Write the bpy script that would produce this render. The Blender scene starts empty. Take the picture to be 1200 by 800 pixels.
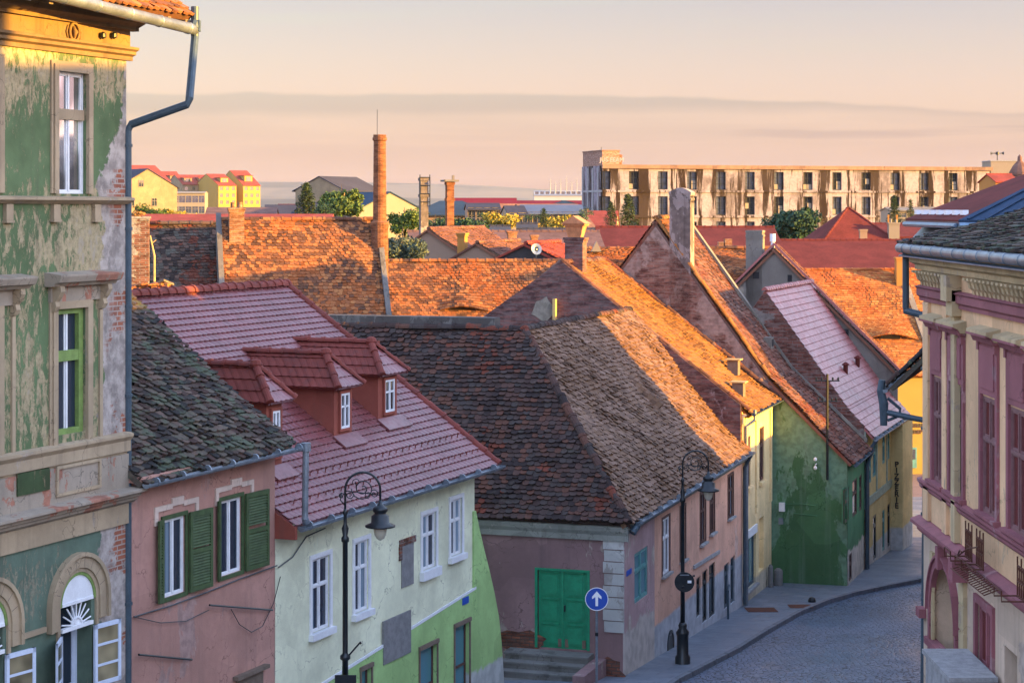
import bpy, math, random
from mathutils import Vector as V, noise as mnoise
R = math.radians
random.seed(7)
S = bpy.context.scene
# ------------------------------------------------------------------ camera, sky, sun, exposure
FPX = 2300.0; HY = 245.0          # focal length and horizon line measured on the 1200x800 photograph
cd = bpy.data.cameras.new('camera'); cam = bpy.data.objects.new('camera', cd); S.collection.objects.link(cam)
cam.location = (0, 0, 0); cam.rotation_euler = (R(90), 0, 0)
cd.sensor_width = 36; cd.lens = 36 * FPX / 1200; cd.shift_y = -(400 - HY) / 1200
cd.clip_start = 0.5; cd.clip_end = 30000
S.camera = cam
SUN_AZ, SUN_EL = 16.0, 8.0        # degrees towards the viewer from +X, and above the horizon
sdir = V((math.cos(R(SUN_AZ)) * math.cos(R(SUN_EL)), -math.sin(R(SUN_AZ)) * math.cos(R(SUN_EL)), math.sin(R(SUN_EL))))
sl = bpy.data.lights.new('sun', 'SUN'); sl.energy = 5.0; sl.angle = R(0.6); sl.color = (1.0, 0.53, 0.07)
so = bpy.data.objects.new('sun', sl); S.collection.objects.link(so); so.location = (30, 0, 40)
so.rotation_euler = sdir.to_track_quat('Z', 'Y').to_euler()
S.view_settings.view_transform = 'Standard'; S.view_settings.look = 'None'
S.view_settings.gamma = 1; S.view_settings.use_curve_mapping = False
S.view_settings.exposure = 2.2
S.cycles.max_bounces = 5; S.cycles.diffuse_bounces = 3; S.cycles.glossy_bounces = 3
S.cycles.sample_clamp_indirect = 4

class NT:
    def __init__(s, tree): s.t = tree; s.n = tree.nodes; s.l = tree.links
    def node(s, typ, inp=None, **kw):
        n = s.n.new(typ)
        for k, v in kw.items(): setattr(n, k, v)
        for k, v in (inp or {}).items(): s.set(n.inputs[k], v)
        return n
    def set(s, sock, v):
        if isinstance(v, bpy.types.NodeSocket): s.l.new(v, sock)
        else:
            if isinstance(v, (tuple, list)) and len(v) == 3 and sock.type == 'RGBA': v = (*v, 1)
            sock.default_value = v
    def math(s, op, a, b=0.0, c=None, clamp=False):
        n = s.node('ShaderNodeMath', {0: a, 1: b}, operation=op, use_clamp=clamp)
        if c is not None: s.set(n.inputs[2], c)
        return n.outputs[0]
    def mr(s, v, a, b, c=0.0, d=1.0, smooth=True):
        return s.node('ShaderNodeMapRange', {0: v, 1: a, 2: b, 3: c, 4: d}, interpolation_type='SMOOTHSTEP' if smooth else 'LINEAR').outputs[0]
    def mix(s, f, a, b, mode='MIX'):
        n = s.node('ShaderNodeMix', data_type='RGBA', blend_type=mode)
        s.set(n.inputs[0], f); s.set(n.inputs[6], a); s.set(n.inputs[7], b); return n.outputs[2]
    def vscale(s, v, sc): return s.node('ShaderNodeVectorMath', {0: v, 1: sc}, operation='MULTIPLY').outputs[0]
    def dot(s, v, d): return s.node('ShaderNodeVectorMath', {0: v, 1: d}, operation='DOT_PRODUCT').outputs['Value']
    def noise(s, v, scale, detail=3, rough=.55, dist=0):
        return s.node('ShaderNodeTexNoise', {'Vector': v, 'Scale': scale, 'Detail': detail, 'Roughness': rough, 'Distortion': dist}).outputs[0]
    def ramp(s, f, stops, const=False):
        n = s.node('ShaderNodeValToRGB', {0: f}); cr = n.color_ramp
        if const: cr.interpolation = 'CONSTANT'
        while len(cr.elements) < len(stops): cr.elements.new(.5)
        for e, (p, c) in zip(cr.elements, stops): e.position = p; e.color = (*c, 1)
        return n.outputs[0]

# world: a dawn sky gradient with thin streaks of cloud, over a faint Nishita sky
W = bpy.data.worlds.new('World'); S.world = W; W.use_nodes = True
w = NT(W.node_tree); w.n.clear()
tc = w.node('ShaderNodeTexCoord').outputs['Generated']
sx = w.node('ShaderNodeSeparateXYZ', {0: tc})
z = sx.outputs[2]
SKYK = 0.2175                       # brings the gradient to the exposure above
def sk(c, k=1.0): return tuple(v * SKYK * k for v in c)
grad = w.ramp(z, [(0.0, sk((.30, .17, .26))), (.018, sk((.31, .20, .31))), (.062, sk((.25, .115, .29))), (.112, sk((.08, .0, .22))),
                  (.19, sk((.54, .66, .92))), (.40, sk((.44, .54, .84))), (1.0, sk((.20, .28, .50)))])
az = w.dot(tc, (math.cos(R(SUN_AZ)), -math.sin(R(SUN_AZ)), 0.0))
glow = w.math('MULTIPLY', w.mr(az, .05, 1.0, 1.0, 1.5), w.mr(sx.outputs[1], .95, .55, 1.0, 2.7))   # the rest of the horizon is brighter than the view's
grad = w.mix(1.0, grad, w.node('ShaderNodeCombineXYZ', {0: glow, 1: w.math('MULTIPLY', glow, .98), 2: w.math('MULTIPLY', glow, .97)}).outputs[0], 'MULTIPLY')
xy = w.math('DIVIDE', sx.outputs[0], w.math('MAXIMUM', sx.outputs[1], .2))      # azimuth in the view's direction
cv = w.node('ShaderNodeCombineXYZ', {0: w.math('MULTIPLY', xy, 5.0), 1: w.math('MULTIPLY', z, 120.0), 2: 0.0}).outputs[0]
n1 = w.noise(cv, 1.0, 4, .6); n2 = w.noise(w.vscale(cv, (.5, .35, 1)), 1.7, 4, .55, .6)
# one long lens of cloud with a wavy upper edge and a thin tail to the right, a faint veil under it, a second streak lower right
wx = w.node('ShaderNodeCombineXYZ', {0: w.math('MULTIPLY', xy, 1.0), 1: 0.0, 2: 0.0}).outputs[0]
wav = w.math('MULTIPLY', w.math('SUBTRACT', w.noise(wx, 9.0, 3, .5), .5), .010)
fine = w.math('MULTIPLY', w.math('SUBTRACT', n1, .5), .0035)
etop = w.math('SUBTRACT', w.math('ADD', .0590, wav), w.mr(xy, .02, .27, 0.0, .0105))
thk = w.mr(xy, -.05, .22, .0105, .0015)
zf = w.math('ADD', z, fine)
main = w.math('MULTIPLY', w.mr(w.math('SUBTRACT', zf, etop), .0006, -.0016, 0, 1), w.mr(w.math('SUBTRACT', w.math('ADD', zf, thk), etop), -.006, .003, 0, 1))
veil = w.math('MULTIPLY', w.math('MULTIPLY', w.mr(w.math('SUBTRACT', zf, etop), .0006, -.0016, 0, 1), w.mr(z, .014, .04)), w.mr(n2, .35, .62, .15, .75))
s2 = w.math('MULTIPLY', w.math('MULTIPLY', w.mr(w.math('ABSOLUTE', w.math('SUBTRACT', w.math('ADD', zf, wav), .0385)), .0036, .0010, 0, 1), w.mr(xy, .07, .14)), w.mr(n2, .3, .5))
cl = w.math('MAXIMUM', w.math('MAXIMUM', w.math('MULTIPLY', main, .95), w.math('MULTIPLY', veil, .55)), w.math('MULTIPLY', s2, .7))
streak = w.math('MULTIPLY', w.mr(n2, .50, .68, 0, 1), w.math('MULTIPLY', w.mr(z, .065, .10), w.mr(z, .40, .12)))
grad = w.mix(w.math('MULTIPLY', streak, .25), grad, sk((.14, .12, .22)))
grad = w.mix(cl, grad, sk((.04, .0, .21)))
sky = w.node('ShaderNodeTexSky', sky_type='NISHITA', sun_disc=False, sun_elevation=R(SUN_EL), sun_rotation=math.atan2(sdir.x, sdir.y), air_density=1.2, dust_density=1.5)
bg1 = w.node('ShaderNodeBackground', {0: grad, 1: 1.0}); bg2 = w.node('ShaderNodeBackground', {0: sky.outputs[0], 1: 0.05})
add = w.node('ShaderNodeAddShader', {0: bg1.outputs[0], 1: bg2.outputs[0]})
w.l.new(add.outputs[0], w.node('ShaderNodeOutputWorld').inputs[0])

# ------------------------------------------------------------------ frames and mesh helpers
def norm2(x, y): l = math.hypot(x, y); return x / l, y / l
class Fr:
    """vertical plane through (x,y) along (dx,dy); o is measured outwards (n), z up"""
    def __init__(s, x, y, dx, dy): s.x, s.y = x, y; s.dx, s.dy = norm2(dx, dy); s.nx, s.ny = s.dy, -s.dx
    def p(s, t, o, z): return V((s.x + s.dx * t + s.nx * o, s.y + s.dy * t + s.ny * o, z))
    def t(s, px, o=0.0):
        k = (px - 600) / FPX; X = s.x + s.nx * o; Y = s.y + s.ny * o
        return (k * Y - X) / (s.dx - k * s.dy)
    def z(s, px, py, o=0.0): return -(py - HY) / FPX * (s.y + s.ny * o + s.dy * s.t(px, o))
    def zt(s, t, py, o=0.0): return -(py - HY) / FPX * (s.y + s.ny * o + s.dy * t)
    def side(s, t, o=0.0):                # plane across the facade at t, facing back towards the viewer
        q = s.p(t, o, 0); return Fr(q.x, q.y, s.nx, s.ny)
def at(px, py, Y): return V(((px - 600) / FPX * Y, Y, -(py - HY) / FPX * Y))
def zat(py, Y): return -(py - HY) / FPX * Y

class MB:
    def __init__(s): s.v = []; s.f = []; s.m = []
    def add(s, vs, fs, m=0):
        b = len(s.v); s.v.extend(vs); s.f.extend([[i + b for i in f] for f in fs]); s.m.extend([m] * len(fs)); return s
    def poly(s, pts, m=0): return s.add(list(pts), [list(range(len(pts)))], m)
    def box(s, P, a0, a1, b0, b1, c0, c1, m=0):
        vs = [P(a, b, c) for a in (a0, a1) for b in (b0, b1) for c in (c0, c1)]
        return s.add(vs, [(0, 1, 3, 2), (4, 6, 7, 5), (0, 4, 5, 1), (2, 3, 7, 6), (0, 2, 6, 4), (1, 5, 7, 3)], m)
    def prism(s, P, poly, a0, a1, m=0, caps=True):      # P(a, b, c); poly of (b, c)
        n = len(poly); vs = [P(a0, b, c) for b, c in poly] + [P(a1, b, c) for b, c in poly]
        fs = [(i, (i + 1) % n, (i + 1) % n + n, i + n) for i in range(n)]
        if caps: fs += [list(range(n))[::-1], list(range(n, 2 * n))]
        return s.add(vs, fs, m)
    def solid(s, pts, thick, m=0):                      # polygon extruded by a vector
        n = len(pts); vs = list(pts) + [p + thick for p in pts]
        fs = [list(range(n)), list(range(n, 2 * n))[::-1]] + [(i, i + n, (i + 1) % n + n, (i + 1) % n) for i in range(n)]
        return s.add(vs, fs, m)
    def tube(s, pts, r, seg=8, m=0, caps=True):
        pts = [V(p) for p in pts]; n = len(pts); rs = r if isinstance(r, (list, tuple)) else [r] * n
        vs = []; up = V((0, 0, 1)); prev = None
        for i, p in enumerate(pts):
            d = (pts[min(i + 1, n - 1)] - pts[max(i - 1, 0)]).normalized()
            if prev is None:
                a = d.cross(up) if abs(d.z) < .95 else d.cross(V((0, 1, 0)))
            else: a = prev - d * prev.dot(d)
            a.normalize(); prev = a; b = d.cross(a)
            for k in range(seg):
                t = 2 * math.pi * k / seg; vs.append(p + (a * math.cos(t) + b * math.sin(t)) * rs[i])
        fs = [(i * seg + k, i * seg + (k + 1) % seg, (i + 1) * seg + (k + 1) % seg, (i + 1) * seg + k) for i in range(n - 1) for k in range(seg)]
        if caps: fs += [list(range(seg))[::-1], list(range((n - 1) * seg, n * seg))]
        return s.add(vs, fs, m)
    def lathe(s, c, prof, seg=16, m=0):
        c = V(c); vs = [c + V((r * math.cos(2 * math.pi * k / seg), r * math.sin(2 * math.pi * k / seg), h)) for r, h in prof for k in range(seg)]
        n = len(prof)
        fs = [(i * seg + k, i * seg + (k + 1) % seg, (i + 1) * seg + (k + 1) % seg, (i + 1) * seg + k) for i in range(n - 1) for k in range(seg)]
        fs += [list(range(seg))[::-1], list(range((n - 1) * seg, n * seg))]
        return s.add(vs, fs, m)

ROOT = {}
def root(name, label, cat, loc, group=None):
    o = bpy.data.objects.new(name, None); S.collection.objects.link(o); o.location = loc; o.empty_display_size = .5
    o['label'] = label; o['category'] = cat
    if group: o['group'] = group
    ROOT[o.name] = V(loc); return o
def obj(name, mb, mats, parent=None, smooth=False, local=False, loc=None):
    me = bpy.data.meshes.new(name)
    off = V((0, 0, 0))
    if parent is not None and not local: off = ROOT[parent.name]
    if loc is not None: off = V(loc)
    me.from_pydata([tuple(V(p) - off) for p in mb.v] if off.length else [tuple(p) for p in mb.v], [], mb.f)
    if not isinstance(mats, (list, tuple)): mats = [mats]
    for m in mats: me.materials.append(m)
    if len(mats) > 1: me.polygons.foreach_set('material_index', mb.m)
    if smooth: me.polygons.foreach_set('use_smooth', [True] * len(me.polygons))
    me.update()
    o = bpy.data.objects.new(name, me); S.collection.objects.link(o)
    if parent is not None: o.parent = parent; ROOT[o.name] = ROOT.get(parent.name, V((0, 0, 0)))
    if loc is not None: o.location = loc
    return o
def thing(name, mb, mats, label, cat, group=None, smooth=False, loc=None):
    if loc is None:
        xs = [p[0] for p in mb.v]; ys = [p[1] for p in mb.v]; zs = [p[2] for p in mb.v]
        loc = ((min(xs) + max(xs)) / 2, (min(ys) + max(ys)) / 2, min(zs))
    o = obj(name, mb, mats, None, smooth, loc=loc)
    o['label'] = label; o['category'] = cat
    if group: o['group'] = group
    ROOT[o.name] = V(loc); return o
def structure(name, mb, mats, kind='structure', smooth=False):
    o = obj(name, mb, mats, smooth=smooth); o['kind'] = kind; return o
def dup(src, loc, rot=0, label=None):
    def cp(o, par):
        c = o.copy(); S.collection.objects.link(c)
        if par: c.parent = par
        for ch in o.children: cp(ch, c)
        return c
    r = cp(src, None); r.location = loc; r.rotation_euler = (0, 0, rot)
    if label: r['label'] = label
    return r

# ------------------------------------------------------------------ materials
def mat(name, rough=.85, spec=.3):
    m = bpy.data.materials.new(name); m.use_nodes = True
    t = NT(m.node_tree); b = t.n['Principled BSDF']
    b.inputs['Roughness'].default_value = rough; b.inputs['Specular IOR Level'].default_value = spec
    t.b = b; t.pos = t.node('ShaderNodeNewGeometry').outputs['Position']; return m, t
def fin(t, col, bump=None, bstr=.4, bdist=.01, rough=None):
    t.set(t.b.inputs['Base Color'], col)
    if rough is not None: t.set(t.b.inputs['Roughness'], rough)
    if bump is not None:
        bn = t.node('ShaderNodeBump', {'Height': bump, 'Strength': bstr, 'Distance': bdist}); t.l.new(bn.outputs[0], t.b.inputs['Normal'])
def sc(c, k): return tuple(min(1, v * k) for v in c)
def plain(name, c, rough=.6, metal=0, spec=.4, var=.18, scale=6, bump=.15):
    m, t = mat(name, rough, spec); n = t.noise(t.pos, scale, 4, .6); n2 = t.noise(t.pos, scale * 7, 3, .6)
    f = t.math('ADD', t.math('MULTIPLY', n, .65), t.math('MULTIPLY', n2, .35))
    fin(t, t.mix(t.mr(f, .35, .65), sc(c, 1 - var), sc(c, 1 + var)), n2, bump, .01)
    t.b.inputs['Metallic'].default_value = metal; return m
def emis(name, c, k=1):
    m, t = mat(name); t.b.inputs['Base Color'].default_value = (*c, 1); t.b.inputs['Emission Color'].default_value = (*c, 1); t.b.inputs['Emission Strength'].default_value = k; return m
def plaster(name, c, under=None, peel=.62, pscale=.8, grime=.35, gcol=(.10, .09, .08), under2=None, rough=.9, damp=None):
    """painted render: weathered paint, peeled patches, vertical rain streaks, fine relief"""
    m, t = mat(name, rough, .2)
    n = t.noise(t.pos, .9, 5, .6); col = t.mix(t.mr(n, .3, .7), sc(c, .82), sc(c, 1.12))
    nf = t.noise(t.pos, 9, 4, .65); col = t.mix(t.math('MULTIPLY', t.mr(nf, .4, .7), .25), col, sc(c, .7))
    rp = t.node('ShaderNodeTexVoronoi', {'Vector': t.vscale(t.pos, (1, 1, .8)), 'Scale': .55, 'Randomness': .9}, distance='CHEBYCHEV'); rc = t.node('ShaderNodeSeparateColor', {0: rp.outputs['Color']}).outputs[0]
    col = t.mix(t.math('MULTIPLY', t.mr(rc, .55, .95), .30), col, sc(c, .62)); col = t.mix(t.math('MULTIPLY', t.mr(rc, .35, .05), .22), col, sc(c, 1.35))
    ck = t.node('ShaderNodeTexVoronoi', {'Vector': t.node('ShaderNodeVectorMath', {0: t.pos, 1: t.node('ShaderNodeTexNoise', {'Vector': t.pos, 'Scale': 2.2, 'Detail': 4.0}).outputs[1]}, operation='ADD').outputs[0], 'Scale': .8}, feature='DISTANCE_TO_EDGE').outputs[0]
    col = t.mix(t.math('MULTIPLY', t.math('MULTIPLY', t.mr(ck, .009, .003), t.mr(n, .42, .56)), .6), col, sc(c, .28))
    pv = t.vscale(t.pos, (1, 1, .55)); ph = t.noise(pv, pscale, 8, .68, .3); pk = t.mr(ph, peel, peel + .02)
    if under:
        u = t.mix(t.mr(t.noise(t.pos, 5, 4), .35, .65), sc(under, .8), sc(under, 1.15))
        if under2: u = t.mix(t.mr(ph, peel + .07, peel + .085), u, under2)
        col = t.mix(pk, col, u)
    st = t.noise(t.vscale(t.pos, (2.6, 2.6, .16)), 1.6, 5, .6)
    col = t.mix(t.math('MULTIPLY', t.mr(st, .5, .78), grime), col, gcol)
    if damp:                                   # splash-worn plinth: (z level, blend, colour)
        sz = t.node('ShaderNodeSeparateXYZ', {0: t.pos}).outputs[2]
        zz = t.math('ADD', sz, t.math('MULTIPLY', t.math('SUBTRACT', t.noise(t.pos, 1.3, 6, .65), .5), damp[1] * 4))
        col = t.mix(t.mr(zz, damp[0] + .12, damp[0]), col, t.mix(t.mr(t.noise(t.pos, 3, 4), .35, .65), sc(damp[2], .82), sc(damp[2], 1.1)))
    bh = t.math('ADD', t.math('MULTIPLY', nf, .35), t.noise(t.pos, 45, 3, .6))
    if under: bh = t.math('SUBTRACT', bh, t.math('MULTIPLY', pk, .8))
    fin(t, col, bh, .45, .012); return m
def brick(name, d, c1, c2, mort, bw=.26, bh=.085, patch=None, pth=.55, pscale=.5, dark=None):
    m, t = mat(name, .92, .15)
    u = t.dot(t.pos, (d[0], d[1], 0)); sp = t.node('ShaderNodeSeparateXYZ', {0: t.pos})
    zz = t.math('ADD', sp.outputs[2], t.math('MULTIPLY', t.noise(t.pos, .8, 2), .10))
    vec = t.node('ShaderNodeCombineXYZ', {0: u, 1: zz, 2: 0.0}).outputs[0]
    b = t.node('ShaderNodeTexBrick', {'Vector': vec, 'Color1': c1, 'Color2': c2, 'Mortar': mort, 'Scale': 1.0, 'Mortar Size': .013, 'Mortar Smooth': .3, 'Bias': -.1, 'Brick Width': bw, 'Row Height': bh})
    n = t.noise(t.vscale(t.pos, (1, 1, 3)), 2.2, 5, .7); col = t.mix(t.mr(n, .35, .7), b.outputs[0], dark or sc(c2, .35))
    col = t.mix(t.math('MULTIPLY', t.mr(t.noise(t.vscale(t.pos, (1.5, 1.5, 8)), 1.5, 4, .7), .5, .62), .55), col, mort)
    h = t.math('ADD', t.math('MULTIPLY', b.outputs[1], -1.0), t.math('MULTIPLY', n, .8))
    if patch:
        pn = t.noise(t.pos, pscale, 8, .68, .4); k = t.mr(pn, pth, pth + .05)
        pc = t.mix(t.mr(t.noise(t.pos, 6, 4), .3, .7), sc(patch, .7), sc(patch, 1.2))
        col = t.mix(t.math('MULTIPLY', k, .88), col, pc); h = t.math('ADD', h, t.math('MULTIPLY', k, 1.0))
    fin(t, col, h, .7, .02); return m
def tilemat(name, cols, patch=None, pth=.6, pscale=.5, moss=None, mth=.58, rough=.85, spec=.12, tint=.25):
    """clay tiles: every tile (mesh island) its own shade, plus patches of replaced tiles and lichen"""
    m, t = mat(name, rough, spec)
    rnd = t.node('ShaderNodeNewGeometry').outputs['Random Per Island']
    n = len(cols); col = t.ramp(rnd, [(i / n, c) for i, c in enumerate(cols)], True)
    big = t.noise(t.pos, .45, 4, .6)
    col = t.mix(t.math('MULTIPLY', t.mr(big, .35, .65), tint), col, cols[0])
    if patch:
        k = t.math('ADD', t.noise(t.pos, pscale, 5, .6), t.math('MULTIPLY', t.math('SUBTRACT', rnd, .5), .16))
        r2 = t.node('ShaderNodeTexWhiteNoise', {'W': rnd}, noise_dimensions='1D').outputs[0]
        col = t.mix(t.mr(k, pth, pth + .01), col, t.mix(r2, patch, sc(patch, .55)))
    if moss:
        k = t.mr(t.noise(t.pos, 2.2, 7, .72), mth, mth + .1); col = t.mix(t.math('MULTIPLY', k, .8), col, moss)
    nf = t.noise(t.pos, 22, 4, .65); col = t.mix(t.math('MULTIPLY', t.mr(nf, .45, .7), .45), col, sc(cols[0], .45))
    fin(t, col, nf, .5, .01); return m
def leafmat(name, cs):
    m, t = mat(name, .7, .2); rnd = t.node('ShaderNodeNewGeometry').outputs['Random Per Island']
    fin(t, t.ramp(rnd, [(i / max(1, len(cs) - 1), c) for i, c in enumerate(cs)]))
    t.b.inputs['Transmission Weight'].default_value = 0.0; return m
def glassmat(name, c=(.02, .03, .04), rough=.06):
    m, t = mat(name, rough, .7); n = t.noise(t.pos, 1.4, 2, .5)
    fin(t, t.mix(t.mr(n, .35, .65), sc(c, .5), sc(c, 1.7)), t.noise(t.pos, 1.1, 1), .12, .03); return m
def curtainglass(name, c, dark=(.02, .03, .04), k=.5, freq=9, d=(1, 0)):
    """window glass with a pleated curtain close behind it"""
    m, t = mat(name, .12, .6); u = t.dot(t.pos, (d[0], d[1], 0))
    v = t.node('ShaderNodeCombineXYZ', {0: u, 1: 0.0, 2: 0.0}).outputs[0]
    f = t.noise(v, freq * 3, 2, .5); g = t.noise(v, 1.7, 1, .5)
    col = t.mix(t.mr(f, .3, .7), sc(c, .55), c); col = t.mix(t.mr(g, k - .04, k + .04), col, dark); fin(t, col); return m

# ------------------------------------------------------------------ building pieces
def wall(mb, F, t0, t1, z0, z1, holes=(), o=0.0, rev=.22, m=0):
    """flat wall with rectangular openings and their reveals; holes (ta, tb, za, zb)"""
    hs = [h for h in holes]
    ts = sorted({t0, t1, *[min(max(a, t0), t1) for h in hs for a in h[:2]]}); zs = sorted({z0, z1, *[min(max(a, z0), z1) for h in hs for a in h[2:4]]})
    for i in range(len(ts) - 1):
        for j in range(len(zs) - 1):
            a, b, c, d = ts[i], ts[i + 1], zs[j], zs[j + 1]; tm, zm = (a + b) / 2, (c + d) / 2
            if any(h[0] < tm < h[1] and h[2] < zm < h[3] for h in hs): continue
            mb.poly([F.p(a, o, c), F.p(b, o, c), F.p(b, o, d), F.p(a, o, d)], m)
    for a, b, c, d in hs:
        q = [(a, c), (b, c), (b, d), (a, d)]
        for k in range(4):
            (ta, za), (tb, zb) = q[k], q[(k + 1) % 4]
            mb.poly([F.p(ta, o, za), F.p(tb, o, zb), F.p(tb, o - rev, zb), F.p(ta, o - rev, za)], m)
        mb.poly([F.p(a, o - rev, c), F.p(b, o - rev, c), F.p(b, o - rev, d), F.p(a, o - rev, d)], m)
def window(par, F, a, b, c, d, fm, gm, o=0.0, inset=.10, fw=.055, cols=2, tr=(.66,), cas=None, casm=None, caso=.03, sill=None, silm=None, name='window', mw=.035, sash=True):
    mb = MB(); i0, i1 = o - inset - .05, o - inset
    P = F.p
    mb.box(P, a, a + fw, i0, i1, c, d); mb.box(P, b - fw, b, i0, i1, c, d)
    mb.box(P, a + fw, b - fw, i0, i1, c, c + fw); mb.box(P, a + fw, b - fw, i0, i1, d - fw, d)
    lv = [c + fw] + [c + (d - c) * q for q in tr] + [d - fw]
    for q in lv[1:-1]: mb.box(P, a + fw, b - fw, i0, i1 + .015, q - fw / 2, q + fw / 2)
    for k in range(1, cols):
        tt = a + (b - a) * k / cols; mb.box(P, tt - fw * .5, tt + fw * .5, i0, i1 + .008, c + fw, d - fw)
    if sash:
        w_ = (b - a) / cols
        for k in range(cols):
            for j in range(len(lv) - 1):
                x0 = a + w_ * k + fw * (1 if k == 0 else .5); x1 = a + w_ * (k + 1) - fw * (1 if k == cols - 1 else .5)
                y0 = lv[j] + (fw / 2 if j else 0); y1 = lv[j + 1] - (fw / 2 if j < len(lv) - 2 else 0)
                for (p0, p1, q0, q1) in ((x0, x0 + mw, y0, y1), (x1 - mw, x1, y0, y1), (x0 + mw, x1 - mw, y0, y0 + mw), (x0 + mw, x1 - mw, y1 - mw, y1)):
                    mb.box(P, p0, p1, i0 + .01, i1 - .012, q0, q1)
    f = obj(name, mb, fm, par)
    pb = MB().box(P, a + .01, b - .01, i0 - .012, i0 + .018, c + .01, d - .01); obj('pane', pb, gm, f)
    if cas:
        e = MB(); e.box(P, a - cas, a, o - .01, o + caso, c - (0 if sill else cas), d + cas); e.box(P, b, b + cas, o - .01, o + caso, c - (0 if sill else cas), d + cas)
        e.box(P, a, b, o - .01, o + caso, d, d + cas)
        if not sill: e.box(P, a, b, o - .01, o + caso, c - cas, c)
        obj('surround', e, casm or fm, f)
    if sill:
        obj('sill', MB().box(P, a - (cas or .05) - .03, b + (cas or .05) + .03, o - .02, o + .08 + caso, c - sill, c), silm or casm or fm, f)
    return f

def plane_of(pts):
    p0 = pts[0]; U = (pts[1] - p0).normalized(); N = V((0, 0, 0))
    for i in range(len(pts)):
        a, b = pts[i], pts[(i + 1) % len(pts)]; N += a.cross(b)
    N.normalize()
    if N.z < 0: N = -N
    Vv = N.cross(U)
    if Vv.z < 0: Vv = -Vv
    return p0, U, Vv, N
def span(poly, v):
    xs = []
    for i in range(len(poly)):
        (a, b), (c, d) = poly[i], poly[(i + 1) % len(poly)]
        if (b - v) * (d - v) < 0: xs.append(a + (c - a) * (v - b) / (d - b))
    return (min(xs), max(xs)) if len(xs) >= 2 else None
def tiles(mb, pts, tw=.18, ex=.15, th=.028, jit=.018, sag=.05, seed=0, slab=.12, round_=True, m=0, ms=0, gap=.004, miss=0.0, over=0.05):
    """a roof slope laid with individual tiles over a deck; pts[0]->pts[1] runs along the eave"""
    rg = random.Random(seed); P0, U, Vv, N = plane_of(pts)
    poly = [((p - P0).dot(U), (p - P0).dot(Vv)) for p in pts]
    vmax = max(q[1] for q in poly)
    if slab:
        mb.solid([p - N * (sag * .6 + .012) for p in pts], -N * slab, ms)
    def S_(u, v): return sag * (mnoise.noise(V((u * .30 + seed * 7.3, v * .35, seed * 1.7))) + .5 * mnoise.noise(V((u * .9, v * .9, seed * 3.1)))) 
    r = 0; v0 = -over
    while v0 < vmax - ex * .3:
        sp = span(poly, min(max(v0 + ex * .5, .001), vmax - .001))
        if sp:
            ua, ub = sp; u = ua - tw * (.5 if r % 2 else 0.0) - rg.random() * .02
            while u < ub:
                w_ = tw * (1 + rg.uniform(-.06, .06)); a = max(u + gap, ua); b = min(u + w_ - gap, ub); u += w_
                if b - a < tw * .2 or rg.random() < miss: continue
                dv = rg.uniform(-jit, jit); h = th * rg.uniform(.75, 1.5); tl = rg.uniform(-jit, jit) * .35
                vb = v0 + dv; vt = min(v0 + ex * 1.25, vmax); c = (a + b) / 2; s = S_(c, v0)
                def q(uu, vv, hh): return P0 + U * uu + Vv * vv + N * (hh + s)
                if round_:
                    k = ex * .22
                    top = [q(a, vb + k, h + tl), q(a + (b - a) * .25, vb + k * .25, h + tl * .5), q(c, vb, h), q(b - (b - a) * .25, vb + k * .25, h - tl * .5), q(b, vb + k, h - tl), q(b, vt, .004), q(a, vt, .004)]
                    low = [q(a, vb + k, -.012), q(a + (b - a) * .25, vb + k * .25, -.012), q(c, vb, -.012), q(b - (b - a) * .25, vb + k * .25, -.012), q(b, vb + k, -.012)]
                    mb.add(top + low, [(0, 1, 2, 3, 4, 5, 6), (0, 7, 8, 1), (1, 8, 9, 2), (2, 9, 10, 3), (3, 10, 11, 4)], m)
                else:
                    top = [q(a, vb, h + tl), q(b, vb, h - tl), q(b, vt, .004), q(a, vt, .004), q(a, vb, -.012), q(b, vb, -.012)]
                    mb.add(top, [(0, 1, 2, 3), (0, 4, 5, 1)], m)
        v0 += ex; r += 1
def caps(mb, p0, p1, r=.11, ln=.36, m=0, seed=0, flare=1.18, jit=.012, up=V((0, 0, 1))):
    """row of half-round ridge tiles"""
    rg = random.Random(seed); d = p1 - p0; L = d.length; d.normalize(); a = d.cross(up).normalized(); b = a.cross(d).normalized()
    n = max(1, int(L / ln)); ln = L / n
    for i in range(n):
        s = p0 + d * (i * ln) + b * rg.uniform(-jit, jit) + a * rg.uniform(-jit, jit); vs = []
        for q, rr in ((0, r), (ln * .8, r * 1.02), (ln * .82, r * flare), (ln * 1.04, r * flare)):
            for k in range(7):
                th = math.pi * k / 6; vs.append(s + d * q + a * math.cos(th) * rr + b * (math.sin(th) * rr - r * .35))
        fs = [(j * 7 + k, j * 7 + k + 1, (j + 1) * 7 + k + 1, (j + 1) * 7 + k) for j in range(3) for k in range(6)]
        mb.add(vs, fs + [list(range(7)), list(range(21, 28))], m)
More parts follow.
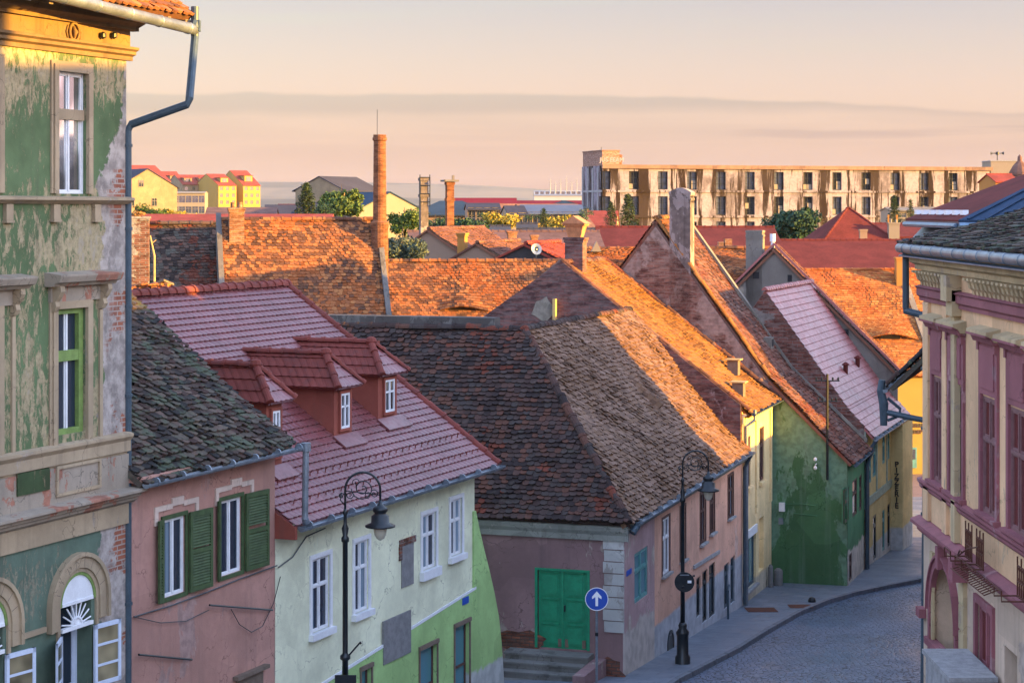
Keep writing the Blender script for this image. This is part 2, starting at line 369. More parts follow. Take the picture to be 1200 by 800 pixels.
def gutter(mb, p0, p1, r=.08, up=V((0, 0, 1)), seg=7, brk=1.0, m=0):
    d = p1 - p0; L = d.length; d.normalize(); a = d.cross(up).normalized(); vs = []
    for q in (0, L):
        for rr in (r, r - .012):
            for k in range(seg + 1):
                th = math.pi * k / seg; vs.append(p0 + d * q + a * math.cos(th) * rr - up * math.sin(th) * rr)
    n = seg + 1
    fs = [(k, k + 1, 2 * n + k + 1, 2 * n + k) for k in range(seg)] + [(n + k, n + k + 1, 3 * n + k + 1, 3 * n + k) for k in range(seg)]
    fs += [(0, n, 3 * n, 2 * n), (seg, n + seg, 3 * n + seg, 2 * n + seg), list(range(n)), list(range(2 * n, 3 * n))]
    mb.add(vs, fs, m)
    k = 0.3
    while k < L:                                            # joint bands and brackets
        c = p0 + d * k; mb.tube([c - d * .018, c + d * .018], r * 1.09, 10, m); k += brk
def chimney(name, label, x, y, z0, z1, w=.6, d=.5, ang=0.0, m=None, capm=None, pots=0, hood=False, group=None, cat='chimney', par=None, cw=.06):
    if par is None: rt = root(name, label, cat, (x, y, z0), group)
    else: rt = par
    c, s = math.cos(ang), math.sin(ang)
    P = lambda a, b, h: V((x + a * c - b * s, y + a * s + b * c, h))
    st = MB(); st.box(P, -w / 2, w / 2, -d / 2, d / 2, z0, z1)
    so_ = obj('stack' if par is None else 'chimney', st, m, rt)
    cb = MB(); cb.box(P, -w / 2 - cw, w / 2 + cw, -d / 2 - cw, d / 2 + cw, z1, z1 + .08); cb.box(P, -w / 2 - cw / 2, w / 2 + cw / 2, -d / 2 - cw / 2, d / 2 + cw / 2, z1 - .09, z1 - .001)
    for k in range(pots):
        cb.tube([P((k + .5) / pots * w - w / 2, 0, z1 + .08), P((k + .5) / pots * w - w / 2, 0, z1 + .30)], .09, 8)
    if hood:
        cb.prism(lambda a, b, h: P(b, a, h), [(-w / 2 - .1, z1 + .26), (w / 2 + .1, z1 + .26), (0, z1 + .26 + w * .4)], -d / 2 - .08, d / 2 + .08)
        for sgn in (-1, 1):
            cb.box(P, sgn * w * .42 - .06, sgn * w * .42 + .06, -d / 2 + .02, d / 2 - .02, z1 + .08, z1 + .27)
    obj('cap', cb, capm or m, rt if par is None else so_)
    return rt
def house(name, label, x, y, ang, L, Wd, zb, ze, rise, wm, rm, wins=(), wm2=None, gm=None, fm=None, hip=0.0, over=.3, cat='house', group=None, tl=None, endwins=(), gablem=None, chim=(), cm=None, ridge=True):
    """free-standing pitched house: front faces local -y; ridge along local x. wins: (x, z, w, h) on the front"""
    rt = root(name, label, cat, (x, y, zb), group); c, s = math.cos(ang), math.sin(ang)
    P = lambda a, b, h: V((x + a * c - b * s, y + a * s + b * c, h))
    F = Fr(P(-L / 2, -Wd / 2, 0).x, P(-L / 2, -Wd / 2, 0).y, c, s)
    mb = MB(); holes = [(wx + L / 2 - ww / 2, wx + L / 2 + ww / 2, wz, wz + wh) for wx, wz, ww, wh in wins]
    wall(mb, F, 0, L, zb, ze, holes, rev=.15)
    mb.poly([P(-L / 2, Wd / 2, zb), P(L / 2, Wd / 2, zb), P(L / 2, Wd / 2, ze), P(-L / 2, Wd / 2, ze)])
    for sg in (-1, 1):
        a = sg * L / 2; q = [P(a, -Wd / 2, zb), P(a, Wd / 2, zb), P(a, Wd / 2, ze)] + ([P(a, 0, ze + rise)] if not hip else []) + [P(a, -Wd / 2, ze)]
        mb.poly(q, 0)
    obj('wall', mb, wm, rt)
    rb = MB(); o = over; e = ze - o * rise / (Wd / 2); hx = L / 2 - hip; lx = L / 2 + (o if hip else .12)
    ra, rbx = P(-hx if hip else -lx, 0, ze + rise + .02), P(hx if hip else lx, 0, ze + rise + .02)
    fA, fB, bA, bB = P(-lx, -Wd / 2 - o, e), P(lx, -Wd / 2 - o, e), P(-lx, Wd / 2 + o, e), P(lx, Wd / 2 + o, e)
    fr, bk = [fA, fB, rbx, ra], [bA, bB, rbx, ra]
    if tl:
        tiles(rb, fr, **tl); rb.solid([p for p in bk], V((0, 0, -.1)), 0)
    else:
        rb.solid(fr, V((0, 0, -.12))); rb.solid(bk, V((0, 0, -.12)))
    if hip:
        rb.solid([fA, ra, bA], V((0, 0, -.1))); rb.solid([fB, bB, rbx], V((0, 0, -.1)))
        if ridge:
            for p, q in ((fA, ra), (fB, rbx)): caps(rb, p, q, .1, .4)
    if ridge: caps(rb, ra, rbx, .12, .4)
    obj('roof', rb, rm, rt)
    for (a, b, c_, d) in holes: window(rt, F, a, b, c_, d, fm, gm, inset=.06, fw=.07, sash=False)
    for sg, wx, wz, ww, wh in endwins:
        E = Fr(*P(-L / 2, Wd / 2, 0).xy, s, -c) if sg < 0 else Fr(*P(L / 2, -Wd / 2, 0).xy, -s, c)
        window(rt, E, wx + Wd / 2 - ww / 2, wx + Wd / 2 + ww / 2, wz, wz + wh, fm, gm, inset=-.05, fw=.07, sash=False)
    for cx, cy, h, w_ in chim: chimney('chimney', None, *P(cx, cy, 0).xy, ze + rise * (1 - abs(cy) / (Wd / 2)) - .3, ze + rise + h, w_, w_ * .8, ang, cm or wm, par=rt)
    return rt, P
def crownmesh(rg, c, rx, ry, rz, n, leaf, holes=.45, seed=0):
    mb = MB(); k = 0; guard = 0
    while k < n and guard < n * 12:
        guard += 1
        d = V((rg.gauss(0, 1), rg.gauss(0, 1), rg.gauss(0, 1))).normalized(); r = rg.random() ** .42
        p = V((d.x * rx * r, d.y * ry * r, d.z * rz * r))
        nn = mnoise.noise(p * (1.5 / max(.3, min(rx, rz))) + V((seed * 5.1, 0, 0)))
        if nn < -.10 - (1 - r) * .3 or (r > .8 and nn < .12): continue
        k += 1; s = leaf * rg.uniform(.6, 1.4)
        a = V((rg.gauss(0, 1), rg.gauss(0, 1), rg.gauss(0, 1))).normalized(); b = a.cross(V((rg.gauss(0, 1), rg.gauss(0, 1), rg.gauss(0, 1)))).normalized()
        q = c + p; mb.poly([q - a * s, q + b * s * .5, q + a * s, q - b * s * .5])
    return mb
def tree(name, label, px, Y, ptop, pbot, pw, lm, tm, kind='round', n=1400, leaf=None, group=None, zb=None, seed=0, dx=0):
    """deciduous or conifer; pixel extents give the real size at distance Y"""
    rg = random.Random(seed + 11); X = (px - 600) / FPX * Y; zt = zat(ptop, Y); zc0 = zat(pbot, Y); wd = pw / FPX * Y
    zb = zc0 - .2 * (zt - zc0) if zb is None else zb
    rt = root(name, label, 'tree' if kind != 'bush' else 'bush', (X, Y, zb), group); leaf = leaf or wd * .035
    tb = MB(); H = zt - zb
    tb.tube([V((X, Y, zb)), V((X + wd * .02, Y, zb + H * .4)), V((X, Y, zt - H * .06))], [max(.06, wd * .035), max(.05, wd * .025), .015], 7)
    cb = MB()
    if kind == 'conifer':
        L = 15; hz = zt - zc0
        for i in range(L):
            f = i / L; z0 = zc0 + hz * f; r = wd / 2 * (1 - f) ** .85 * rg.uniform(.82, 1.08) + wd * .03; nb = 9 if i < 11 else 6
            for j in range(nb):
                a = 2 * math.pi * (j + rg.random() * .7) / nb + i; rr = r * rg.uniform(.75, 1.1)
                tip = V((X + math.cos(a) * rr, Y + math.sin(a) * rr, z0 - rr * .18 + rg.uniform(0, .15) * rr)); bs = V((X, Y, z0 + hz / L * .8))
                if i < 12 and j % 2 == 0: tb.tube([bs, tip], [wd * .008, wd * .002], 4)
                m_ = int(n / (L * nb)) + 3
                for k in range(m_):
                    g = rg.random() ** .7; q = bs.lerp(tip, g) + V((rg.gauss(0, 1), rg.gauss(0, 1), rg.gauss(0, .7) - .4)) * (wd * .035)
                    a1 = V((math.cos(a) + rg.gauss(0, .5), math.sin(a) + rg.gauss(0, .5), rg.gauss(-.2, .4))).normalized(); b1 = a1.cross(V((rg.gauss(0, 1), rg.gauss(0, 1), 1))).normalized()
                    s_ = leaf * rg.uniform(.6, 1.4); cb.poly([q - a1 * s_, q + b1 * s_ * .45, q + a1 * s_, q - b1 * s_ * .45])
    else:
        nl = 7 if kind != 'bush' else 5; lobes = [(V((X, Y, (zt + zc0) / 2)), .62)]
        for i in range(nl):
            a = 2 * math.pi * i / nl + rg.random(); e = rg.uniform(-.5, .75)
            c = V((X + math.cos(a) * wd * .26, Y + math.sin(a) * wd * .26, (zt + zc0) / 2 + e * (zt - zc0) * .36)); lobes.append((c, rg.uniform(.28, .45)))
            tb.tube([V((X, Y, zb + H * .35)), (V((X, Y, zb + H * .6)) + c) / 2, c], [wd * .018, wd * .012, wd * .005], 5)
        for i, (c, k) in enumerate(lobes):
            q = crownmesh(rg, c, wd / 2 * k * 1.15, wd / 2 * k * 1.15, (zt - zc0) / 2 * k * 1.05, int(n * k / 3), leaf, seed=seed + i); cb.add(q.v, q.f)
    obj('trunk', tb, tm, rt); obj('crown', cb, lm, rt); return rt
# ------------------------------------------------------------------ palette
DA = norm2(.386, .922); D4 = norm2(.31, .951)
FA = Fr(-6.485, 33.0, *DA)                       # facade line of the three houses on the left
F4 = Fr(2.77, 49.0, *D4)                         # corner house, street side
F4L = Fr(2.77, 49.0, F4.nx, F4.ny)               # corner house, end wall facing the camera (t < 0 to the left)
F5 = Fr(7.42, 63.3, *D4)
F6 = Fr(11.53, 67.5, *D4)
F7 = Fr(12.83, 71.5, *norm2(2.92, 8.1))
F8 = Fr(15.75, 79.6, *D4)
FR = Fr(7.34, 35.0, 0, -1)                       # facade line of the cream and purple building on the right

M_pl_A = None
def a_plaster(name, c, under, thr, base=(.33, .29, .22)):
    """A's facade: green paint flaking to beige, and a bare grey strip with brick showing at the corner"""
    m, t = mat(name, .92, .15)
    n = t.noise(t.pos, 1.1, 5, .6); col = t.mix(t.mr(n, .3, .7), sc(c, .75), sc(c, 1.2))
    ph = t.noise(t.vscale(t.pos, (1.5, 1.5, .6)), 4.6, 11, .80, .4)
    sz = t.node('ShaderNodeSeparateXYZ', {0: t.pos}).outputs[2]
    big = t.noise(t.pos, .55, 3, .5)
    k = t.math('ADD', ph, t.math('MULTIPLY', t.math('SUBTRACT', big, .5), .45))
    zb = t.math('MULTIPLY', t.math('SINE', t.math('ADD', t.math('MULTIPLY', sz, 2.35), -.35)), -.045)
    k = t.math('ADD', k, zb)
    pk = t.mr(k, thr - .01, thr + .03)
    fine = t.noise(t.pos, 12, 5, .7)
    u = t.mix(t.mr(fine, .3, .7), sc(under, .72), sc(under, 1.15)); u = t.mix(t.mr(k, thr + .13, thr + .15), u, base)
    col = t.mix(pk, col, u)
    tt = t.math('SUBTRACT', t.dot(t.pos, (DA[0], DA[1], 0)), -6.485 * DA[0] + 33 * DA[1])      # metres along the facade, 0 at the corner
    zc_ = t.node('ShaderNodeSeparateXYZ', {0: t.pos}).outputs[2]
    tt2 = t.math('SUBTRACT', tt, t.mr(zc_, .3, 2.2, -.12, .55)); edge = t.math('ADD', tt2, t.math('MULTIPLY', t.math('SUBTRACT', t.noise(t.pos, 1.6, 6, .65), .5), 1.1))
    ek = t.mr(edge, -.62, -.56)
    rawc = t.mix(t.mr(t.noise(t.pos, 4, 5, .65), .35, .65), (.24, .21, .19), (.44, .39, .35))
    bvec = t.node('ShaderNodeCombineXYZ', {0: tt, 1: sz, 2: 0.0}).outputs[0]
    bt = t.node('ShaderNodeTexBrick', {'Vector': bvec, 'Color1': (.34, .12, .07), 'Color2': (.24, .09, .06), 'Mortar': (.35, .30, .26), 'Scale': 1.0, 'Mortar Size': .012, 'Brick Width': .26, 'Row Height': .085}).outputs[0]
    bk = t.math('MULTIPLY', t.mr(t.noise(t.pos, 1.1, 6, .7), .53, .56), t.mr(edge, -.45, -.2))
    rawc = t.mix(bk, rawc, bt); col = t.mix(ek, col, rawc)
    st = t.noise(t.vscale(t.pos, (3, 3, .2)), 1.5, 5, .6); col = t.mix(t.math('MULTIPLY', t.mr(st, .52, .78), .4), col, (.09, .08, .06))
    h = t.math('SUBTRACT', t.math('MULTIPLY', fine, .6), t.math('ADD', pk, ek)); fin(t, col, h, .5, .015); return m
m_green_a = a_plaster('flaking_green', (.11, .165, .08), (.36, .30, .18), .525)
m_green_a2 = a_plaster('dark_green_render', (.11, .16, .12), (.25, .24, .17), .60)
m_stone_a = plaster('ochre_stucco', (0.381, 0.297, 0.196), (0.336, 0.280, 0.218), .60, 1.4, .5, (0.090, 0.073, 0.057), under2=(0.358, 0.168, 0.115))
m_cornice_a = plaster('sooty_ochre_cornice', (.21, .135, .070), (.16, .11, .07), .60, 1.6, .5, (.06, .045, .03))
m_ledge = plaster('worn_ledge', (.32, .27, .21), (.34, .16, .11), .56, 1.6, .4)
m_pink = plaster('salmon_render', (0.437, 0.241, 0.192), (0.349, 0.231, 0.202), .60, .8, .35, (0.122, 0.096, 0.091))
m_cream = plaster('cream_render', (.72, .74, .53), (.62, .66, .50), .62, .5, .10, (.4, .4, .3))
m_lime = plaster('lime_render', (.36, .56, .22), (.45, .55, .38), .66, .6, .15, (.2, .25, .12), damp=(-10.95, .18, (.46, .48, .46)))
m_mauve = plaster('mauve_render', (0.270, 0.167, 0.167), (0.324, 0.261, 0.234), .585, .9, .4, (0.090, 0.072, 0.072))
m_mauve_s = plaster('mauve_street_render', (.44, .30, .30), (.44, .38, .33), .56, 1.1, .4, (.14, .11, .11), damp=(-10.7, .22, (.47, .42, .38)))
m_salmon = plaster('apricot_render', (.66, .38, .27), (.58, .40, .32), .62, .7, .25, (.25, .16, .13), damp=(-11.15, .03, (.38, .40, .43)))
m_yellow5 = plaster('butter_render', (.80, .62, .33), (.7, .6, .42), .66, .8, .2, (.3, .24, .15), damp=(-12.35, .06, (.52, .46, .34)))
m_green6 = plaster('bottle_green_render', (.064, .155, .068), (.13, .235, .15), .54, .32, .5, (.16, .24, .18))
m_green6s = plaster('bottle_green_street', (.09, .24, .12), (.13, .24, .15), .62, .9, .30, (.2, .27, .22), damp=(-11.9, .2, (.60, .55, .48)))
m_yellow7 = plaster('ochre_yellow_render', (.64, .50, .24), (.6, .5, .3), .66, .7, .3, (.3, .25, .15), damp=(-12.6, .05, (.50, .50, .50)))
m_cement = plaster('grey_cement', (0.202, 0.181, 0.156), (0.260, 0.225, 0.180), .56, .6, .5, (0.078, 0.069, 0.060))
m_cap = plaster('mortar_cap', (.16, .15, .14), (.11, .10, .09), .52, 1.5, .5, (.07, .07, .06))
m_r_wall = plaster('apricot_stucco', (.74, .49, .28), (.52, .38, .24), .60, 1.1, .3, (.22, .15, .10))
m_r_pur = plaster('purple_trim', (.29, .11, .125), (.34, .19, .20), .60, 1.6, .3, (.10, .05, .07), rough=.7)
m_r_low = plaster('beige_stucco', (.60, .46, .34), (.42, .34, .28), .58, 1.2, .35, (.18, .13, .10))
m_r_cor = plaster('ochre_cornice', (.52, .41, .24), (.42, .34, .24), .60, 1.4, .45, (.16, .12, .08))
m_brick5 = brick('old_brick_mauve', (F4.nx, F4.ny), (0.250, 0.122, 0.103), (0.164, 0.079, 0.075), (0.183, 0.140, 0.131), .42, .13, (0.317, 0.252, 0.263), .60, .45)
m_brick6 = brick('old_brick_brown', (F4.nx, F4.ny), (0.278, 0.144, 0.107), (0.185, 0.090, 0.076), (0.250, 0.189, 0.163), .40, .12, (0.286, 0.216, 0.189), .50, .33)
m_brick7 = brick('old_brick_red', (F4.nx, F4.ny), (0.266, 0.103, 0.078), (0.178, 0.070, 0.052), (0.214, 0.164, 0.146), .36, .12, (0.230, 0.208, 0.190), .56, .6)
m_brick_l = brick('orange_brick', (1, 0), (0.418, 0.182, 0.076), (0.319, 0.129, 0.061), (0.342, 0.258, 0.182), .25, .08)
m_brick_s = brick('stack_brick', (1, 0), (0.304, 0.125, 0.057), (0.251, 0.099, 0.049), (0.228, 0.106, 0.061), .22, .07)
m_white_chim = plaster('sooty_plaster', (0.288, 0.248, 0.240), (0.136, 0.112, 0.104), .48, 1.3, .5, (0.040, 0.036, 0.036))
m_white = plain('white_paint', (.72, .74, .76), .5, var=.06)
m_bluewhite = plain('bluish_white_paint', (.55, .62, .74), .5, var=.06)
m_wgreen = plain('moss_green_paint', (.17, .26, .07), .6, var=.2)
m_shut = plain('shutter_green', (.05, .085, .032), .65, var=.25)
m_door = plain('emerald_paint', (.012, .23, .115), .55, var=.15)
m_brown = plain('brown_paint', (.10, .05, .04), .6, var=.25)
m_dark = plain('dark_interior', (.012, .012, .014), .8)
m_teal = plain('teal_paint', (.10, .28, .28), .6)
m_zinc = plain('zinc', (.23, .27, .31), .42, .55, var=.22, scale=3)
m_bluezinc = plain('blue_painted_pipe', (.055, .085, .11), .5, .2, var=.15)
m_sheet = plain('blue_sheet_metal', (.16, .24, .33), .38, .5, var=.2, scale=2)
m_iron = plain('black_iron', (.012, .018, .022), .35, .3, spec=.6)
m_rust = plain('rusty_iron', (.10, .035, .02), .8, .2)
m_wood = plain('weathered_wood', (.16, .12, .09), .85)
m_woodl = plain('pale_wood', (.55, .36, .14), .8)
m_redwall = plaster('red_brown_render', (.30, .085, .06), None, grime=.2)
m_glassA = glassmat('glass_dark'); m_glassA.node_tree.nodes['Principled BSDF'].inputs['IOR'].default_value = 2.3; m_glassS = glassmat('sky_mirror_glass', (.62, .62, .62), .05); m_glassS.node_tree.nodes['Principled BSDF'].inputs['Metallic'].default_value = .8; m_glassB = curtainglass('curtained_glass', (.22, .32, .41), (.02, .03, .05), .44, 7, DA)
m_glassG = curtainglass('greenish_glass', (.16, .42, .50), (.08, .22, .27), .36, 5, D4)
m_glassR = curtainglass('red_curtain_glass', (.16, .035, .03), (.012, .008, .01), .62, 6, (0, 1))
m_glassT = glassmat('casement_glass', (.20, .17, .10), .12)
m_grey = plain('grey_boarding', (.20, .20, .20), .8)
m_lamp = plain('lamp_glass', (.55, .52, .40), .15, var=.05)
m_blue = plain('sign_blue', (.02, .08, .42), .4, var=.05); m_signw = plain('sign_white', (.85, .87, .9), .4, var=.04)
m_concrete = plain('concrete', (.30, .30, .30), .9, var=.2)
m_step = plaster('step_stone', (.20, .20, .19), (.14, .14, .13), .56, 1.5, .3)
m_rubble = brick('rubble_brick', DA, (0.258, 0.099, 0.061), (0.167, 0.068, 0.046), (0.228, 0.198, 0.175), .22, .08, (0.319, 0.304, 0.289), .50, 1.2)
m_rubble4 = brick('crumbling_brick', (F4.nx, F4.ny), (.34, .12, .07), (.16, .07, .05), (.10, .08, .07), .24, .085)
# roofs
m_t_moss = tilemat('mossy_tiles', [(0.044, 0.037, 0.034), (0.076, 0.055, 0.046), (0.031, 0.030, 0.030), (0.106, 0.088, 0.070), (0.062, 0.037, 0.031), (0.132, 0.092, 0.074)], (0.145, 0.118, 0.092), .62, 1.5, moss=(0.084, 0.109, 0.071), mth=.50, tint=.1)
m_t_dark = tilemat('dark_brown_tiles', [(0.055, 0.035, 0.031), (0.090, 0.050, 0.041), (0.036, 0.027, 0.026), (0.074, 0.051, 0.045), (0.120, 0.055, 0.039), (0.062, 0.050, 0.046)], (0.182, 0.054, 0.035), .63, .8, moss=(0.077, 0.070, 0.057), mth=.58)
m_t_grey = tilemat('grey_brown_tiles', [(0.163, 0.083, 0.042), (0.192, 0.103, 0.056), (0.117, 0.060, 0.036), (0.218, 0.124, 0.078), (0.148, 0.083, 0.053), (0.242, 0.144, 0.098)], None, moss=(0.124, 0.083, 0.057), mth=.66, rough=.7, spec=.25)
m_t_gold = tilemat('weathered_ochre_tiles', [(0.230, 0.103, 0.033), (0.270, 0.125, 0.040), (0.158, 0.070, 0.026), (0.206, 0.103, 0.043), (0.301, 0.147, 0.046)], None, moss=(0.119, 0.063, 0.033), mth=.62, rough=.8)
m_t_six = tilemat('red_brown_tiles', [(0.158, 0.062, 0.042), (0.099, 0.050, 0.039), (0.198, 0.090, 0.060), (0.073, 0.040, 0.033), (0.172, 0.105, 0.084)], (0.185, 0.056, 0.036), .6, .9, moss=(0.125, 0.105, 0.096), mth=.57)
m_t_brick = tilemat('orange_brown_tiles', [(0.258, 0.095, 0.040), (0.319, 0.119, 0.046), (0.129, 0.059, 0.036), (0.365, 0.154, 0.059), (0.076, 0.042, 0.030), (0.274, 0.126, 0.059), (0.099, 0.056, 0.040)], (0.380, 0.119, 0.040), .57, .35, moss=(0.057, 0.042, 0.030), mth=.56)
m_t_b1 = tilemat('dark_tiles', [(0.070, 0.045, 0.035), (0.105, 0.070, 0.056), (0.038, 0.029, 0.026), (0.140, 0.084, 0.063), (0.084, 0.077, 0.063), (0.028, 0.023, 0.021)], (0.182, 0.056, 0.035), .60, .6, moss=(0.105, 0.105, 0.084), mth=.54)  # darker palette than the neighbouring tile roofs
m_t_orange = tilemat('orange_tiles', [(0.368, 0.133, 0.040), (0.416, 0.163, 0.050), (0.304, 0.111, 0.036), (0.448, 0.200, 0.066), (0.240, 0.096, 0.040)], (0.440, 0.126, 0.040), .58, .4, tint=.1)
m_t_far = tilemat('faded_tiles', [(0.182, 0.076, 0.053), (0.152, 0.068, 0.046), (0.213, 0.099, 0.061), (0.122, 0.061, 0.046)], tint=.3)
m_r_dkred = plain('dark_red_sheet', (0.120, 0.026, 0.022), .88, spec=.12, var=.2, scale=1)
m_r_red = plain('red_roof', (0.255, 0.053, 0.038), .88, spec=.12, var=.2, scale=1)
m_r_magenta = plain('magenta_roof', (0.150, 0.013, 0.026), .88, spec=.12, var=.08, scale=.1)
m_r_blue = plain('blue_grey_roof', (0.026, 0.049, 0.079), .88, spec=.12, var=.15, scale=.3)
m_r_slate = plain('slate_roof', (0.045, 0.046, 0.064), .88, spec=.12, var=.15, scale=.3)
m_r_brown = plain('brown_roof', (0.150, 0.083, 0.068), .88, spec=.12, var=.25, scale=1)
m_r_black = plain('tarred_roof', (.035, .03, .032), .7, var=.3, scale=1)

def redmetal(name, base, d, step, rough=.33, dirty=(.14, .05, .045)):
    m, t = mat(name, rough, .75); n = t.noise(t.pos, .8, 5, .6)
    col = t.mix(t.mr(n, .35, .7), base, sc(base, .7)); n2 = t.noise(t.pos, 3.5, 6, .72)
    col = t.mix(t.math('MULTIPLY', t.mr(n2, .50, .64), .75), col, dirty)
    fin(t, col, t.noise(t.pos, 6, 3), .10, .02, rough=t.mr(n2, .35, .7, rough - .05, rough + .25))
    t.b.inputs['Coat Weight'].default_value = .25; t.b.inputs['Coat Roughness'].default_value = .25; return m
m_red3 = redmetal('red_tile_sheet', (.215, .062, .064), DA, .35)
m_red3d = redmetal('red_ridge_and_shaded_flank', (.20, .045, .033), DA, .35, .7); m_red3d.node_tree.nodes['Principled BSDF'].inputs['Coat Weight'].default_value = 0; m_red3d.node_tree.nodes['Principled BSDF'].inputs['Specular IOR Level'].default_value = .25  # ridge tiles, and dormer flanks with shade put into their red
m_red7 = redmetal('pink_red_sheet', (.38, .115, .105), D4, .3, .36, (.3, .1, .09))

# ------------------------------------------------------------------ ground, street, pavement, hills
GP = [(-200, 2.0), (10, -7.6), (30, -10.0), (49, -11.8), (63, -12.9), (72, -13.25), (80, -13.7), (110, -15.0), (150, -16.2), (400, -17), (9000, -17)]
def gz(y):
    for (a, b), (c, d) in zip(GP, GP[1:]):
        if y <= c: return b + (d - b) * (y - a) / (c - a)
    return -17.0
def ghit(px, py):
    k = (py - HY) / FPX; lo, hi = 20.0, 400.0
    for _ in range(50):
        y = (lo + hi) / 2
        if -gz(y) > k * y: lo = y
        else: hi = y
    return V(((px - 600) / FPX * lo, lo, gz(lo)))
def sheet(xl, xr, ys, dz, nx=1):
    mb = MB()
    for i in range(len(ys) - 1):
        for k in range(nx):
            q = []
            for (y, a, b) in ((ys[i], k, k + 1), (ys[i + 1], k + 1, k)):
                for e in (a, b): q.append(V((xl(y) + (xr(y) - xl(y)) * e / nx, y, gz(y) + dz)))
            mb.poly(q)
    return mb
m, t = mat('earth_and_grass', .95, .1); n = t.noise(t.pos, .02, 6, .6); n2 = t.noise(t.pos, .6, 5, .6)
fin(t, t.mix(t.mr(n2, .3, .7), t.mix(t.mr(n, .4, .6), (.10, .11, .05), (.17, .14, .09)), (.09, .08, .06)), n2, .5, .05); m_earth = m
structure('ground', sheet(lambda y: -5800, lambda y: 5800, [-200, 10, 30, 49, 63, 72, 80, 110, 150, 400, 2000, 5800], 0), m_earth)
# cobbled carriageway
m, t = mat('cobbles', .3, .6)
vv = t.vscale(t.pos, (1, 1, .3)); vo = t.node('ShaderNodeTexVoronoi', {'Vector': vv, 'Scale': 6.5, 'Randomness': .75}, feature='DISTANCE_TO_EDGE').outputs[0]
vc = t.node('ShaderNodeTexVoronoi', {'Vector': vv, 'Scale': 6.5, 'Randomness': .75}, feature='F1'); cell = t.node('ShaderNodeSeparateColor', {0: vc.outputs['Color']}).outputs[0]
stone = t.ramp(cell, [(0, (.055, .090, .15)), (.5, (.085, .13, .21)), (1, (.13, .185, .275))])
n = t.noise(t.pos, .35, 5, .6); stone = t.mix(t.math('MULTIPLY', t.mr(n, .42, .65), .45), stone, (.10, .12, .16))
gapk = t.mr(vo, .02, .09); col = t.mix(gapk, (.025, .025, .027), stone)
hgt = t.math('ADD', t.mr(vo, 0, .22), t.math('MULTIPLY', cell, .35))
fin(t, col, hgt, .5, .015, rough=t.math('ADD', t.mr(n, .4, .65, .28, .5), t.math('MULTIPLY', t.math('SUBTRACT', 1.0, gapk), .3))); m_cob = m
curbpx = [(790, 800), (860, 764), (895, 742), (934, 720), (968, 706), (1000, 697), (1040, 688.5), (1074, 682)]
CB = [ghit(a, b) for a, b in curbpx]; CB = [V((CB[0].x - 3.6, 38, gz(38))), V((CB[0].x - 1.4, 44, gz(44)))] + CB + [V((CB[-1].x + 5, CB[-1].y + 5.4, gz(CB[-1].y + 5.4)))]
def cbx(y):
    for a, b in zip(CB, CB[1:]):
        if a.y <= y <= b.y: return a.x + (b.x - a.x) * (y - a.y) / (b.y - a.y)
    return CB[0].x - (CB[0].y - y) * .4 if y < CB[0].y else CB[-1].x
ys = sorted({22, 26, 30, 34, 38, 42, 49, 52, 63, 72, 80, 90, 110, 150, *[c.y for c in CB]})
ysr = [y for y in ys if y <= CB[-1].y]
structure('road', sheet(cbx, lambda y: 30, ysr, .004, 2), m_cob)
mb = MB().poly([V((CB[-1].x, CB[-1].y, gz(CB[-1].y) + .004)), V((30, CB[-1].y, gz(CB[-1].y) + .004)), V((30, 80, gz(80) + .004)), V((CB[-1].x + 3, 80, gz(80) + .004))])
m, t = mat('paving', .45, .45)
u = t.dot(t.pos, (.36, .93, 0)); v_ = t.dot(t.pos, (.93, -.36, 0)); bv = t.node('ShaderNodeCombineXYZ', {0: v_, 1: u, 2: 0.0}).outputs[0]
b = t.node('ShaderNodeTexBrick', {'Vector': bv, 'Color1': (.13, .16, .20), 'Color2': (.17, .20, .245), 'Mortar': (.09, .10, .115), 'Scale': 1.0, 'Mortar Size': .012, 'Brick Width': .9, 'Row Height': .45})
n = t.noise(t.pos, .9, 5, .65); fin(t, t.mix(t.math('MULTIPLY', t.mr(n, .4, .7), .5), b.outputs[0], (.12, .13, .15)), t.math('ADD', t.math('MULTIPLY', b.outputs[1], -.5), n), .35, .015, rough=t.mr(n, .35, .65, .38, .62)); m_pave = m
pv = sheet(lambda y: -4 if y < 75 else 4, cbx, ysr, .13)
pv.add(*(lambda q: (q.v, q.f))(sheet(lambda y: 4, lambda y: 18.6 + (y - 74) * .30, [CB[-1].y, 80, 90, 98], .13)))
structure('pavement', pv, m_pave)
kb = MB()
for a, b in zip(CB, CB[1:]):
    d = (b - a).normalized(); nn = V((d.y, -d.x, 0)); L = (b - a).length; k = max(1, int(L / 1.0))
    for i in range(k):
        p, q = a.lerp(b, i / k + .006), a.lerp(b, (i + 1) / k - .006)
        kb.solid([p + V((0, 0, .14)), q + V((0, 0, .14)), q + nn * .15 + V((0, 0, .14)), p + nn * .15 + V((0, 0, .14))], V((0, 0, -.18)))
structure('kerb', kb, plain('kerb_stone', (.13, .14, .16), .7, var=.25))
m_asph = plain('reddish_asphalt', (.20, .13, .11), .8, var=.15, scale=.8)
structure('far_road', sheet(lambda y: 16 + (y - 98) * .2, lambda y: 40, [98.02, 104, 110, 118], .02), m_asph)
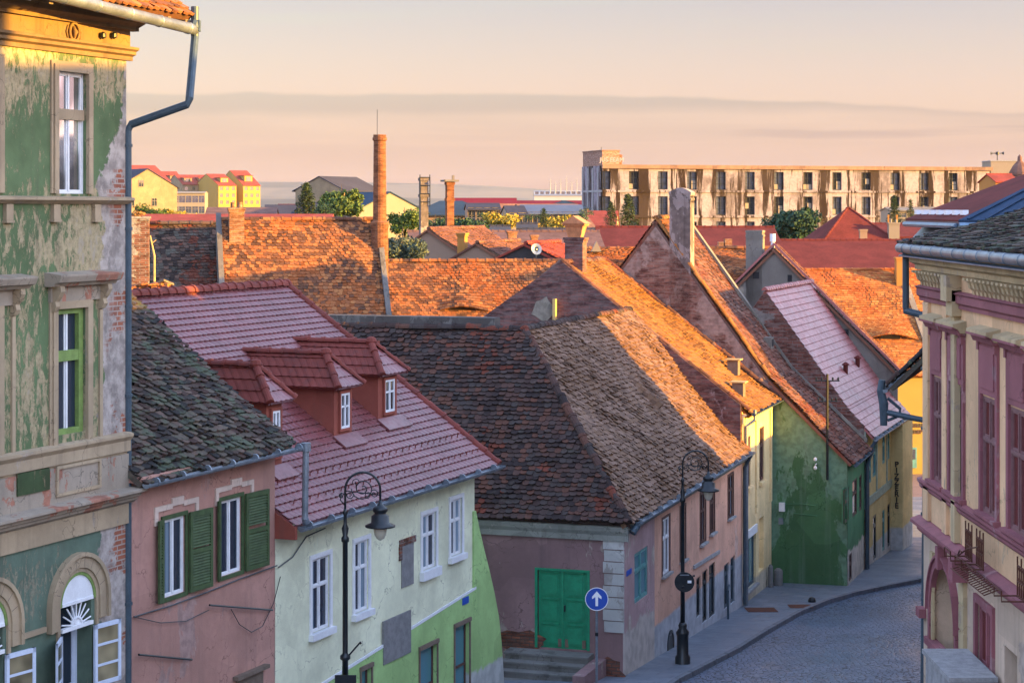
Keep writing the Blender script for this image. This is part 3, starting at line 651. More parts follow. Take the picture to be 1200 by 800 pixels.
# hills on the horizon
m, t = mat('hill_fields', .95, .05); n = t.noise(t.vscale(t.pos, (1, .35, 1)), .006, 5, .6); n2 = t.noise(t.vscale(t.pos, (1, .4, 1)), .0022, 3, .5)
fin(t, t.mix(t.mr(n2, .45, .55), t.mix(t.mr(n, .4, .6), (.10, .105, .10), (.15, .145, .125)), (.19, .17, .14))); m_hill = m
def hill(name, Y, prof, depth, base=-20):
    mb = MB(); N_ = 60; px0, px1 = prof[0][0], prof[-1][0]; rows = []
    for k in range(6):
        row = []
        for i in range(N_ + 1):
            px = px0 + (px1 - px0) * i / N_
            for (a, b), (c, d) in zip(prof, prof[1:]):
                if px <= c + 1e-6: py = b + (d - b) * (px - a) / (c - a); break
            top = zat(py, Y); f = 1 - k / 5.0; f = f * f * (3 - 2 * f)
            h = base + (top - base) * f + mnoise.noise(V((px * .02, k * 1.3, Y))) * (top - base) * (.04 if k else .015)
            row.append(V(((px - 600) / FPX * Y, Y - depth * k / 5.0, h)))
        rows.append(row)
    for a, b in zip(rows, rows[1:]):
        for i in range(N_): mb.poly([a[i], a[i + 1], b[i + 1], b[i]])
    return structure(name, mb, m_hill, smooth=True)
hill('hills', 5200, [(-380, 200), (100, 207), (310, 213), (450, 214), (560, 217), (640, 222), (720, 227), (1000, 226), (1400, 219), (1580, 214)], 2200)
hill('hills', 2900, [(-500, 233), (200, 229), (330, 232), (460, 231), (600, 236), (760, 237), (1200, 236), (1900, 232)], 1200)
# ------------------------------------------------------------------ building A: tall flaking green house at the left edge
rtA = root('green_house', 'tall three-storey house with flaking green paint and ochre stucco trim at the left edge', 'house', FA.p(-3, 0, gz(30)))
P = FA.p
zz = FA.z
wins = []
def hole(F, pa, pb, ya, yb, o=0.0):
    a, b = F.t(pa, o), F.t(pb, o); m_ = (pa + pb) / 2; return (a, b, F.z(m_, yb, o), F.z(m_, ya, o))
wU = hole(FA, 66, 101, 85, 227); wM = hole(FA, 65, 100, 361, 508)
wB = hole(FA, 69, 107, 700, 815); wB = (wB[0], wB[1], wB[2], zz(88, 706))
pitch = FA.t(83) - FA.t(5) ; sh = -2.32
def shf(h): return (h[0] + sh, h[1] + sh, h[2], h[3])
zM = zz(72, 604); zTop = FA.zt(0, 34)
mb = MB(); wall(mb, FA, -7, 0, zM, zTop + .9, [wU, wM, shf(wU), shf(wM)], rev=.25)
obj('upper_wall', mb, m_green_a, rtA)
mb = MB(); wall(mb, FA, -7, 0, -12, zM, [wB, shf(wB)], rev=.35); obj('ground_floor_wall', mb, m_green_a2, rtA)
mb = MB(); mb.poly([P(0, 0, -12), P(0, 0, zTop + .9), P(0, -9, zTop + .9), P(0, -9, -12)]); mb.poly([P(-7, 0, -12), P(-7, 0, zTop + .9), P(-7, -9, zTop + .9), P(-7, -9, -12)]); mb.poly([P(0, -9, -12), P(-7, -9, -12), P(-7, -9, zTop + .9), P(0, -9, zTop + .9)])
obj('side_wall', mb, m_ledge, rtA)
# cornice under the eaves (stepped profile), frieze line, plaster rosette
def mould(name, F, t0, t1, prof, m_, par, ret=None):
    """profile (o, z) swept along the facade, with a return at t1"""
    mb = MB(); q = [(-.02, prof[0][1])] + prof + [(-.02, prof[-1][1])]
    mb.prism(lambda a, b, c: F.p(a, b, c), q, t0, t1); return obj(name, mb, m_, par)
z1, z2 = FA.zt(0, 70), FA.zt(0, 38)
mould('cornice', FA, -7, .12, [(.05, z1 - .02), (.05, z1 + .05), (.12, z1 + .08), (.12, z1 + .13), (.18, z1 + .16), (.18, z1 + .20), (.06, z1 + .22)], m_cornice_a, rtA)
mould('frieze', FA, -7, .05, [(.045, z1 + .222), (.045, z2 + .02)], m_cornice_a, rtA)
mould('cornice', FA, -7, .2, [(.12, z2 + .022), (.12, z2 + .08), (.25, z2 + .14), (.25, z2 + .22), (.38, z2 + .30), (.38, z2 + .42), (.1, z2 + .46)], m_cornice_a, rtA)
mb = MB(); c0 = FA.t(83); zc = FA.z(83, 38); 
for r_, w_ in ((.11, .018),):
    pts = [P(c0 + math.cos(a) * r_ * 1.15, .07, zc + math.sin(a) * r_ * 1.3) for a in [2 * math.pi * k / 20 for k in range(21)]]; mb.tube(pts, .025, 6)
mb.tube([P(c0, .05, zc - .09), P(c0, .09, zc), P(c0, .05, zc + .09)], [.02, .05, .02], 8)
for s_ in (-1, 1): mb.tube([P(c0 + s_ * .16, .055, zc - .1), P(c0 + s_ * .2, .06, zc), P(c0 + s_ * .15, .055, zc + .1)], .018, 6)
obj('stucco_rosette', mb, m_cornice_a, rtA, smooth=True)
for pxx in (115, 128):
    mb = MB(); q = P(FA.t(pxx), .09, FA.z(pxx, 42)); mb.lathe(q - V((0, 0, .06)), [(.01, 0), (.06, .03), (.06, .09), (.01, .12)], 10); obj('vent_knob', mb, m_iron, rtA)
# eaves, roof edge
GZ = FA.z(234, 36, .75); zE = GZ + .27
ovh = .64
mb = MB(); mb.solid([P(-7, .1, z2 + .46), P(.9, .1, z2 + .46), P(.9, ovh, zE - .10), P(-7, ovh, zE - .10)], V((0, 0, .05)))
for k in range(13): 
    a = .78 - k * .55; mb.box(lambda x, y, z: P(x, y, z + (zE - z2 - .56) * (y / ovh) * .9), a, a + .1, .1, ovh + .03, z2 + .34, z2 + .45)
obj('eaves_boarding', mb, m_wood, rtA)
mb = MB(); tiles(mb, [P(-7, ovh + .1, zE), P(.92, ovh + .1, zE), P(.92, -4.5, zE + 4.2), P(-7, -4.5, zE + 4.2)], sag=.03, seed=3)
mb.solid([P(-7, -9, zE), P(.92, -9, zE), P(.92, -4.5, zE + 4.2), P(-7, -4.5, zE + 4.2)], V((0, 0, -.1)))
obj('roof', mb, m_t_brick, rtA)
mb = MB(); mb.poly([P(0, 0, zTop + .85), P(0, -9, zTop + .85), P(0, -4.5, zE + 4.1)]); obj('gable_wall', mb, m_ledge, rtA)
# gutter and its long bent downpipe
ge = .95; g0, g1 = P(-7, .75, 0), P(ge, .75, 0); g1.z = GZ; g0.z = g1.z + .38
mb = MB(); mb.tube([g0, g1], .095, 14)
for k in range(9): q = g1.lerp(g0, (.25 + k) / 9); dd = (g1 - g0).normalized(); mb.tube([q - dd * .02, q + dd * .02], .106, 12)
obj('gutter', mb, m_zinc, rtA, smooth=True)
mb = MB(); a = g1 + V((0, 0, .02)); e2 = at(222, 124, 32.95); e3 = P(.10, .14, 0); e3.z = zat(148, e3.y); e3.x = (149.5 - 600) / FPX * e3.y; e4 = V((e3.x, e3.y, -12))
top = V((a.x, a.y, zat(8, a.y)))
mb.tube([a + (g0 - g1).normalized() * .06, a + V((0, 0, .1))], .10, 10)
mb.tube([top, a + V((0, 0, -.15)), e2 + V((0, 0, .12)), e2 + V((-.04, 0, .02)), e3 + V((.06, 0, .03)), e3 + V((0, 0, -.08)), e4], .068, 12)
for q in (.3, 1.7, 3.0, 4.5, 6.2, 8.0): mb.tube([e3 - V((0, 0, q)), e3 - V((0, 0, q + .05))], .085, 12)
mb.box(lambda x, y, z: a + V((x, y, z)), -.09, .09, -.08, .08, -.05, .14)
obj('downpipe', mb, m_bluezinc, rtA)
# storey courses
def course(py0, py1, prof, m_, name='string_course', px=72, t1=.03):
    za, zb = zz(px, py1), zz(px, py0); return mould(name, FA, -7, t1, [(o_, za + (zb - za) * f) for o_, f in prof], m_, rtA)
course(230, 239, [(.04, 0), (.09, .25), (.15, .5), (.15, .85), (.04, 1)], m_stone_a)
for s_ in (0, sh):
    for pc in (63, 111): mb = MB(); a = FA.t(pc) + s_; mb.box(P, a - .085, a + .085, .0, .07, zz(pc, 257), zz(pc, 239.5)); mb.box(P, a - .1, a + .1, .0, .085, zz(pc, 260), zz(pc, 257.2)); obj('sill_console', mb, m_stone_a, rtA)
course(519, 546, [(.03, 0), (.03, .1), (.07, .12), (.07, .6), (.13, .8), (.13, .92), (.03, 1)], m_stone_a)
course(546.2, 596, [(.05, 0), (.05, 1)], m_ledge, 'dado')
course(587, 607, [(.06, 0), (.14, .2), (.14, .35), (.22, .45), (.22, .62), (.34, .75), (.34, .9), (.30, .94), (.05, 1)], m_ledge, 'cornice', t1=.12)
course(607.2, 632, [(.05, 0), (.05, 1)], m_stone_a, 'architrave')
mb = MB()
for s_ in (0, sh):
    for pa, pb in ((16, 54),): mb.box(P, FA.t(pa) + s_ * 0, FA.t(pb) + s_ * 0, .051, .075, zz(35, 577), zz(35, 551))
obj('dado_panel', mb, m_green_a, rtA)
mb = MB(); za, zb = zz(89, 576), zz(89, 541); a, b = FA.t(62), FA.t(114)
for q in ((a, b, za, za + .05), (a, b, zb - .05, zb), (a, a + .05, za + .05, zb - .05), (b - .05, b, za + .05, zb - .05)): mb.box(P, q[0], q[1], .05, .085, q[2], q[3])
obj('dado_frame', mb, m_stone_a, rtA)
# windows with stucco surrounds
def stucco_surround(h, par, wd, out, foot=0.0, ears=True, mm=m_stone_a):
    mb = MB(); a, b, c, d = h
    for x0, x1, y0, y1, oo in ((a - wd, a, c - foot, d + wd, out), (b, b + wd, c - foot, d + wd, out), (a, b, d, d + wd, out), (a - wd * 1.5, a - wd, c - foot, d + wd, out * .5), (b + wd, b + wd * 1.5, c - foot, d + wd, out * .5), (a - wd * 1.5, b + wd * 1.5, d + wd, d + wd * 1.5, out * .5)):
        mb.box(P, x0 + .001, x1 - .001, -.01, oo, y0, y1 - .001)
    return obj('surround', mb, mm, par)
for k, s_ in enumerate((0, sh)):
    h = (wU[0] + s_, wU[1] + s_, wU[2], wU[3])
    f = window(rtA, FA, *h, m_white, m_glassS, inset=.06, fw=.04, tr=(.66,), mw=.025); stucco_surround(h, f, .11, .06)
    mb = MB(); zt_ = h[2] + (h[3] - h[2]) * .66; mb.box(P, h[0] + .02, h[1] - .02, -.08, -.02, zt_ - .10, zt_ + .07); obj('transom', mb, m_stone_a, f)
    h = (wM[0] + s_, wM[1] + s_, wM[2], wM[3])
    f = window(rtA, FA, *h, m_white, m_glassB, inset=.08, fw=.04, tr=(.63,), mw=.025); stucco_surround(h, f, .12, .06, .25)
    mb = MB(); zt_ = h[2] + (h[3] - h[2]) * .63
    for q in ((h[0] - .0, h[1], zt_ - .10, zt_ + .07), (h[0], h[1], h[3] - .09, h[3]), (h[0], h[1], h[2], h[2] + .09)): mb.box(P, q[0] + .01, q[1] - .01, -.12, -.04, q[2], q[3])
    mb.box(P, h[1] - .13, h[1] - .01, -.12, -.035, h[2] + .091, h[3] - .091); obj('green_frame', mb, m_wgreen, f)
    # hood on scrolled consoles
    hx0, hx1 = FA.t(52) + s_, FA.t(126) + s_; hz0, hz1 = zz(88, 334), zz(88, 319)
    mb = MB(); mb.prism(lambda a, b, c: P(a, b, c), [(0, hz0), (.16, hz0), (.20, hz0 + .05), (.28, hz0 + .07), (.32, hz0 + .16), (.32, hz1 - .02), (0, hz1 + .02)], hx0, hx1)
    mb.box(P, hx0 + .1, hx1 - .1, 0, .05, zz(88, 352), hz0)
    obj('hood', mb, m_ledge, f)
    for cx in (FA.t(61) + s_, FA.t(117) + s_):
        mb = MB(); pr = [(0, hz0), (.20, hz0), (.21, hz0 - .08), (.16, hz0 - .17), (.10, hz0 - .24), (.12, hz0 - .32), (.07, hz0 - .40), (0, hz0 - .42)]
        mb.prism(lambda a, b, c: P(a, b, c), pr, cx - .055, cx + .055)
        mb.box(P, cx - .04, cx + .04, 0, .035, wM[2] - .25, hz0 - .421); obj('console', mb, m_stone_a, f)
# round-arched ground floor windows
def arch_band(mb, F, cx, zs, r0, r1, o0, o1, n=18, m=0, leg=0.0, st=1.0):
    for i in range(n):
        a0, a1 = math.pi * i / n, math.pi * (i + 1) / n; q = [(cx + math.cos(a) * r, zs + math.sin(a) * r * st) for a, r in ((a0, r0), (a0, r1), (a1, r1), (a1, r0))]
        mb.add([F.p(x, o, z_) for o in (o0, o1) for x, z_ in q], [(0, 1, 2, 3), (4, 5, 6, 7), (0, 1, 5, 4), (2, 3, 7, 6), (1, 2, 6, 5), (3, 0, 4, 7)], m)
    if leg:
        for s_ in (-1, 1): mb.box(F.p, cx + s_ * r0, cx + s_ * r1, o0, o1, zs - leg, zs - .001, m)
for k, s_ in enumerate((0, sh)):
    cx = FA.t(90) + s_; zs = zz(88, 706); ro = FA.t(122) - FA.t(90); ri = (wB[1] - wB[0]) / 2
    f = window(rtA, FA, wB[0] + s_, wB[1] + s_, wB[2], wB[3], m_bluewhite, m_glassB, inset=.28, fw=.07, tr=(), cols=1, mw=.05, name='arched_window')
    mb = MB(); arch_band(mb, FA, cx, zs, ri + .12, ro * .97, .0, .07, leg=.35); arch_band(mb, FA, cx, zs, ro * .97 + .001, ro * 1.06, .0, .11, leg=.35)
    arch_band(mb, FA, cx, zs, ri + .05, ri + .119, 0, .04, leg=2.2)
    for kk in range(1, 9):
        a = math.pi * kk / 9; mb.add([P(cx + math.cos(a + e) * r, .071, zs + math.sin(a + e) * r) for r, e in ((ri + .13, -.01), (ro * .96, -.006), (ro * .96, .006), (ri + .13, .01))], [(0, 1, 2, 3)], 1)
    obj('arch_moulding', mb, [m_stone_a, m_wood], f)
    mb = MB(); arch_band(mb, FA, cx, zs, ri, ri + .05, -.02, .03, leg=0); obj('green_rim', mb, m_wgreen, f)
    mb = MB(); pts = [P(cx + math.cos(math.pi * i / 16) * ri, .012, zs + math.sin(math.pi * i / 16) * ri) for i in range(17)]; mb.solid(pts, V((0, 0, 0)) + V((FA.nx, FA.ny, 0)) * -.01)
    obj('lunette', mb, m_white, f)
    mb = MB(); zl = zs - .16; hw = ri - .02                          # fan-shaped fretwork panel below the lunette
    mb.box(P, cx - hw, cx + hw, -.05, .03, zs - .01, zs + .04); mb.box(P, cx - hw, cx + hw, -.05, .03, zs - .42, zs - .36)
    for i in range(9):
        a = math.pi * (i + .5) / 9; x1 = cx + math.cos(a) * hw * .95; mb.tube([P(cx, -.01, zs - .37), P(x1, -.01, min(zs - .02, zs - .37 + math.sin(a) * .4))], .014, 5)
    arch_band(mb, FA, cx, zs - .37, .12, .15, -.02, .02, 8); obj('fretwork', mb, m_white, f)
    for sg, wdt, yaw in ((1, .62, 8), (-1, .62, 28)):                    # open casements
        hx = wB[1] + s_ if sg > 0 else wB[0] + s_; ca, sa = math.cos(R(yaw)), math.sin(R(yaw)); z0, z1_ = wB[2] + .05, zs - .44
        Q = lambda a, b, c: P(hx + sg * (a * ca) , .04 + a * sa + b * .5, c)
        mb = MB()
        for q in ((0, wdt, z0, z0 + .07), (0, wdt, z1_ - .07, z1_), (0, .06, z0, z1_), (wdt - .06, wdt, z0, z1_)): mb.box(Q, q[0], q[1], 0, .08, q[2], q[3])
        for g in (.33, .66): zz_ = z0 + (z1_ - z0) * g; mb.box(Q, .06, wdt - .06, .01, .07, zz_ - .02, zz_ + .02)
        cs = obj('casement', mb, m_bluewhite, f); obj('pane', MB().box(Q, .05, wdt - .05, .035, .045, z0 + .05, z1_ - .05), m_glassT, cs)
mb = MB(); zs = zz(88, 706)
mb.box(P, FA.t(18), FA.t(52), 0, .05, zs - .30, zs - .22); obj('impost', mb, m_stone_a, rtA)

# ------------------------------------------------------------------ house 2: low salmon house with green shutters
rt2 = root('shuttered_house', 'low salmon house with green shutters under a sagging mossy tile roof', 'house', FA.p(2.5, 0, gz(36)))
h1 = hole(FA, 191, 216.5, 606, 697); h2 = hole(FA, 257.5, 282.5, 584, 672)
T2 = 5.02; zE2 = FA.z(325, 520, .3)
mb = MB(); wall(mb, FA, .0, T2, -12, zE2 + .02, [h1, h2], rev=.14); mb.poly([P(T2, 0, -12), P(T2, 0, zE2 + .02), P(T2, -3.9, zE2 + 2.85), P(T2, -7.8, zE2), P(T2, -7.8, -12)]); mb.poly([P(0, -7.8, -12), P(T2, -7.8, -12), P(T2, -7.8, zE2), P(0, -7.8, zE2)])
obj('wall', mb, m_pink, rt2)
e0 = P(-.02, .38, FA.zt(0, 559, .38)); e1 = P(T2 + .12, .38, 0); e1.z = FA.zt(T2 + .12, 521, .38); e0.z = e1.z - .02
r0, r1 = P(-.02, -3.9, 0), P(T2 + .10, -3.9, 0)
sl_ = (FA.zt(T2, 350, -3.22) - e1.z) / (3.22 + .38); r0.z = r1.z = e1.z + sl_ * 4.28
mb = MB(); tiles(mb, [e0, e1, r1, r0], .19, .145, .042, .045, .12, 21, .1); mb.solid([P(-.02, -8.1, e1.z), P(T2 + .1, -8.1, e1.z), r1, r0], V((0, 0, -.1)))
caps(mb, r0, r1, .12, .4); obj('roof', mb, m_t_moss, rt2)
mb = MB()
for (a, b) in ((.3, 2.45), (.95, 2.3), (.9, 1.45)):
    n_ = (e1 - e0).normalized(); up_ = (r1 - e1).normalized(); q = e0 + n_ * a + up_ * b; nn = n_.cross(up_).normalized(); nn = nn if nn.z > 0 else -nn
    mb.solid([q + nn * .10, q + n_ * .26 + nn * .12, q + n_ * .26 + up_ * .16 + nn * .10, q + up_ * .16 + nn * .10], -nn * .03)
obj('repair_sheet', mb, plain('pale_blue_sheet', (.20, .32, .52), .4, .3), rt2)
mb = MB(); gutter(mb, e0 + V((.02, -.01, -.07)), e1 + V((.13, .02, -.04)), .075, brk=.8); gq = obj('gutter', mb, m_zinc, rt2)
mb = MB(); ue = e1 + V((.16, .0, -.08)); ue.x = (358.5 - 600) / FPX * ue.y; lo = V((ue.x - .02, ue.y, zat(608, ue.y)))
mb.tube([ue + V((-.0, 0, .06)), lo], .062, 12); mb.tube([ue + V((0, 0, -.04)), ue + V((0, 0, .12))], .095, 12); mb.tube([lo + V((0, 0, .02)), lo + V((.02, .05, -.08))], .07, 12)
obj('downpipe', mb, m_zinc, rt2)
mb = MB(); mb.box(P, 0, T2, .001, .30, zE2 - .16, zE2 - .06); obj('eaves_board', mb, m_pink, rt2)
def shutter(par, F, t0, t1, z0, z1, o=.03, yaw=0, hinge=0):
    ca, sa = math.cos(R(yaw)), math.sin(R(yaw)); w_ = t1 - t0
    if hinge: Q = lambda a, b, c: F.p(t1 - a * ca, o + a * sa + b, c)
    else: Q = lambda a, b, c: F.p(t0 + a * ca, o + a * sa + b, c)
    mb = MB()
    for q in ((0, .07, z0, z1), (w_ - .07, w_, z0, z1), (.07, w_ - .07, z0, z0 + .09), (.07, w_ - .07, z1 - .09, z1), (.07, w_ - .07, (z0 + z1) / 2 - .04, (z0 + z1) / 2 + .04)): mb.box(Q, q[0], q[1], 0, .045, q[2], q[3])
    k = z0 + .10
    while k < z1 - .12:
        if abs(k - (z0 + z1) / 2) > .06: mb.solid([Q(.07, .008, k + .04), Q(w_ - .07, .008, k + .04), Q(w_ - .07, .04, k), Q(.07, .04, k)], V((0, 0, .008)))
        k += .052
    return obj('shutter', mb, m_shut, par)
for h, L_, Rr in ((h1, (180, 191), (217.5, 243)), (h2, (251.5, 257.5), (284, 309))):
    f = window(rt2, FA, *h, m_white, m_glassB, inset=.03, fw=.04, tr=(), cols=2, mw=.022)
    mb = MB(); a, b, c, d = h
    for q in ((a - .07, a, c - .07, d + .07), (b, b + .07, c - .07, d + .07), (a, b, d, d + .07), (a, b, c - .07, c)): mb.box(P, q[0], q[1], -.01, .03, q[2], q[3])
    obj('casing', mb, m_shut, f)
    shutter(rt2, FA, FA.t(L_[0]) + .0, a - .07, c - .03, d + .03, .035, 12, 1)
    shutter(rt2, FA, b + .075, FA.t(Rr[1]), c - .03, d + .03, .035, 4)
    mb = MB(); x0, x1 = FA.t(L_[0]), b + .42; zt_ = d + .16                   # broken stucco lintel
    for q in ((x0, x0 + .10, zt_ - .22, zt_ + .10), (x0 + .1, x0 + .55, zt_ + .01, zt_ + .10), (x0 + .55, x0 + .92, zt_ + .05, zt_ + .19), (x0 + .92, x1, zt_ + .01, zt_ + .10), (x1 - .09, x1, zt_ - .2, zt_ + .01)): mb.box(P, q[0], q[1], -.01, .035, q[2], q[3])
    obj('stucco_lintel', mb, plaster('pale_stucco', (.62, .50, .42), (.5, .3, .25), .6, 2), f)
mb = MB(); hh = hole(FA, 276, 307, 789, 830); mb.box(P, hh[0], hh[1], 0, .03, hh[2], hh[3]); mb.box(P, hh[0] - .1, hh[1] + .1, 0, .12, hh[3], hh[3] + .07); obj('door_hood', mb, m_wood, rt2)
def bar(name, a, b, o, mm=m_iron, r=.02):
    thing_mb = MB(); thing_mb.tube([P(FA.t(a[0]), o, FA.z(a[0], a[1])), P(FA.t(b[0]), o * .6, FA.z(b[0], b[1]))], r, 6); return obj(name, thing_mb, mm, rt2)
bar('iron_bar', (240, 708), (316, 714), .1); bar('iron_bar', (158, 766), (222, 772), .08)
mb = MB()
def cable(pts, r=.012, o=.05):
    q = [P(FA.t(px), o, FA.z(px, py)) for px, py in pts]; mb.tube(q, r, 5)
cable([(154, 722), (200, 708), (240, 693), (280, 677), (322, 662)], .014); cable([(154, 722), (185, 729), (215, 727), (242, 714)], .008)
cable([(268, 713), (278, 731), (292, 740), (305, 733), (318, 706), (326, 675)], .008)
obj('cable', mb, m_iron, rt2)
mb = MB(); a_ = FA.t(324); mb.tube([P(a_, .05, FA.z(324, 664)), P(FA.t(340), .06, FA.z(340, 652)), P(FA.t(356), .06, FA.z(356, 628)), P(FA.t(376), .1, FA.z(376, 618))], .014, 5); 
CABLE3 = mb

# ------------------------------------------------------------------ house 3: cream and lime house with the red sheet roof
rt3 = root('cream_house', 'cream and lime house with a glossy red roof and three hipped dormers', 'house', FA.p(10, 0, gz(42)))
TA, TB = T2 + .01, FA.t(556); oe = .45; zE3 = -6.06; zW3 = zE3 + .30
W3 = [hole(FA, 365, 386, 652, 738), hole(FA, 415, 431.5, 633, 716), hole(FA, 494.5, 510.5, 601, 666), hole(FA, 527.5, 541, 584, 650)]
L3 = [hole(FA, 421, 433, 783, 830), hole(FA, 490, 510, 757, 850), hole(FA, 531, 548, 731, 830)]
zdiv = [(FA.t(379), FA.z(379, 800)), (FA.t(553), FA.z(553, 691))]
def divz(t_): a, b = zdiv; return a[1] + (b[1] - a[1]) * (t_ - a[0]) / (b[0] - a[0])
mb = MB(); wall(mb, FA, TA, TB, -9.6, zW3, W3, rev=.12)
mb.poly([P(TB, 0, -12), P(TB, 0, zW3), P(TB, -5.3, -1.95), P(TB, -10, -5.6), P(TB, -10, -12)]); mb.poly([P(TA, -10, -12), P(TB, -10, -12), P(TB, -10, -5.5), P(TA, -10, -5.5)]); obj('upper_wall', mb, m_cream, rt3)
mb = MB(); oL = .035                                                     # lower wall stands slightly proud, its top follows the street
n_ = 24; 
cells = sorted({TA, TB, *[h[0] for h in L3], *[h[1] for h in L3], *[TA + (TB - TA) * i / 16 for i in range(17)]})
for a, b in zip(cells, cells[1:]):
    hh = [h for h in L3 if h[0] < (a + b) / 2 < h[1]]
    if hh: h = hh[0]; mb.poly([P(a, oL, h[3]), P(b, oL, h[3]), P(b, oL, divz(b)), P(a, oL, divz(a))]); mb.poly([P(a, oL, -13), P(b, oL, -13), P(b, oL, h[2]), P(a, oL, h[2])])
    else: mb.poly([P(a, oL, -13), P(b, oL, -13), P(b, oL, divz(b)), P(a, oL, divz(a))])
    mb.poly([P(a, oL, divz(a)), P(b, oL, divz(b)), P(b, -.01, divz(b)), P(a, -.01, divz(a))])
for h in L3:
    for t_ in h[:2]: mb.poly([P(t_, oL, h[2]), P(t_, oL, h[3]), P(t_, -.15, h[3]), P(t_, -.15, h[2])])
    mb.poly([P(h[0], oL, h[3]), P(h[1], oL, h[3]), P(h[1], -.15, h[3]), P(h[0], -.15, h[3])])
obj('lower_wall', mb, m_lime, rt3)
mb = MB(); mb.solid([P(TA, oL - .02, divz(TA) - .01), P(TB, oL - .02, divz(TB) - .01), P(TB, oL - .02, divz(TB) + .05), P(TA, oL - .02, divz(TA) + .05)], V((FA.nx, FA.ny, 0)) * .035); obj('string_line', mb, m_white, rt3)
for i, h in enumerate(W3):
    f = window(rt3, FA, *h, m_white, m_glassB, inset=.03, fw=.04, tr=(.62,), cols=2, cas=.09, casm=m_white, caso=.03, mw=.022, sill=.13 if i != 2 else .2, silm=m_white)
for h in L3:
    f = window(rt3, FA, *h, m_brown, m_glassG, inset=.05, fw=.04, tr=(.5,), cols=1, sash=False)
    mb = MB(); mb.box(P, h[0] - .06, h[1] + .06, oL, oL + .05, h[3], h[3] + .09); mb.box(P, h[1], h[1] + .05, oL, oL + .03, h[2], h[3]); mb.box(P, h[0] - .05, h[0], oL, oL + .03, h[2], h[3]); obj('casing', mb, m_wood, f)
hb = hole(FA, 470, 484, 637, 686)
mb = MB(); mb.box(P, hb[0], hb[1], -.01, .02, hb[2], hb[3]); bl = obj('blind_window', mb, m_grey, rt3)
mb = MB(); mb.box(P, hb[0] - .10, hb[1] + .10, -.01, .035, hb[3], hb[3] + .14); mb.box(P, hb[0] - .12, hb[0], -.01, .035, hb[3] - .30, hb[3]); obj('brick_surround', mb, m_rubble, bl)
hb = hole(FA, 447, 479, 721, 771); mb = MB(); mb.box(P, hb[0], hb[1], oL - .02, oL + .025, hb[2], hb[3]); obj('grey_patch', mb, m_grey, rt3)
hb = hole(FA, 540, 547, 699, 707); mb = MB(); mb.box(P, hb[0], hb[1], oL, oL + .02, hb[2], hb[3]); obj('house_number', mb, m_blue, rt3)
obj('cable', CABLE3, m_iron, rt3)
# flared buttress at the far corner
prof = [(556, 598), (560, 618), (565, 640), (572, 668), (578, 695), (583, 722), (586, 750), (588, 780), (590, 812)]
ys_ = [at(px, py, 47.2) for px, py in prof]; mb = MB(); Ybt = FA.p(TB, 0, 0)
pl = []
for px, py in prof: tt = FA.t(px); pl.append((tt, FA.z(px, py)))
for ths in (1,):
    q = [(TB - .12, pl[0][1])] + pl + [(pl[-1][0], -13), (TB - .12, -13)]
    mb.prism(lambda a, b, c: P(b, a, c), q, .04, -.9)
obj('buttress', mb, m_lime, rt3)
# roof: pressed sheet tiles with a stepped, scalloped surface
def sheet_roof(mb, pts, ex=.20, wave=.2, amp=.018, step=.032, m=0, slab=.08, flat=0):
    P0, U, Vv, N = plane_of(pts); poly = [((p - P0).dot(U), (p - P0).dot(Vv)) for p in pts]; vmax = max(q[1] for q in poly)
    mb.solid([p - N * .01 for p in pts], -N * slab, m); v0 = 0.0; S8 = 4
    while v0 < vmax - .02:
        v1 = min(v0 + ex, vmax); s0 = span(poly, v0 + .001); s1 = span(poly, v1 - .001)
        if s0 and s1:
            a, b = min(s0[0], s1[0]), max(s0[1], s1[1]); n = max(2, int((b - a) / wave * S8)); top = []; bot = []; drp = []
            for i in range(n + 1):
                f = i / n; u0 = s0[0] + (s0[1] - s0[0]) * f; u1 = s1[0] + (s1[1] - s1[0]) * f
                w0 = amp * abs(math.sin(math.pi * u0 / wave)) ** .8; w1 = amp * abs(math.sin(math.pi * u1 / wave)) ** .8; sg = .03 * abs(math.sin(math.pi * u0 / wave)) ** .8 - .02
                bot.append(P0 + U * u0 + Vv * (v0 - sg) + N * (step + w0)); top.append(P0 + U * u1 + Vv * v1 + N * (.004 + w1)); drp.append(P0 + U * u0 + Vv * (v0 - sg + .006) - N * .008)
            for i in range(n):
                mb.add([bot[i], bot[i + 1], top[i + 1], top[i], drp[i], drp[i + 1]], [(0, 1, 2, 3), (0, 4, 5, 1)], m)
        v0 += ex
TV = FA.t(585, oe); ridge_o = -5.3; zR3 = -1.89
TL = TA - .0
E0, E1, R1, R0 = P(TL, oe, zE3), P(TV, oe, zE3), P(TV, ridge_o, zR3), P(TL, ridge_o, zR3)
mb = MB(); sheet_roof(mb, [E0, E1, R1, R0]); mb.solid([P(TL, -10.3, -5.9), P(TV, -10.3, -5.9), R1, R0], V((0, 0, -.08)))
rf3 = obj('roof', mb, m_red3, rt3)
mb = MB(); caps(mb, P(TL, ridge_o, zR3 + .05), P(TV, ridge_o, zR3 + .05), .13, .36, flare=1.25); caps(mb, R1 + V((0, 0, .04)), E1 + V((0, 0, .04)), .10, .42, flare=1.2)
obj('ridge_tiles', mb, m_red3d, rf3)
for k in range(9):                                            # snow guards near the ridge and near the eave
    for fr, ofs in ((.36, .0), ):
        a = 2.6 + k * 1.0; c = P(TL + a, oe + (ridge_o - oe) * (1 - fr), zE3 + (zR3 - zE3) * (1 - fr)); obj('snow_guard', MB().solid([c + V((0, 0, .03)), c + V((FA.dx * .3, FA.dy * .3, .03)), c + V((FA.dx * .3, FA.dy * .3, .12)), c + V((0, 0, .12))], V((FA.nx, FA.ny, 0)) * .02), m_red3d, rf3)
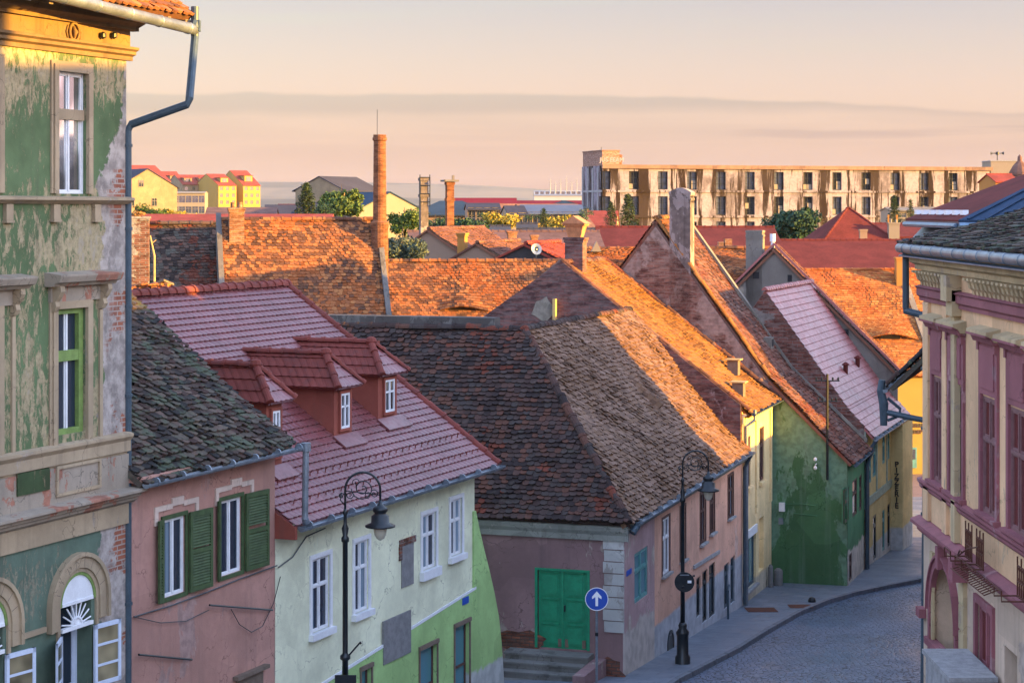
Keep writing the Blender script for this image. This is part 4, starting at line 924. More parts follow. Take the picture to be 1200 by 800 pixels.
for k in range(30):
    for fr in (.85, .93):
        a = .5 + k * .33 + (.15 if fr > .9 else 0); c = P(TL + a, oe + (ridge_o - oe) * (1 - fr), zE3 + (zR3 - zE3) * (1 - fr)); obj('snow_guard', MB().tube([c + V((0, 0, .02)), c + V((0, 0, .10)), c + V((FA.nx * .04, FA.ny * .04, .12))], .012, 4), m_red3d, rf3)
mb = MB(); gutter(mb, P(TL + .1, oe + .07, zE3 - .03), P(TV + .05, oe + .07, zE3 - .02), .085, brk=.9); obj('gutter', mb, m_zinc, rt3)
mb = MB(); mb.box(P, TL, TB + .1, .002, oe - .05, zE3 - .03, zE3 + .04); obj('soffit', mb, m_cream, rt3)
mb = MB(); mb.prism(lambda a, b, c: P(a, b, c), [(.0, zE3 - .25), (oe, zE3 - .25), (oe, zE3 - .02), (0, zE3 + .25)], TL - .02, TL + .06); obj('verge_board', mb, m_redwall, rt3)
# dormers
P0_, U_, V_, N_ = plane_of([E0, E1, R1, R0])
def onroof(px, py):
    d = V(((px - 600) / FPX, 1.0, -(py - HY) / FPX)); k = P0_.dot(N_) / d.dot(N_); return d * k
def local(p): q = p - V((FA.x, FA.y, 0)); return q.x * FA.dx + q.y * FA.dy, q.x * FA.nx + q.y * FA.ny
for (pxl, pxr, pyb, pyt) in ((312, 330, 548, 466), (391.5, 412, 511, 449), (443, 465, 491, 434)):
    bb = onroof((pxl + pxr) / 2, pyb); t_, o_ = local(bb); w_ = (FA.t(pxr, o_) - FA.t(pxl, o_)); t0 = FA.t(pxl, o_); t1 = t0 + w_
    zt_ = -((pyt) - HY) / FPX * bb.y; zb_ = bb.z - .1
    slope = (zR3 - zE3) / (oe - ridge_o); ob = o_ - (zt_ - bb.z) / slope            # where the eave line meets the roof
    mb = MB(); mb.prism(lambda a, b, c: P(a, b, c), [(o_, zb_), (o_, zt_), (ob - .2, zt_), (o_ - .02, zb_)], t0, t1)
    dm = obj('dormer', mb, m_redwall, rt3)
    hh = (t0 + w_ * .30, t1 - w_ * .18, zb_ + (zt_ - zb_) * .22, zt_ - (zt_ - zb_) * .17)
    Fo = Fr(*P(0, o_, 0).xy, *DA); mb = MB(); fr_ = .03
    a, b, c, d = hh; Q = Fo.p
    for q in ((a - .06, a, c - .06, d + .06), (b, b + .06, c - .06, d + .06), (a, b, d, d + .06), (a, b, c - .06, c)): mb.box(Q, q[0], q[1], 0, .05, q[2], q[3])
    for q in ((a, a + .05, c, d), (b - .05, b, c, d), (a + .05, b - .05, c, c + .05), (a + .05, b - .05, d - .05, d), ((a + b) / 2 - .03, (a + b) / 2 + .03, c + .05, d - .05), (a + .05, b - .05, c + (d - c) * .62 - .02, c + (d - c) * .62 + .02)): mb.box(Q, q[0], q[1], 0, .035, q[2], q[3], 1)
    mb.box(Q, a, b, .001, .012, c, d, 2)
    obj('window', mb, [m_redwall, m_white, m_glassA], dm)
    # hipped roof of the dormer
    g = .20; rise = .62; hip = .62
    eL, eR = P(t0 - g, o_ + g, zt_ - .06), P(t1 + g, o_ + g, zt_ - .06); rz = zt_ + rise; ap = P((t0 + t1) / 2, o_ + g - hip, rz); orr = o_ - (rz - bb.z) / slope
    bk = P((t0 + t1) / 2, orr - .05, rz); lL = P(t0 - g, ob - .1, zt_ - .06); lR = P(t1 + g, ob - .1, zt_ - .06)
    mb = MB()
    for tri in ([eL, eR, ap],): sheet_roof(mb, tri, .26, .2, .012, .025, slab=.05)
    for quad in ([lL, eL, ap, bk], [eR, lR, bk, ap]): sheet_roof(mb, quad, .26, .2, .02, .03, 1, slab=.05)
    dr = obj('dormer_roof', mb, [m_red3, m_red3d], dm)
    mb = MB(); caps(mb, bk + V((0, 0, .04)), ap + V((0, 0, .04)), .085, .34, flare=1.25); caps(mb, ap + V((0, 0, .05)), eL + V((0, 0, .04)), .08, .34, flare=1.2); caps(mb, ap + V((0, 0, .05)), eR + V((0, 0, .04)), .08, .34, flare=1.2)
    mb.lathe(ap + V((0, 0, -.04)), [(.11, 0), (.14, .08), (.10, .16), (.03, .19)], 10); obj('ridge_tiles', mb, m_red3d, dr)
    mb = MB(); q0, q1 = P(t0 - .12, o_ + .02, bb.z + .03), P(t1 + .12, o_ + .02, bb.z + .03); dn = (E0 - R0).normalized() * .55; mb.solid([q0, q1, q1 + dn * .7, q0 + dn * .7], N_ * .04); obj('apron_flashing', mb, m_red3, dm)
# ------------------------------------------------------------------ house 4: corner house with the green door
rt4 = root('corner_house', 'long mauve and apricot corner house with an emerald double door', 'house', F4.p(7, 0, gz(55)))
P4 = F4.p; PL = F4L.p; zE4 = -7.80; zW4 = zE4 + .22; A4 = 3.77; T4 = 15.05; zR4 = -3.30
split = F4.t(767)
S1 = [hole(F4, 743.5, 759, 646, 700)]; S1[0] = (S1[0][0], S1[0][1], F4.z(751, 702), F4.z(751, 644))
S2 = [hole(F4, 776, 784.5, 606, 672), hole(F4, 797, 803, 593, 656), hole(F4, 820.5, 826.5, 577, 636), hole(F4, 832, 837, 569, 624), hole(F4, 853, 859, 556, 606)]
S3 = [hole(F4, 816, 821, 676, 722), hole(F4, 823, 829, 668, 728), hole(F4, 831, 838, 660, 722), hole(F4, 848.5, 854, 660, 712), hole(F4, 856, 861, 652, 706)]
mb = MB(); wall(mb, F4, 0, split, -14, zW4, S1, rev=.14); obj('street_wall', mb, m_mauve_s, rt4)
mb = MB(); wall(mb, F4, split, T4, -14, zW4, S2 + S3, rev=.16); obj('street_wall', mb, m_salmon, rt4)['label'] = 'apricot stretch of street wall'
mb = MB(); dr = (F4L.t(630), F4L.t(688), F4L.z(660, 760), F4L.z(660, 669))
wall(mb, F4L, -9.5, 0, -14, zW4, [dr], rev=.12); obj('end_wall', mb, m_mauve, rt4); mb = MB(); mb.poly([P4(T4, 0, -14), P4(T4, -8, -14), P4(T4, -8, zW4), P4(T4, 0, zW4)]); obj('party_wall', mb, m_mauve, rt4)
mb = MB(); z0 = F4L.z(718, 741); z1 = F4L.z(718, 630); n_ = 8; qa = F4L.t(707)
for i in range(n_): mb.box(PL, qa + (0 if i % 2 else .03), .03, -.03, .035, z0 + (z1 - z0) * i / n_ + .015, z0 + (z1 - z0) * (i + 1) / n_ - .01)
obj('corner_quoin', mb, plaster('whitewashed_stone', (.52, .52, .50), (.36, .34, .32), .58, 2, .3), rt4)
mb = MB(); q = [(0, zW4 - .72), (.08, zW4 - .70), (.08, zW4 - .56), (.14, zW4 - .46), (.17, zW4 - .34), (0, zW4 - .30)]
mb.prism(lambda a, b, c: PL(a, b, c), q, -9.5, .15); mb.prism(lambda a, b, c: P4(a, b, c), [(b * .6, c + .2) if c < zW4 - .6 else (b, c) for b, c in q], .0, T4)
obj('cornice', mb, plaster('grey_green_cornice', (.27, .28, .25), (.36, .34, .30), .58, 1.5, .4), rt4)
# emerald double door with raised panels
mb = MB(); a, b, c, d = dr; w_ = (b - a) / 2
for k in range(2):
    x = a + w_ * k; mb.box(PL, x + .012, x + w_ - .012, -.10, -.06, c, d)
    for q0, q1 in ((.02, .30), (.33, .62), (.65, .97)):
        za, zb_ = c + (d - c) * q0 + .04, c + (d - c) * q1
        mb.box(PL, x + .10, x + w_ - .10, -.059, -.045, za, zb_); mb.box(PL, x + .14, x + w_ - .14, -.044, -.03, za + .05, zb_ - .05)
        mb.box(PL, x + .09, x + w_ - .09, -.058, -.015, zb_ + .01, zb_ + .05)
mb.box(PL, (a + b) / 2 - .03, (a + b) / 2 + .03, -.059, -.02, c, d)
df = obj('door', mb, m_door, rt4)
for x in (a + .05, a + w_ - .12, a + w_ + .06, b - .14): obj('kick_plate', MB().box(PL, x, x + .09, -.0585, -.04, c + .04, c + .24), m_wood, df)
mb = MB(); mb.box(PL, a - .07, a, -.05, .02, c, d + .06); mb.box(PL, b, b + .07, -.05, .02, c, d + .06); mb.box(PL, a, b, -.05, .02, d, d + .06); obj('door_frame', mb, m_door, df)
mb = MB(); mb.box(PL, (a + b) / 2 + .05, (a + b) / 2 + .08, -.03, .03, c + .95, c + 1.1); obj('handle', mb, m_iron, df)

for cx, cz, rx, rz, sd in ((F4L.t(608), F4L.z(608, 750), .75, .28, 1), (F4L.t(712), F4L.z(712, 790), .42, .45, 2)):
    mb = MB(); rg = random.Random(sd); pts = [PL(cx + math.cos(t) * rx * rg.uniform(.8, 1.15), .012, cz + math.sin(t) * rz * rg.uniform(.75, 1.2)) for t in [2 * math.pi * i / 16 for i in range(16)]]
    mb.solid(pts, V((F4L.nx, F4L.ny, 0)) * -.02); obj('bare_brickwork', mb, m_rubble4, rt4)
for i, h in enumerate(S1): window(rt4, F4, *h, m_teal, m_glassG, inset=.02, fw=.07, tr=(.62,), cols=2, mw=.03)
for i, h in enumerate(S2):
    window(rt4, F4, *h, m_white if i == 0 else m_brown, m_glassB, inset=.02, fw=.05, tr=(.64,), cols=2, mw=.03, cas=.06, casm=m_brown, caso=.02, sill=.06, silm=m_concrete)
for i, h in enumerate(S3): window(rt4, F4, *h, m_bluezinc if i > 2 else m_iron, m_glassA, inset=.04, fw=.06, tr=(.75,), cols=1, mw=.03, name='shop_window')
mb = MB(); hb = hole(F4, 812, 842, 655, 730); mb.solid([P4(hb[0] + .0, .001, F4.z(813, 668) + .06), P4(hb[1], .001, F4.z(841, 651) + .06), P4(hb[1], .001, F4.z(841, 651) + .16), P4(hb[0], .001, F4.z(813, 668) + .16)], V((F4.nx, F4.ny, 0)) * .05); obj('shop_lintel', mb, m_concrete, rt4)
hb = hole(F4, 734, 739.5, 667, 673); mb = MB(); mb.box(P4, hb[0], hb[1], 0, .02, hb[2], hb[3]); obj('house_number', mb, m_blue, rt4)
mb = MB(); hb = hole(F4, 782, 789, 738, 768); cx, cz = (hb[0] + hb[1]) / 2, (hb[2] + hb[3]) / 2; arch_band(mb, F4, cx, cz, .28, .36, .0, .03, 12, leg=.4); mb.box(P4, cx - .28, cx + .28, .0, .012, cz - .4, cz + .2); obj('cellar_vent', mb, m_iron, rt4)
C0 = P4(-.22, .22, zE4); AP = P4(A4, -A4, zR4); RE = P4(T4 + .1, -A4, zR4 - .03); EE = P4(T4 + .1, .22, zE4); WL = P4(A4, -12.5, zR4); EL = P4(-.22, -12.5, zE4)
mb = MB(); tiles(mb, [C0, EE, RE, AP], .19, .15, .046, .036, .16, 4, .12); obj('street_roof', mb, m_t_grey, rt4)
mb = MB(); tiles(mb, [EL, C0, AP, WL], .185, .145, .044, .036, .14, 5, .12); mb.solid([P4(A4 * 2, -12.5, zE4), P4(A4 * 2, -A4 * 2, zE4), AP, WL], V((0, 0, -.1))); mb.solid([P4(A4 * 2, -A4 * 2, zE4), P4(T4 + .1, -A4 * 2, zE4), RE, AP], V((0, 0, -.1)))
mb.solid([EL, WL, P4(A4 * 2, -12.5, zE4)], V((0, 0, -.05)))
r4b = obj('end_roof', mb, m_t_dark, rt4)
m_darkcap = plaster('dark_mortar', (.085, .075, .07), (.14, .13, .12), .55, 2.0, .5); mb = MB(); mb.box(lambda x, y, z: P4(x, y, z), A4 + .05, A4 + .55, -12.5, -A4 - .9, zR4 - .3, zR4 + .30); obj('ridge_wall', mb, m_darkcap, r4b)
mb = MB(); caps(mb, C0 + V((0, 0, .05)), AP + V((0, 0, .04)), .11, .37, seed=3, jit=.025); caps(mb, AP + V((0, 0, .05)), RE + V((0, 0, .05)), .11, .38, seed=4, jit=.02)
caps(mb, AP + V((0, 0, .04)), WL + V((0, 0, .04)), .12, .4, seed=8, jit=.02); obj('ridge_tiles', mb, m_t_dark, r4b)
mb = MB(); caps(mb, EE + V((0, 0, .03)), RE + V((0, 0, .04)), .085, .4, seed=9, jit=.02); obj('verge_tiles', mb, m_t_six, rt4)
mb = MB(); gutter(mb, P4(.1, .32, zE4 - .05), P4(T4 + .2, .32, zE4 - .03), .085, brk=1.1); obj('gutter', mb, m_zinc, rt4)
mb = MB(); q0 = P4(.15, .32, zE4 - .12); mb.tube([q0 + V((0, 0, .1)), q0, q0 + V((-.12, -.1, -.15))], .09, 10); obj('gutter_outlet', mb, m_bluezinc, rt4)
mb = MB(); q0 = P4(T4 - .15, .32, zE4 - .1); mb.tube([q0, P4(T4 - .15, .10, zE4 - .5), P4(T4 - .15, .10, -12.7)], .055, 8); obj('downpipe', mb, m_bluezinc, rt4)
def eyelid(par, cpt, U, dn, N, wd, ht, dp, tmat, name='eyebrow_dormer', slitk=.55):
    """low curved roof vent: a tiled hump with a dark slit under it"""
    mb = MB(); n = 14; Vv = -dn; rg = random.Random(int(wd * 100)); m_ = max(6, int(2 * wd / .2)); rows = max(4, int(dp / .16))
    H = lambda f, g: ht * (max(0.0, math.cos(f * math.pi / 2)) ** 1.6) * (1 - g) ** 1.5
    pt = lambda f, g, e=0.0: cpt + U * (f * wd) + Vv * (dp * g) + N * (H(f, g) + e)
    front = [pt(-1 + 2 * i / n, 0) for i in range(n + 1)]
    for j in range(rows):
        for i in range(m_):
            f0 = -1 + 2 * (i + (.5 if j % 2 else 0)) / m_; f1 = min(1, f0 + 2 / m_ - .008); g0, g1 = j / rows - .25 / rows, (j + 1.1) / rows
            if f1 <= f0: continue
            e = .045 + rg.uniform(0, .02); mb.add([pt(f0, max(g0, -.02), e), pt(f1, max(g0, -.02), e), pt(f1, min(g1, 1), .012), pt(f0, min(g1, 1), .012), pt(f0, max(g0, -.02), -.03), pt(f1, max(g0, -.02), -.03)], [(0, 1, 2, 3), (0, 4, 5, 1)])
    o_ = obj(name, mb, tmat, par); mb = MB(); sl = [p + dn * -.02 for p in front if (p - cpt).dot(U) ** 2 < (wd * slitk) ** 2]
    mb.poly([p - N * .01 for p in sl] + [sl[-1] - N * ((sl[-1] - cpt).dot(N) - .02), sl[0] - N * ((sl[0] - cpt).dot(N) - .02)]); obj('opening', mb, m_dark, o_); return o_
# long low slit dormer on the street roof
Ps, Us, Vs, Ns = plane_of([C0, EE, RE, AP])
def rayplane(px, py, P0, N): d = V(((px - 600) / FPX, 1.0, -(py - HY) / FPX)); return d * (P0.dot(N) / d.dot(N))
q = rayplane(769, 479, Ps, Ns); eyelid(rt4, q - Ns * .02, Us, -Vs, Ns, .26, .30, 2.0, m_t_grey, slitk=.9)
# steps in front of the door
mb = MB(); stp = []
sa, sb_ = F4L.t(600), F4L.t(697); zt_ = F4L.z(660, 762)
for i in range(6):
    mb.box(PL, sa - .12 * i - .0, sb_ - .02, .0 if i == 0 else .55 + .3 * (i - 1), .55 + .30 * i, -13.4, zt_ - .165 * i - .05); mb.box(PL, sa - .12 * i - .04, sb_ - .02 - .06 * i, .002 if i == 0 else .53 + .3 * (i - 1), .58 + .30 * i, zt_ - .165 * i - .049, zt_ - .165 * i)
for k in range(1): mb.box(PL, sb_, sb_ + .30, .0, 2.0, -13.4, zt_ - .12, 1)
thing('stone_steps', mb, [m_step, m_mauve], 'worn grey stone steps leading up to the emerald door', 'steps')

# ------------------------------------------------------------------ house 5: butter yellow
def gable(F, t, prof, par, m_, name='gable_wall', th=.25):
    mb = MB(); mb.solid([F.p(t, o, z) for o, z in prof], V((F.dx, F.dy, 0)) * th); return obj(name, mb, m_, par)
rt5 = root('yellow_house', 'narrow butter yellow house squeezed between the apricot corner house and the bottle green wall', 'house', F5.p(2.5, 0, gz(65)))
P5 = F5.p; L5 = 5.15; z5 = -6.5
H5 = [hole(F5, 875, 879.5, 511, 570), hole(F5, 890, 895.5, 500, 563)]; G5 = [hole(F5, 873.5, 886, 628, 688)]; G5b = [hole(F5, 889, 895, 606, 668)]
mb = MB(); wall(mb, F5, .02, L5, -14.2, z5 - .05, H5 + G5 + G5b, rev=.2); obj('wall', mb, m_yellow5, rt5)
for h in H5: window(rt5, F5, *h, m_brown, m_glassA, inset=.04, fw=.06, tr=(.65,), cols=2, mw=.03, sill=.12, silm=m_yellow5)
window(rt5, F5, *G5[0], m_bluezinc, m_glassG, inset=.08, fw=.07, tr=(), cols=2, name='shop_window', sill=.08, silm=m_concrete); obj('shop_sign', MB().box(P5, G5[0][0], G5[0][1], -.02, .05, G5[0][3] + .01, G5[0][3] + .28), m_white, rt5)
obj('door', MB().box(P5, G5b[0][0], G5b[0][1], -.19, -.15, G5b[0][2], G5b[0][3]), m_yellow5, rt5)
mb = MB(); mb.prism(lambda a, b, c: P5(a, b, c), [(0, z5 - .45), (.06, z5 - .42), (.06, z5 - .2), (.14, z5 - .17), (.14, z5 - .13), (0, z5 - .1)], 0, L5)
for x in (.05, 2.2, L5 - .35): mb.box(P5, x, x + .25, 0, .05, z5 - 3.6, z5 - .43)
obj('cornice', mb, m_yellow5, rt5)
gable(F5, -.12, [(-.02, -14), (-.02, z5 + .2), (-6.04, -1.72), (-10, -4.45), (-10, -14)], rt5, m_brick5)
mb = MB(); e0, e1, r1, r0 = P5(.1, .30, z5 - .08), P5(L5, .30, z5 - .08), P5(L5, -6.04, -1.84), P5(.1, -6.04, -1.84)
tiles(mb, [e0, e1, r1, r0], .19, .15, .03, .025, .14, 6, .12); tiles(mb, [P5(.1, -10, -4.8), P5(L5, -10, -4.8), r1, r0], .19, .15, .03, .02, .08, 7, .1)
rf = obj('roof', mb, m_t_gold, rt5)
mb = MB(); caps(mb, P5(-.05, -6.04, -1.76), P5(L5, -6.04, -1.78), .12, .38, seed=5, jit=.02); caps(mb, P5(-.0, .25, z5 + .04), P5(-.0, -6.04, -1.70), .08, .4, seed=11, jit=.02); caps(mb, P5(L5 + .05, .25, z5 + .06), P5(L5 + .05, -6.04, -1.74), .10, .4, seed=12, jit=.02); caps(mb, P5(.0, -10, -4.65), P5(.0, -6.1, -1.74), .08, .4, seed=12, jit=.02)
obj('ridge_tiles', mb, m_t_six, rf)
mb = MB(); gutter(mb, P5(.0, .38, z5 - .10), P5(L5 + .1, .38, z5 - .10), .07); obj('gutter', mb, m_bluezinc, rt5)
mb = MB(); q0 = P5(.2, .38, z5 - .1); mb.tube([q0 + V((0, 0, .12)), q0 - V((0, 0, .2)), P5(.12, .12, z5 - .5), P5(.12, .12, -13)], .06, 8); obj('downpipe', mb, m_zinc, rt5)
ps5 = plane_of([e0, e1, r1, r0])
for (px, py) in ((862, 436), (868, 463)):
    q = rayplane(px, py, ps5[0], ps5[3]); mb = MB(); mb.box(lambda a, b, c: q + ps5[1] * a + V((F5.nx, F5.ny, 0)) * b + V((0, 0, c)), -.2, .2, -.25, .12, -.1, .42); o_ = obj('roof_hatch', mb, m_wood, rf)
    mb = MB(); mb.box(lambda a, b, c: q + ps5[1] * a + V((F5.nx, F5.ny, 0)) * b + V((0, 0, c)), -.26, .26, -.32, .2, .421, .46); obj('lid', mb, m_woodl, o_)
# brick niche with a lit timber in the gable, and the capped chimney at its apex
sd = F5.side(-.12); mb = MB(); c_ = (sd.t(651), sd.z(651, 382), sd.z(651, 350))
mb.box(sd.p, c_[0] - .04, c_[0] + .06, .0, .22, c_[1], c_[2]); obj('gable_post', mb, m_woodl, rt5)
mb = MB(); rg = random.Random(4); mb.solid([sd.p(sd.t(637) + math.cos(a) * .42 * rg.uniform(.7, 1.2), .01, sd.z(637, 362) + math.sin(a) * .36 * rg.uniform(.7, 1.3)) for a in [2 * math.pi * i / 14 for i in range(14)]], V((sd.nx, sd.ny, 0)) * .02); obj('mortar_patch', mb, m_cement, rt5)
q = P5(1.1, -5.9, 0); rtc = root('chimney', 'dark sooty chimney with a terracotta gabled cap at the apex of the mauve gable', 'chimney', (q.x, q.y, -2.3)); chimney('', '', q.x, q.y, -2.3, zat(281, q.y), .62, .5, -R(18), m_white_chim and m_brick5, par=rtc)
mb = MB(); zc = zat(281, q.y) + .09; c, s = math.cos(-R(18)), math.sin(-R(18)); PQ = lambda a, b, h: V((q.x + a * c - b * s, q.y + a * s + b * c, h))
for i, (r0_, r1_, h0, h1) in enumerate(((.22, .32, zc, zc + .38), (.38, .38, zc + .38, zc + .45))):
    vs = [PQ(x * r, y * r * .8, h) for r, h in ((r0_, h0), (r1_, h1)) for x, y in ((-1, -1), (1, -1), (1, 1), (-1, 1))]; mb.add(vs, [(0, 1, 2, 3), (4, 5, 6, 7), (0, 1, 5, 4), (1, 2, 6, 5), (2, 3, 7, 6), (3, 0, 4, 7)])
mb.prism(lambda a, b, h: PQ(b, a, h), [(-.44, zc + .45), (.44, zc + .45), (0, zc + .72)], -.36, .36); obj('terracotta_hood', mb, plain('terracotta', (.50, .20, .09), .8), rtc)

# ------------------------------------------------------------------ house 6: bottle green, brown brick gable
rt6 = root('green_wall_house', 'steep-roofed house with a windowless bottle green end wall standing out into the pavement', 'house', F6.p(2, 0, gz(69)))
P6 = F6.p; L6 = 4.25; kn = (-2.63, -5.94)
H6 = [hole(F6, 990.5, 995, 571, 611), hole(F6, 999, 1004.5, 561, 604), hole(F6, 1007, 1010, 556, 598)]; G6 = [hole(F6, 995, 998.5, 648, 680)]
mb = MB(); wall(mb, F6, 0, L6, -14.5, -8.82, H6 + G6, rev=.12); obj('street_wall', mb, m_green6s, rt6)
for h in H6 + G6: window(rt6, F6, *h, m_brown, m_glassA, inset=.02, fw=.06, tr=(.6,), cols=1)
sd6 = F6.side(0)
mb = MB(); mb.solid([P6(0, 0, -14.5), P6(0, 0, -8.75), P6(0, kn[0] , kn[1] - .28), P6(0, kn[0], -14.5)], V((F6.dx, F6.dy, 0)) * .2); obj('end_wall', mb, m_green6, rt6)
gable(F6, 0.0, [(kn[0] - .002, -14.5), (kn[0] - .002, kn[1] - .28), (-6.78, -.62), (-13.5, -9.3), (-13.5, -14.5)], rt6, m_brick6)
mb = MB(); tiles(mb, [P6(-.12, .22, -8.72), P6(L6, .22, -8.72), P6(L6, *kn), P6(-.12, *kn)], .2, .155, .034, .03, .08, 9, .1); tiles(mb, [P6(.05, *kn), P6(L6, *kn), P6(L6, -6.78, -.36), P6(.05, -6.78, -.36)], .2, .155, .034, .03, .12, 10, .1)
tiles(mb, [P6(.05, -13.5, -9.2), P6(L6, -13.5, -9.2), P6(L6, -6.78, -.36), P6(.05, -6.78, -.36)], .2, .155, .03, .02, .05, 13, .1); rf6 = obj('roof', mb, m_t_six, rt6)
mb = MB(); caps(mb, P6(0, -6.78, -.30), P6(L6, -6.78, -.30), .12, .38, seed=21); caps(mb, P6(.08, kn[0] - .1, kn[1] + .15), P6(.08, -6.78, -.28), .09, .4, seed=22, jit=.02); obj('ridge_tiles', mb, m_t_gold, rf6)
mb = MB(); N2 = V((0, 0, .14)); mb.solid([P6(L6 - .05, .1, -8.5), P6(L6 + .25, .1, -8.5), P6(L6 + .25, *kn), P6(L6 - .05, *kn)], N2); mb.solid([P6(L6 - .05, kn[0] - .01, kn[1] + .01), P6(L6 + .25, kn[0] - .01, kn[1] + .01), P6(L6 + .25, -6.78, -.2), P6(L6 - .05, -6.78, -.2)], N2); obj('coping', mb, m_cement, rt6)
mb = MB(); gutter(mb, P6(-.1, .3, -8.78), P6(L6 + .1, .3, -8.78), .07); obj('gutter', mb, m_bluezinc, rt6)
mb = MB(); q0 = P6(L6 - .1, .3, -8.8); mb.tube([q0, P6(L6 - .1, .1, -9.3), P6(L6 - .1, .1, -13.3)], .06, 8); obj('downpipe', mb, m_bluezinc, rt6)
for (a, b, c, d, nm, mt) in ((904.5, 911, 588, 598, 'meter_box', m_white), (904, 909, 606, 613, 'junction_box', m_zinc)):
    mb = MB(); mb.box(sd6.p, sd6.t(a + 9), sd6.t(b + 9), 0, .12, sd6.z(908, d), sd6.z(908, c)); obj(nm, mb, mt, rt6)
mb = MB(); mb.tube([sd6.p(sd6.t(907), .03, sd6.z(907, 590)), sd6.p(sd6.t(940), .03, sd6.z(940, 590)), sd6.p(sd6.t(956), .03, sd6.z(956, 592))], .012, 4); mb.tube([sd6.p(sd6.t(930), .03, sd6.z(930, 601)), sd6.p(sd6.t(958), .03, sd6.z(958, 604))], .012, 4); obj('conduit', mb, m_green6s, rt6)
ch = sd6.t(784.5), sd6.t(809)
def chim_block(name, label, sdf, a, b, back, z0, z1, m_, cap=True, group=None):
    q = sdf.p((a + b) / 2, -back / 2, z0); rt = root(name, label, 'chimney', q, group); mb = MB(); mb.box(sdf.p, a, b, -back, .0, z0, z1)
    for g in range(4): mb.box(sdf.p, a - .02 * (g % 2), b + .02 * (g % 2), -back - .01, .012, z1 - .35 + .09 * g, z1 - .28 + .09 * g)
    obj('stack', mb, m_, rt)
    if cap:
        mb = MB(); n = 8; pr = [(a - .03 + (b - a + .06) * i / n, z1 + .02 + .16 * math.sin(math.pi * i / n)) for i in range(n + 1)]
        mb.prism(lambda y, x, z: sdf.p(x, y, z), [(a - .03, z1 - .02)] + pr + [(b + .03, z1 - .02)], -back - .02, .02); obj('cap', mb, m_, rt)
    return rt
chim_block('chimney', 'tall sooty plastered chimney with a rounded top rising from the brown brick gable', sd6, ch[0], ch[1], .62, -4.2, sd6.z(797, 226), m_white_chim)
mb = MB(); q = rayplane(899, 402, P6(0, *kn), plane_of([P6(.05, *kn), P6(L6, *kn), P6(L6, -6.78, -.36)])[3]); mb.box(lambda a, b, c: q + V((F6.dx, F6.dy, 0)) * a + V((F6.nx, F6.ny, 0)) * b + V((0, 0, c)), -.25, .25, -.3, .2, -.2, .22); hb_ = obj('roof_hatch', mb, m_cement, rf6)
mb = MB(); mb.box(lambda a, b, c: q + V((F6.dx, F6.dy, 0)) * a + V((F6.nx, F6.ny, 0)) * b + V((0, 0, c)), -.18, .18, .19, .21, -.1, .15); obj('opening', mb, m_dark, hb_)
# wire pole fixed to the green wall
mb = MB(); a = sd6.p(sd6.t(970), .10, 0); mb.tube([V((a.x, a.y, zat(562, a.y))), V((a.x, a.y, zat(438, a.y)))], .045, 8)
ob = MB()
for y_, w_ in ((446, .42), (470, .34)):
    z_ = zat(y_, a.y); ob.tube([V((a.x - w_, a.y, z_)), V((a.x + w_, a.y, z_))], .025, 6)
    for s_ in (-1, -.5, .5, 1): ob.lathe((a.x + s_ * w_ * .9, a.y, z_), [(.015, 0), (.04, .05), (.03, .11), (.01, .13)], 6)
rtp = root('wire_pole', 'thin dark wire pole with crossbars bolted to the bottle green end wall', 'pole', (a.x, a.y, zat(562, a.y))); obj('pole', mb, m_iron, rtp); obj('crossbar', ob, m_iron, rtp)
mb = MB(); mb.tube([sd6.p(sd6.t(957), .0, zat(545, 67.4)), sd6.p(sd6.t(957), .3, zat(545, 67.4))], .02, 5)
for y_ in (541, 551): mb.lathe(sd6.p(sd6.t(957), .28, zat(y_, 67.4)), [(.02, 0), (.06, .04), (.06, .1), (.02, .14)], 8)
obj('insulator', mb, m_white, rtp)

# ------------------------------------------------------------------ house 7: ochre yellow with pink-red sheet roof and the vertical sign
rt7 = root('pizzeria_house', 'ochre yellow house with a pink-red sheet roof and an upright PIZZERIE sign', 'house', F7.p(4, 0, gz(75)))
P7 = F7.p; L7 = F7.t(1044) ; L7b = F7.t(1056)
k7 = (-.65, -7.23); a7 = (-3.69, -3.03)
H7 = [hole(F7, 1016.5, 1021, 538, 566), hole(F7, 1022.5, 1026.5, 512, 558), hole(F7, 1034, 1037, 505, 543), hole(F7, 1039.5, 1042.5, 500, 538)]
G7 = [hole(F7, 1014.5, 1018, 614, 655), hole(F7, 1023, 1027, 603, 655), hole(F7, 1034, 1037, 597, 645), hole(F7, 1040, 1043, 590, 640)]
mb = MB(); wall(mb, F7, 0, L7b, -14.5, -7.95, H7 + G7, rev=.12); mb.solid([P7(L7b, 0, -14.5), P7(L7b, 0, -8), P7(L7b, *a7), P7(L7b, -8, -9), P7(L7b, -8, -14.5)], V((F7.dx, F7.dy, 0)) * -.1); obj('wall', mb, m_yellow7, rt7)
for i, h in enumerate(H7): window(rt7, F7, *h, m_teal, m_glassG, inset=.01, fw=.08, tr=(.6,), cols=1)
for i, h in enumerate(G7): window(rt7, F7, *h, m_iron if i % 2 else m_teal, m_glassA, inset=.02, fw=.08, tr=(.75,), cols=1, name='shop_window')
mb = MB(); za = F7.z(1030, 578); mb.box(P7, 0, L7, 0, .05, za - .12, za + .18)
for x in (.05, 2.6, 5.0): mb.box(P7, x, x + .18, 0, .04, za + .18, -8.1)
obj('teal_band', mb, plain('grey_teal_band', (.30, .36, .30), .8), rt7)
mb = MB(); mb.box(P7, L7, L7b, .0, .46, -14.5, -8.4); pr_ = obj('pier', mb, m_yellow7, rt7)
sd7 = F7.side(L7)
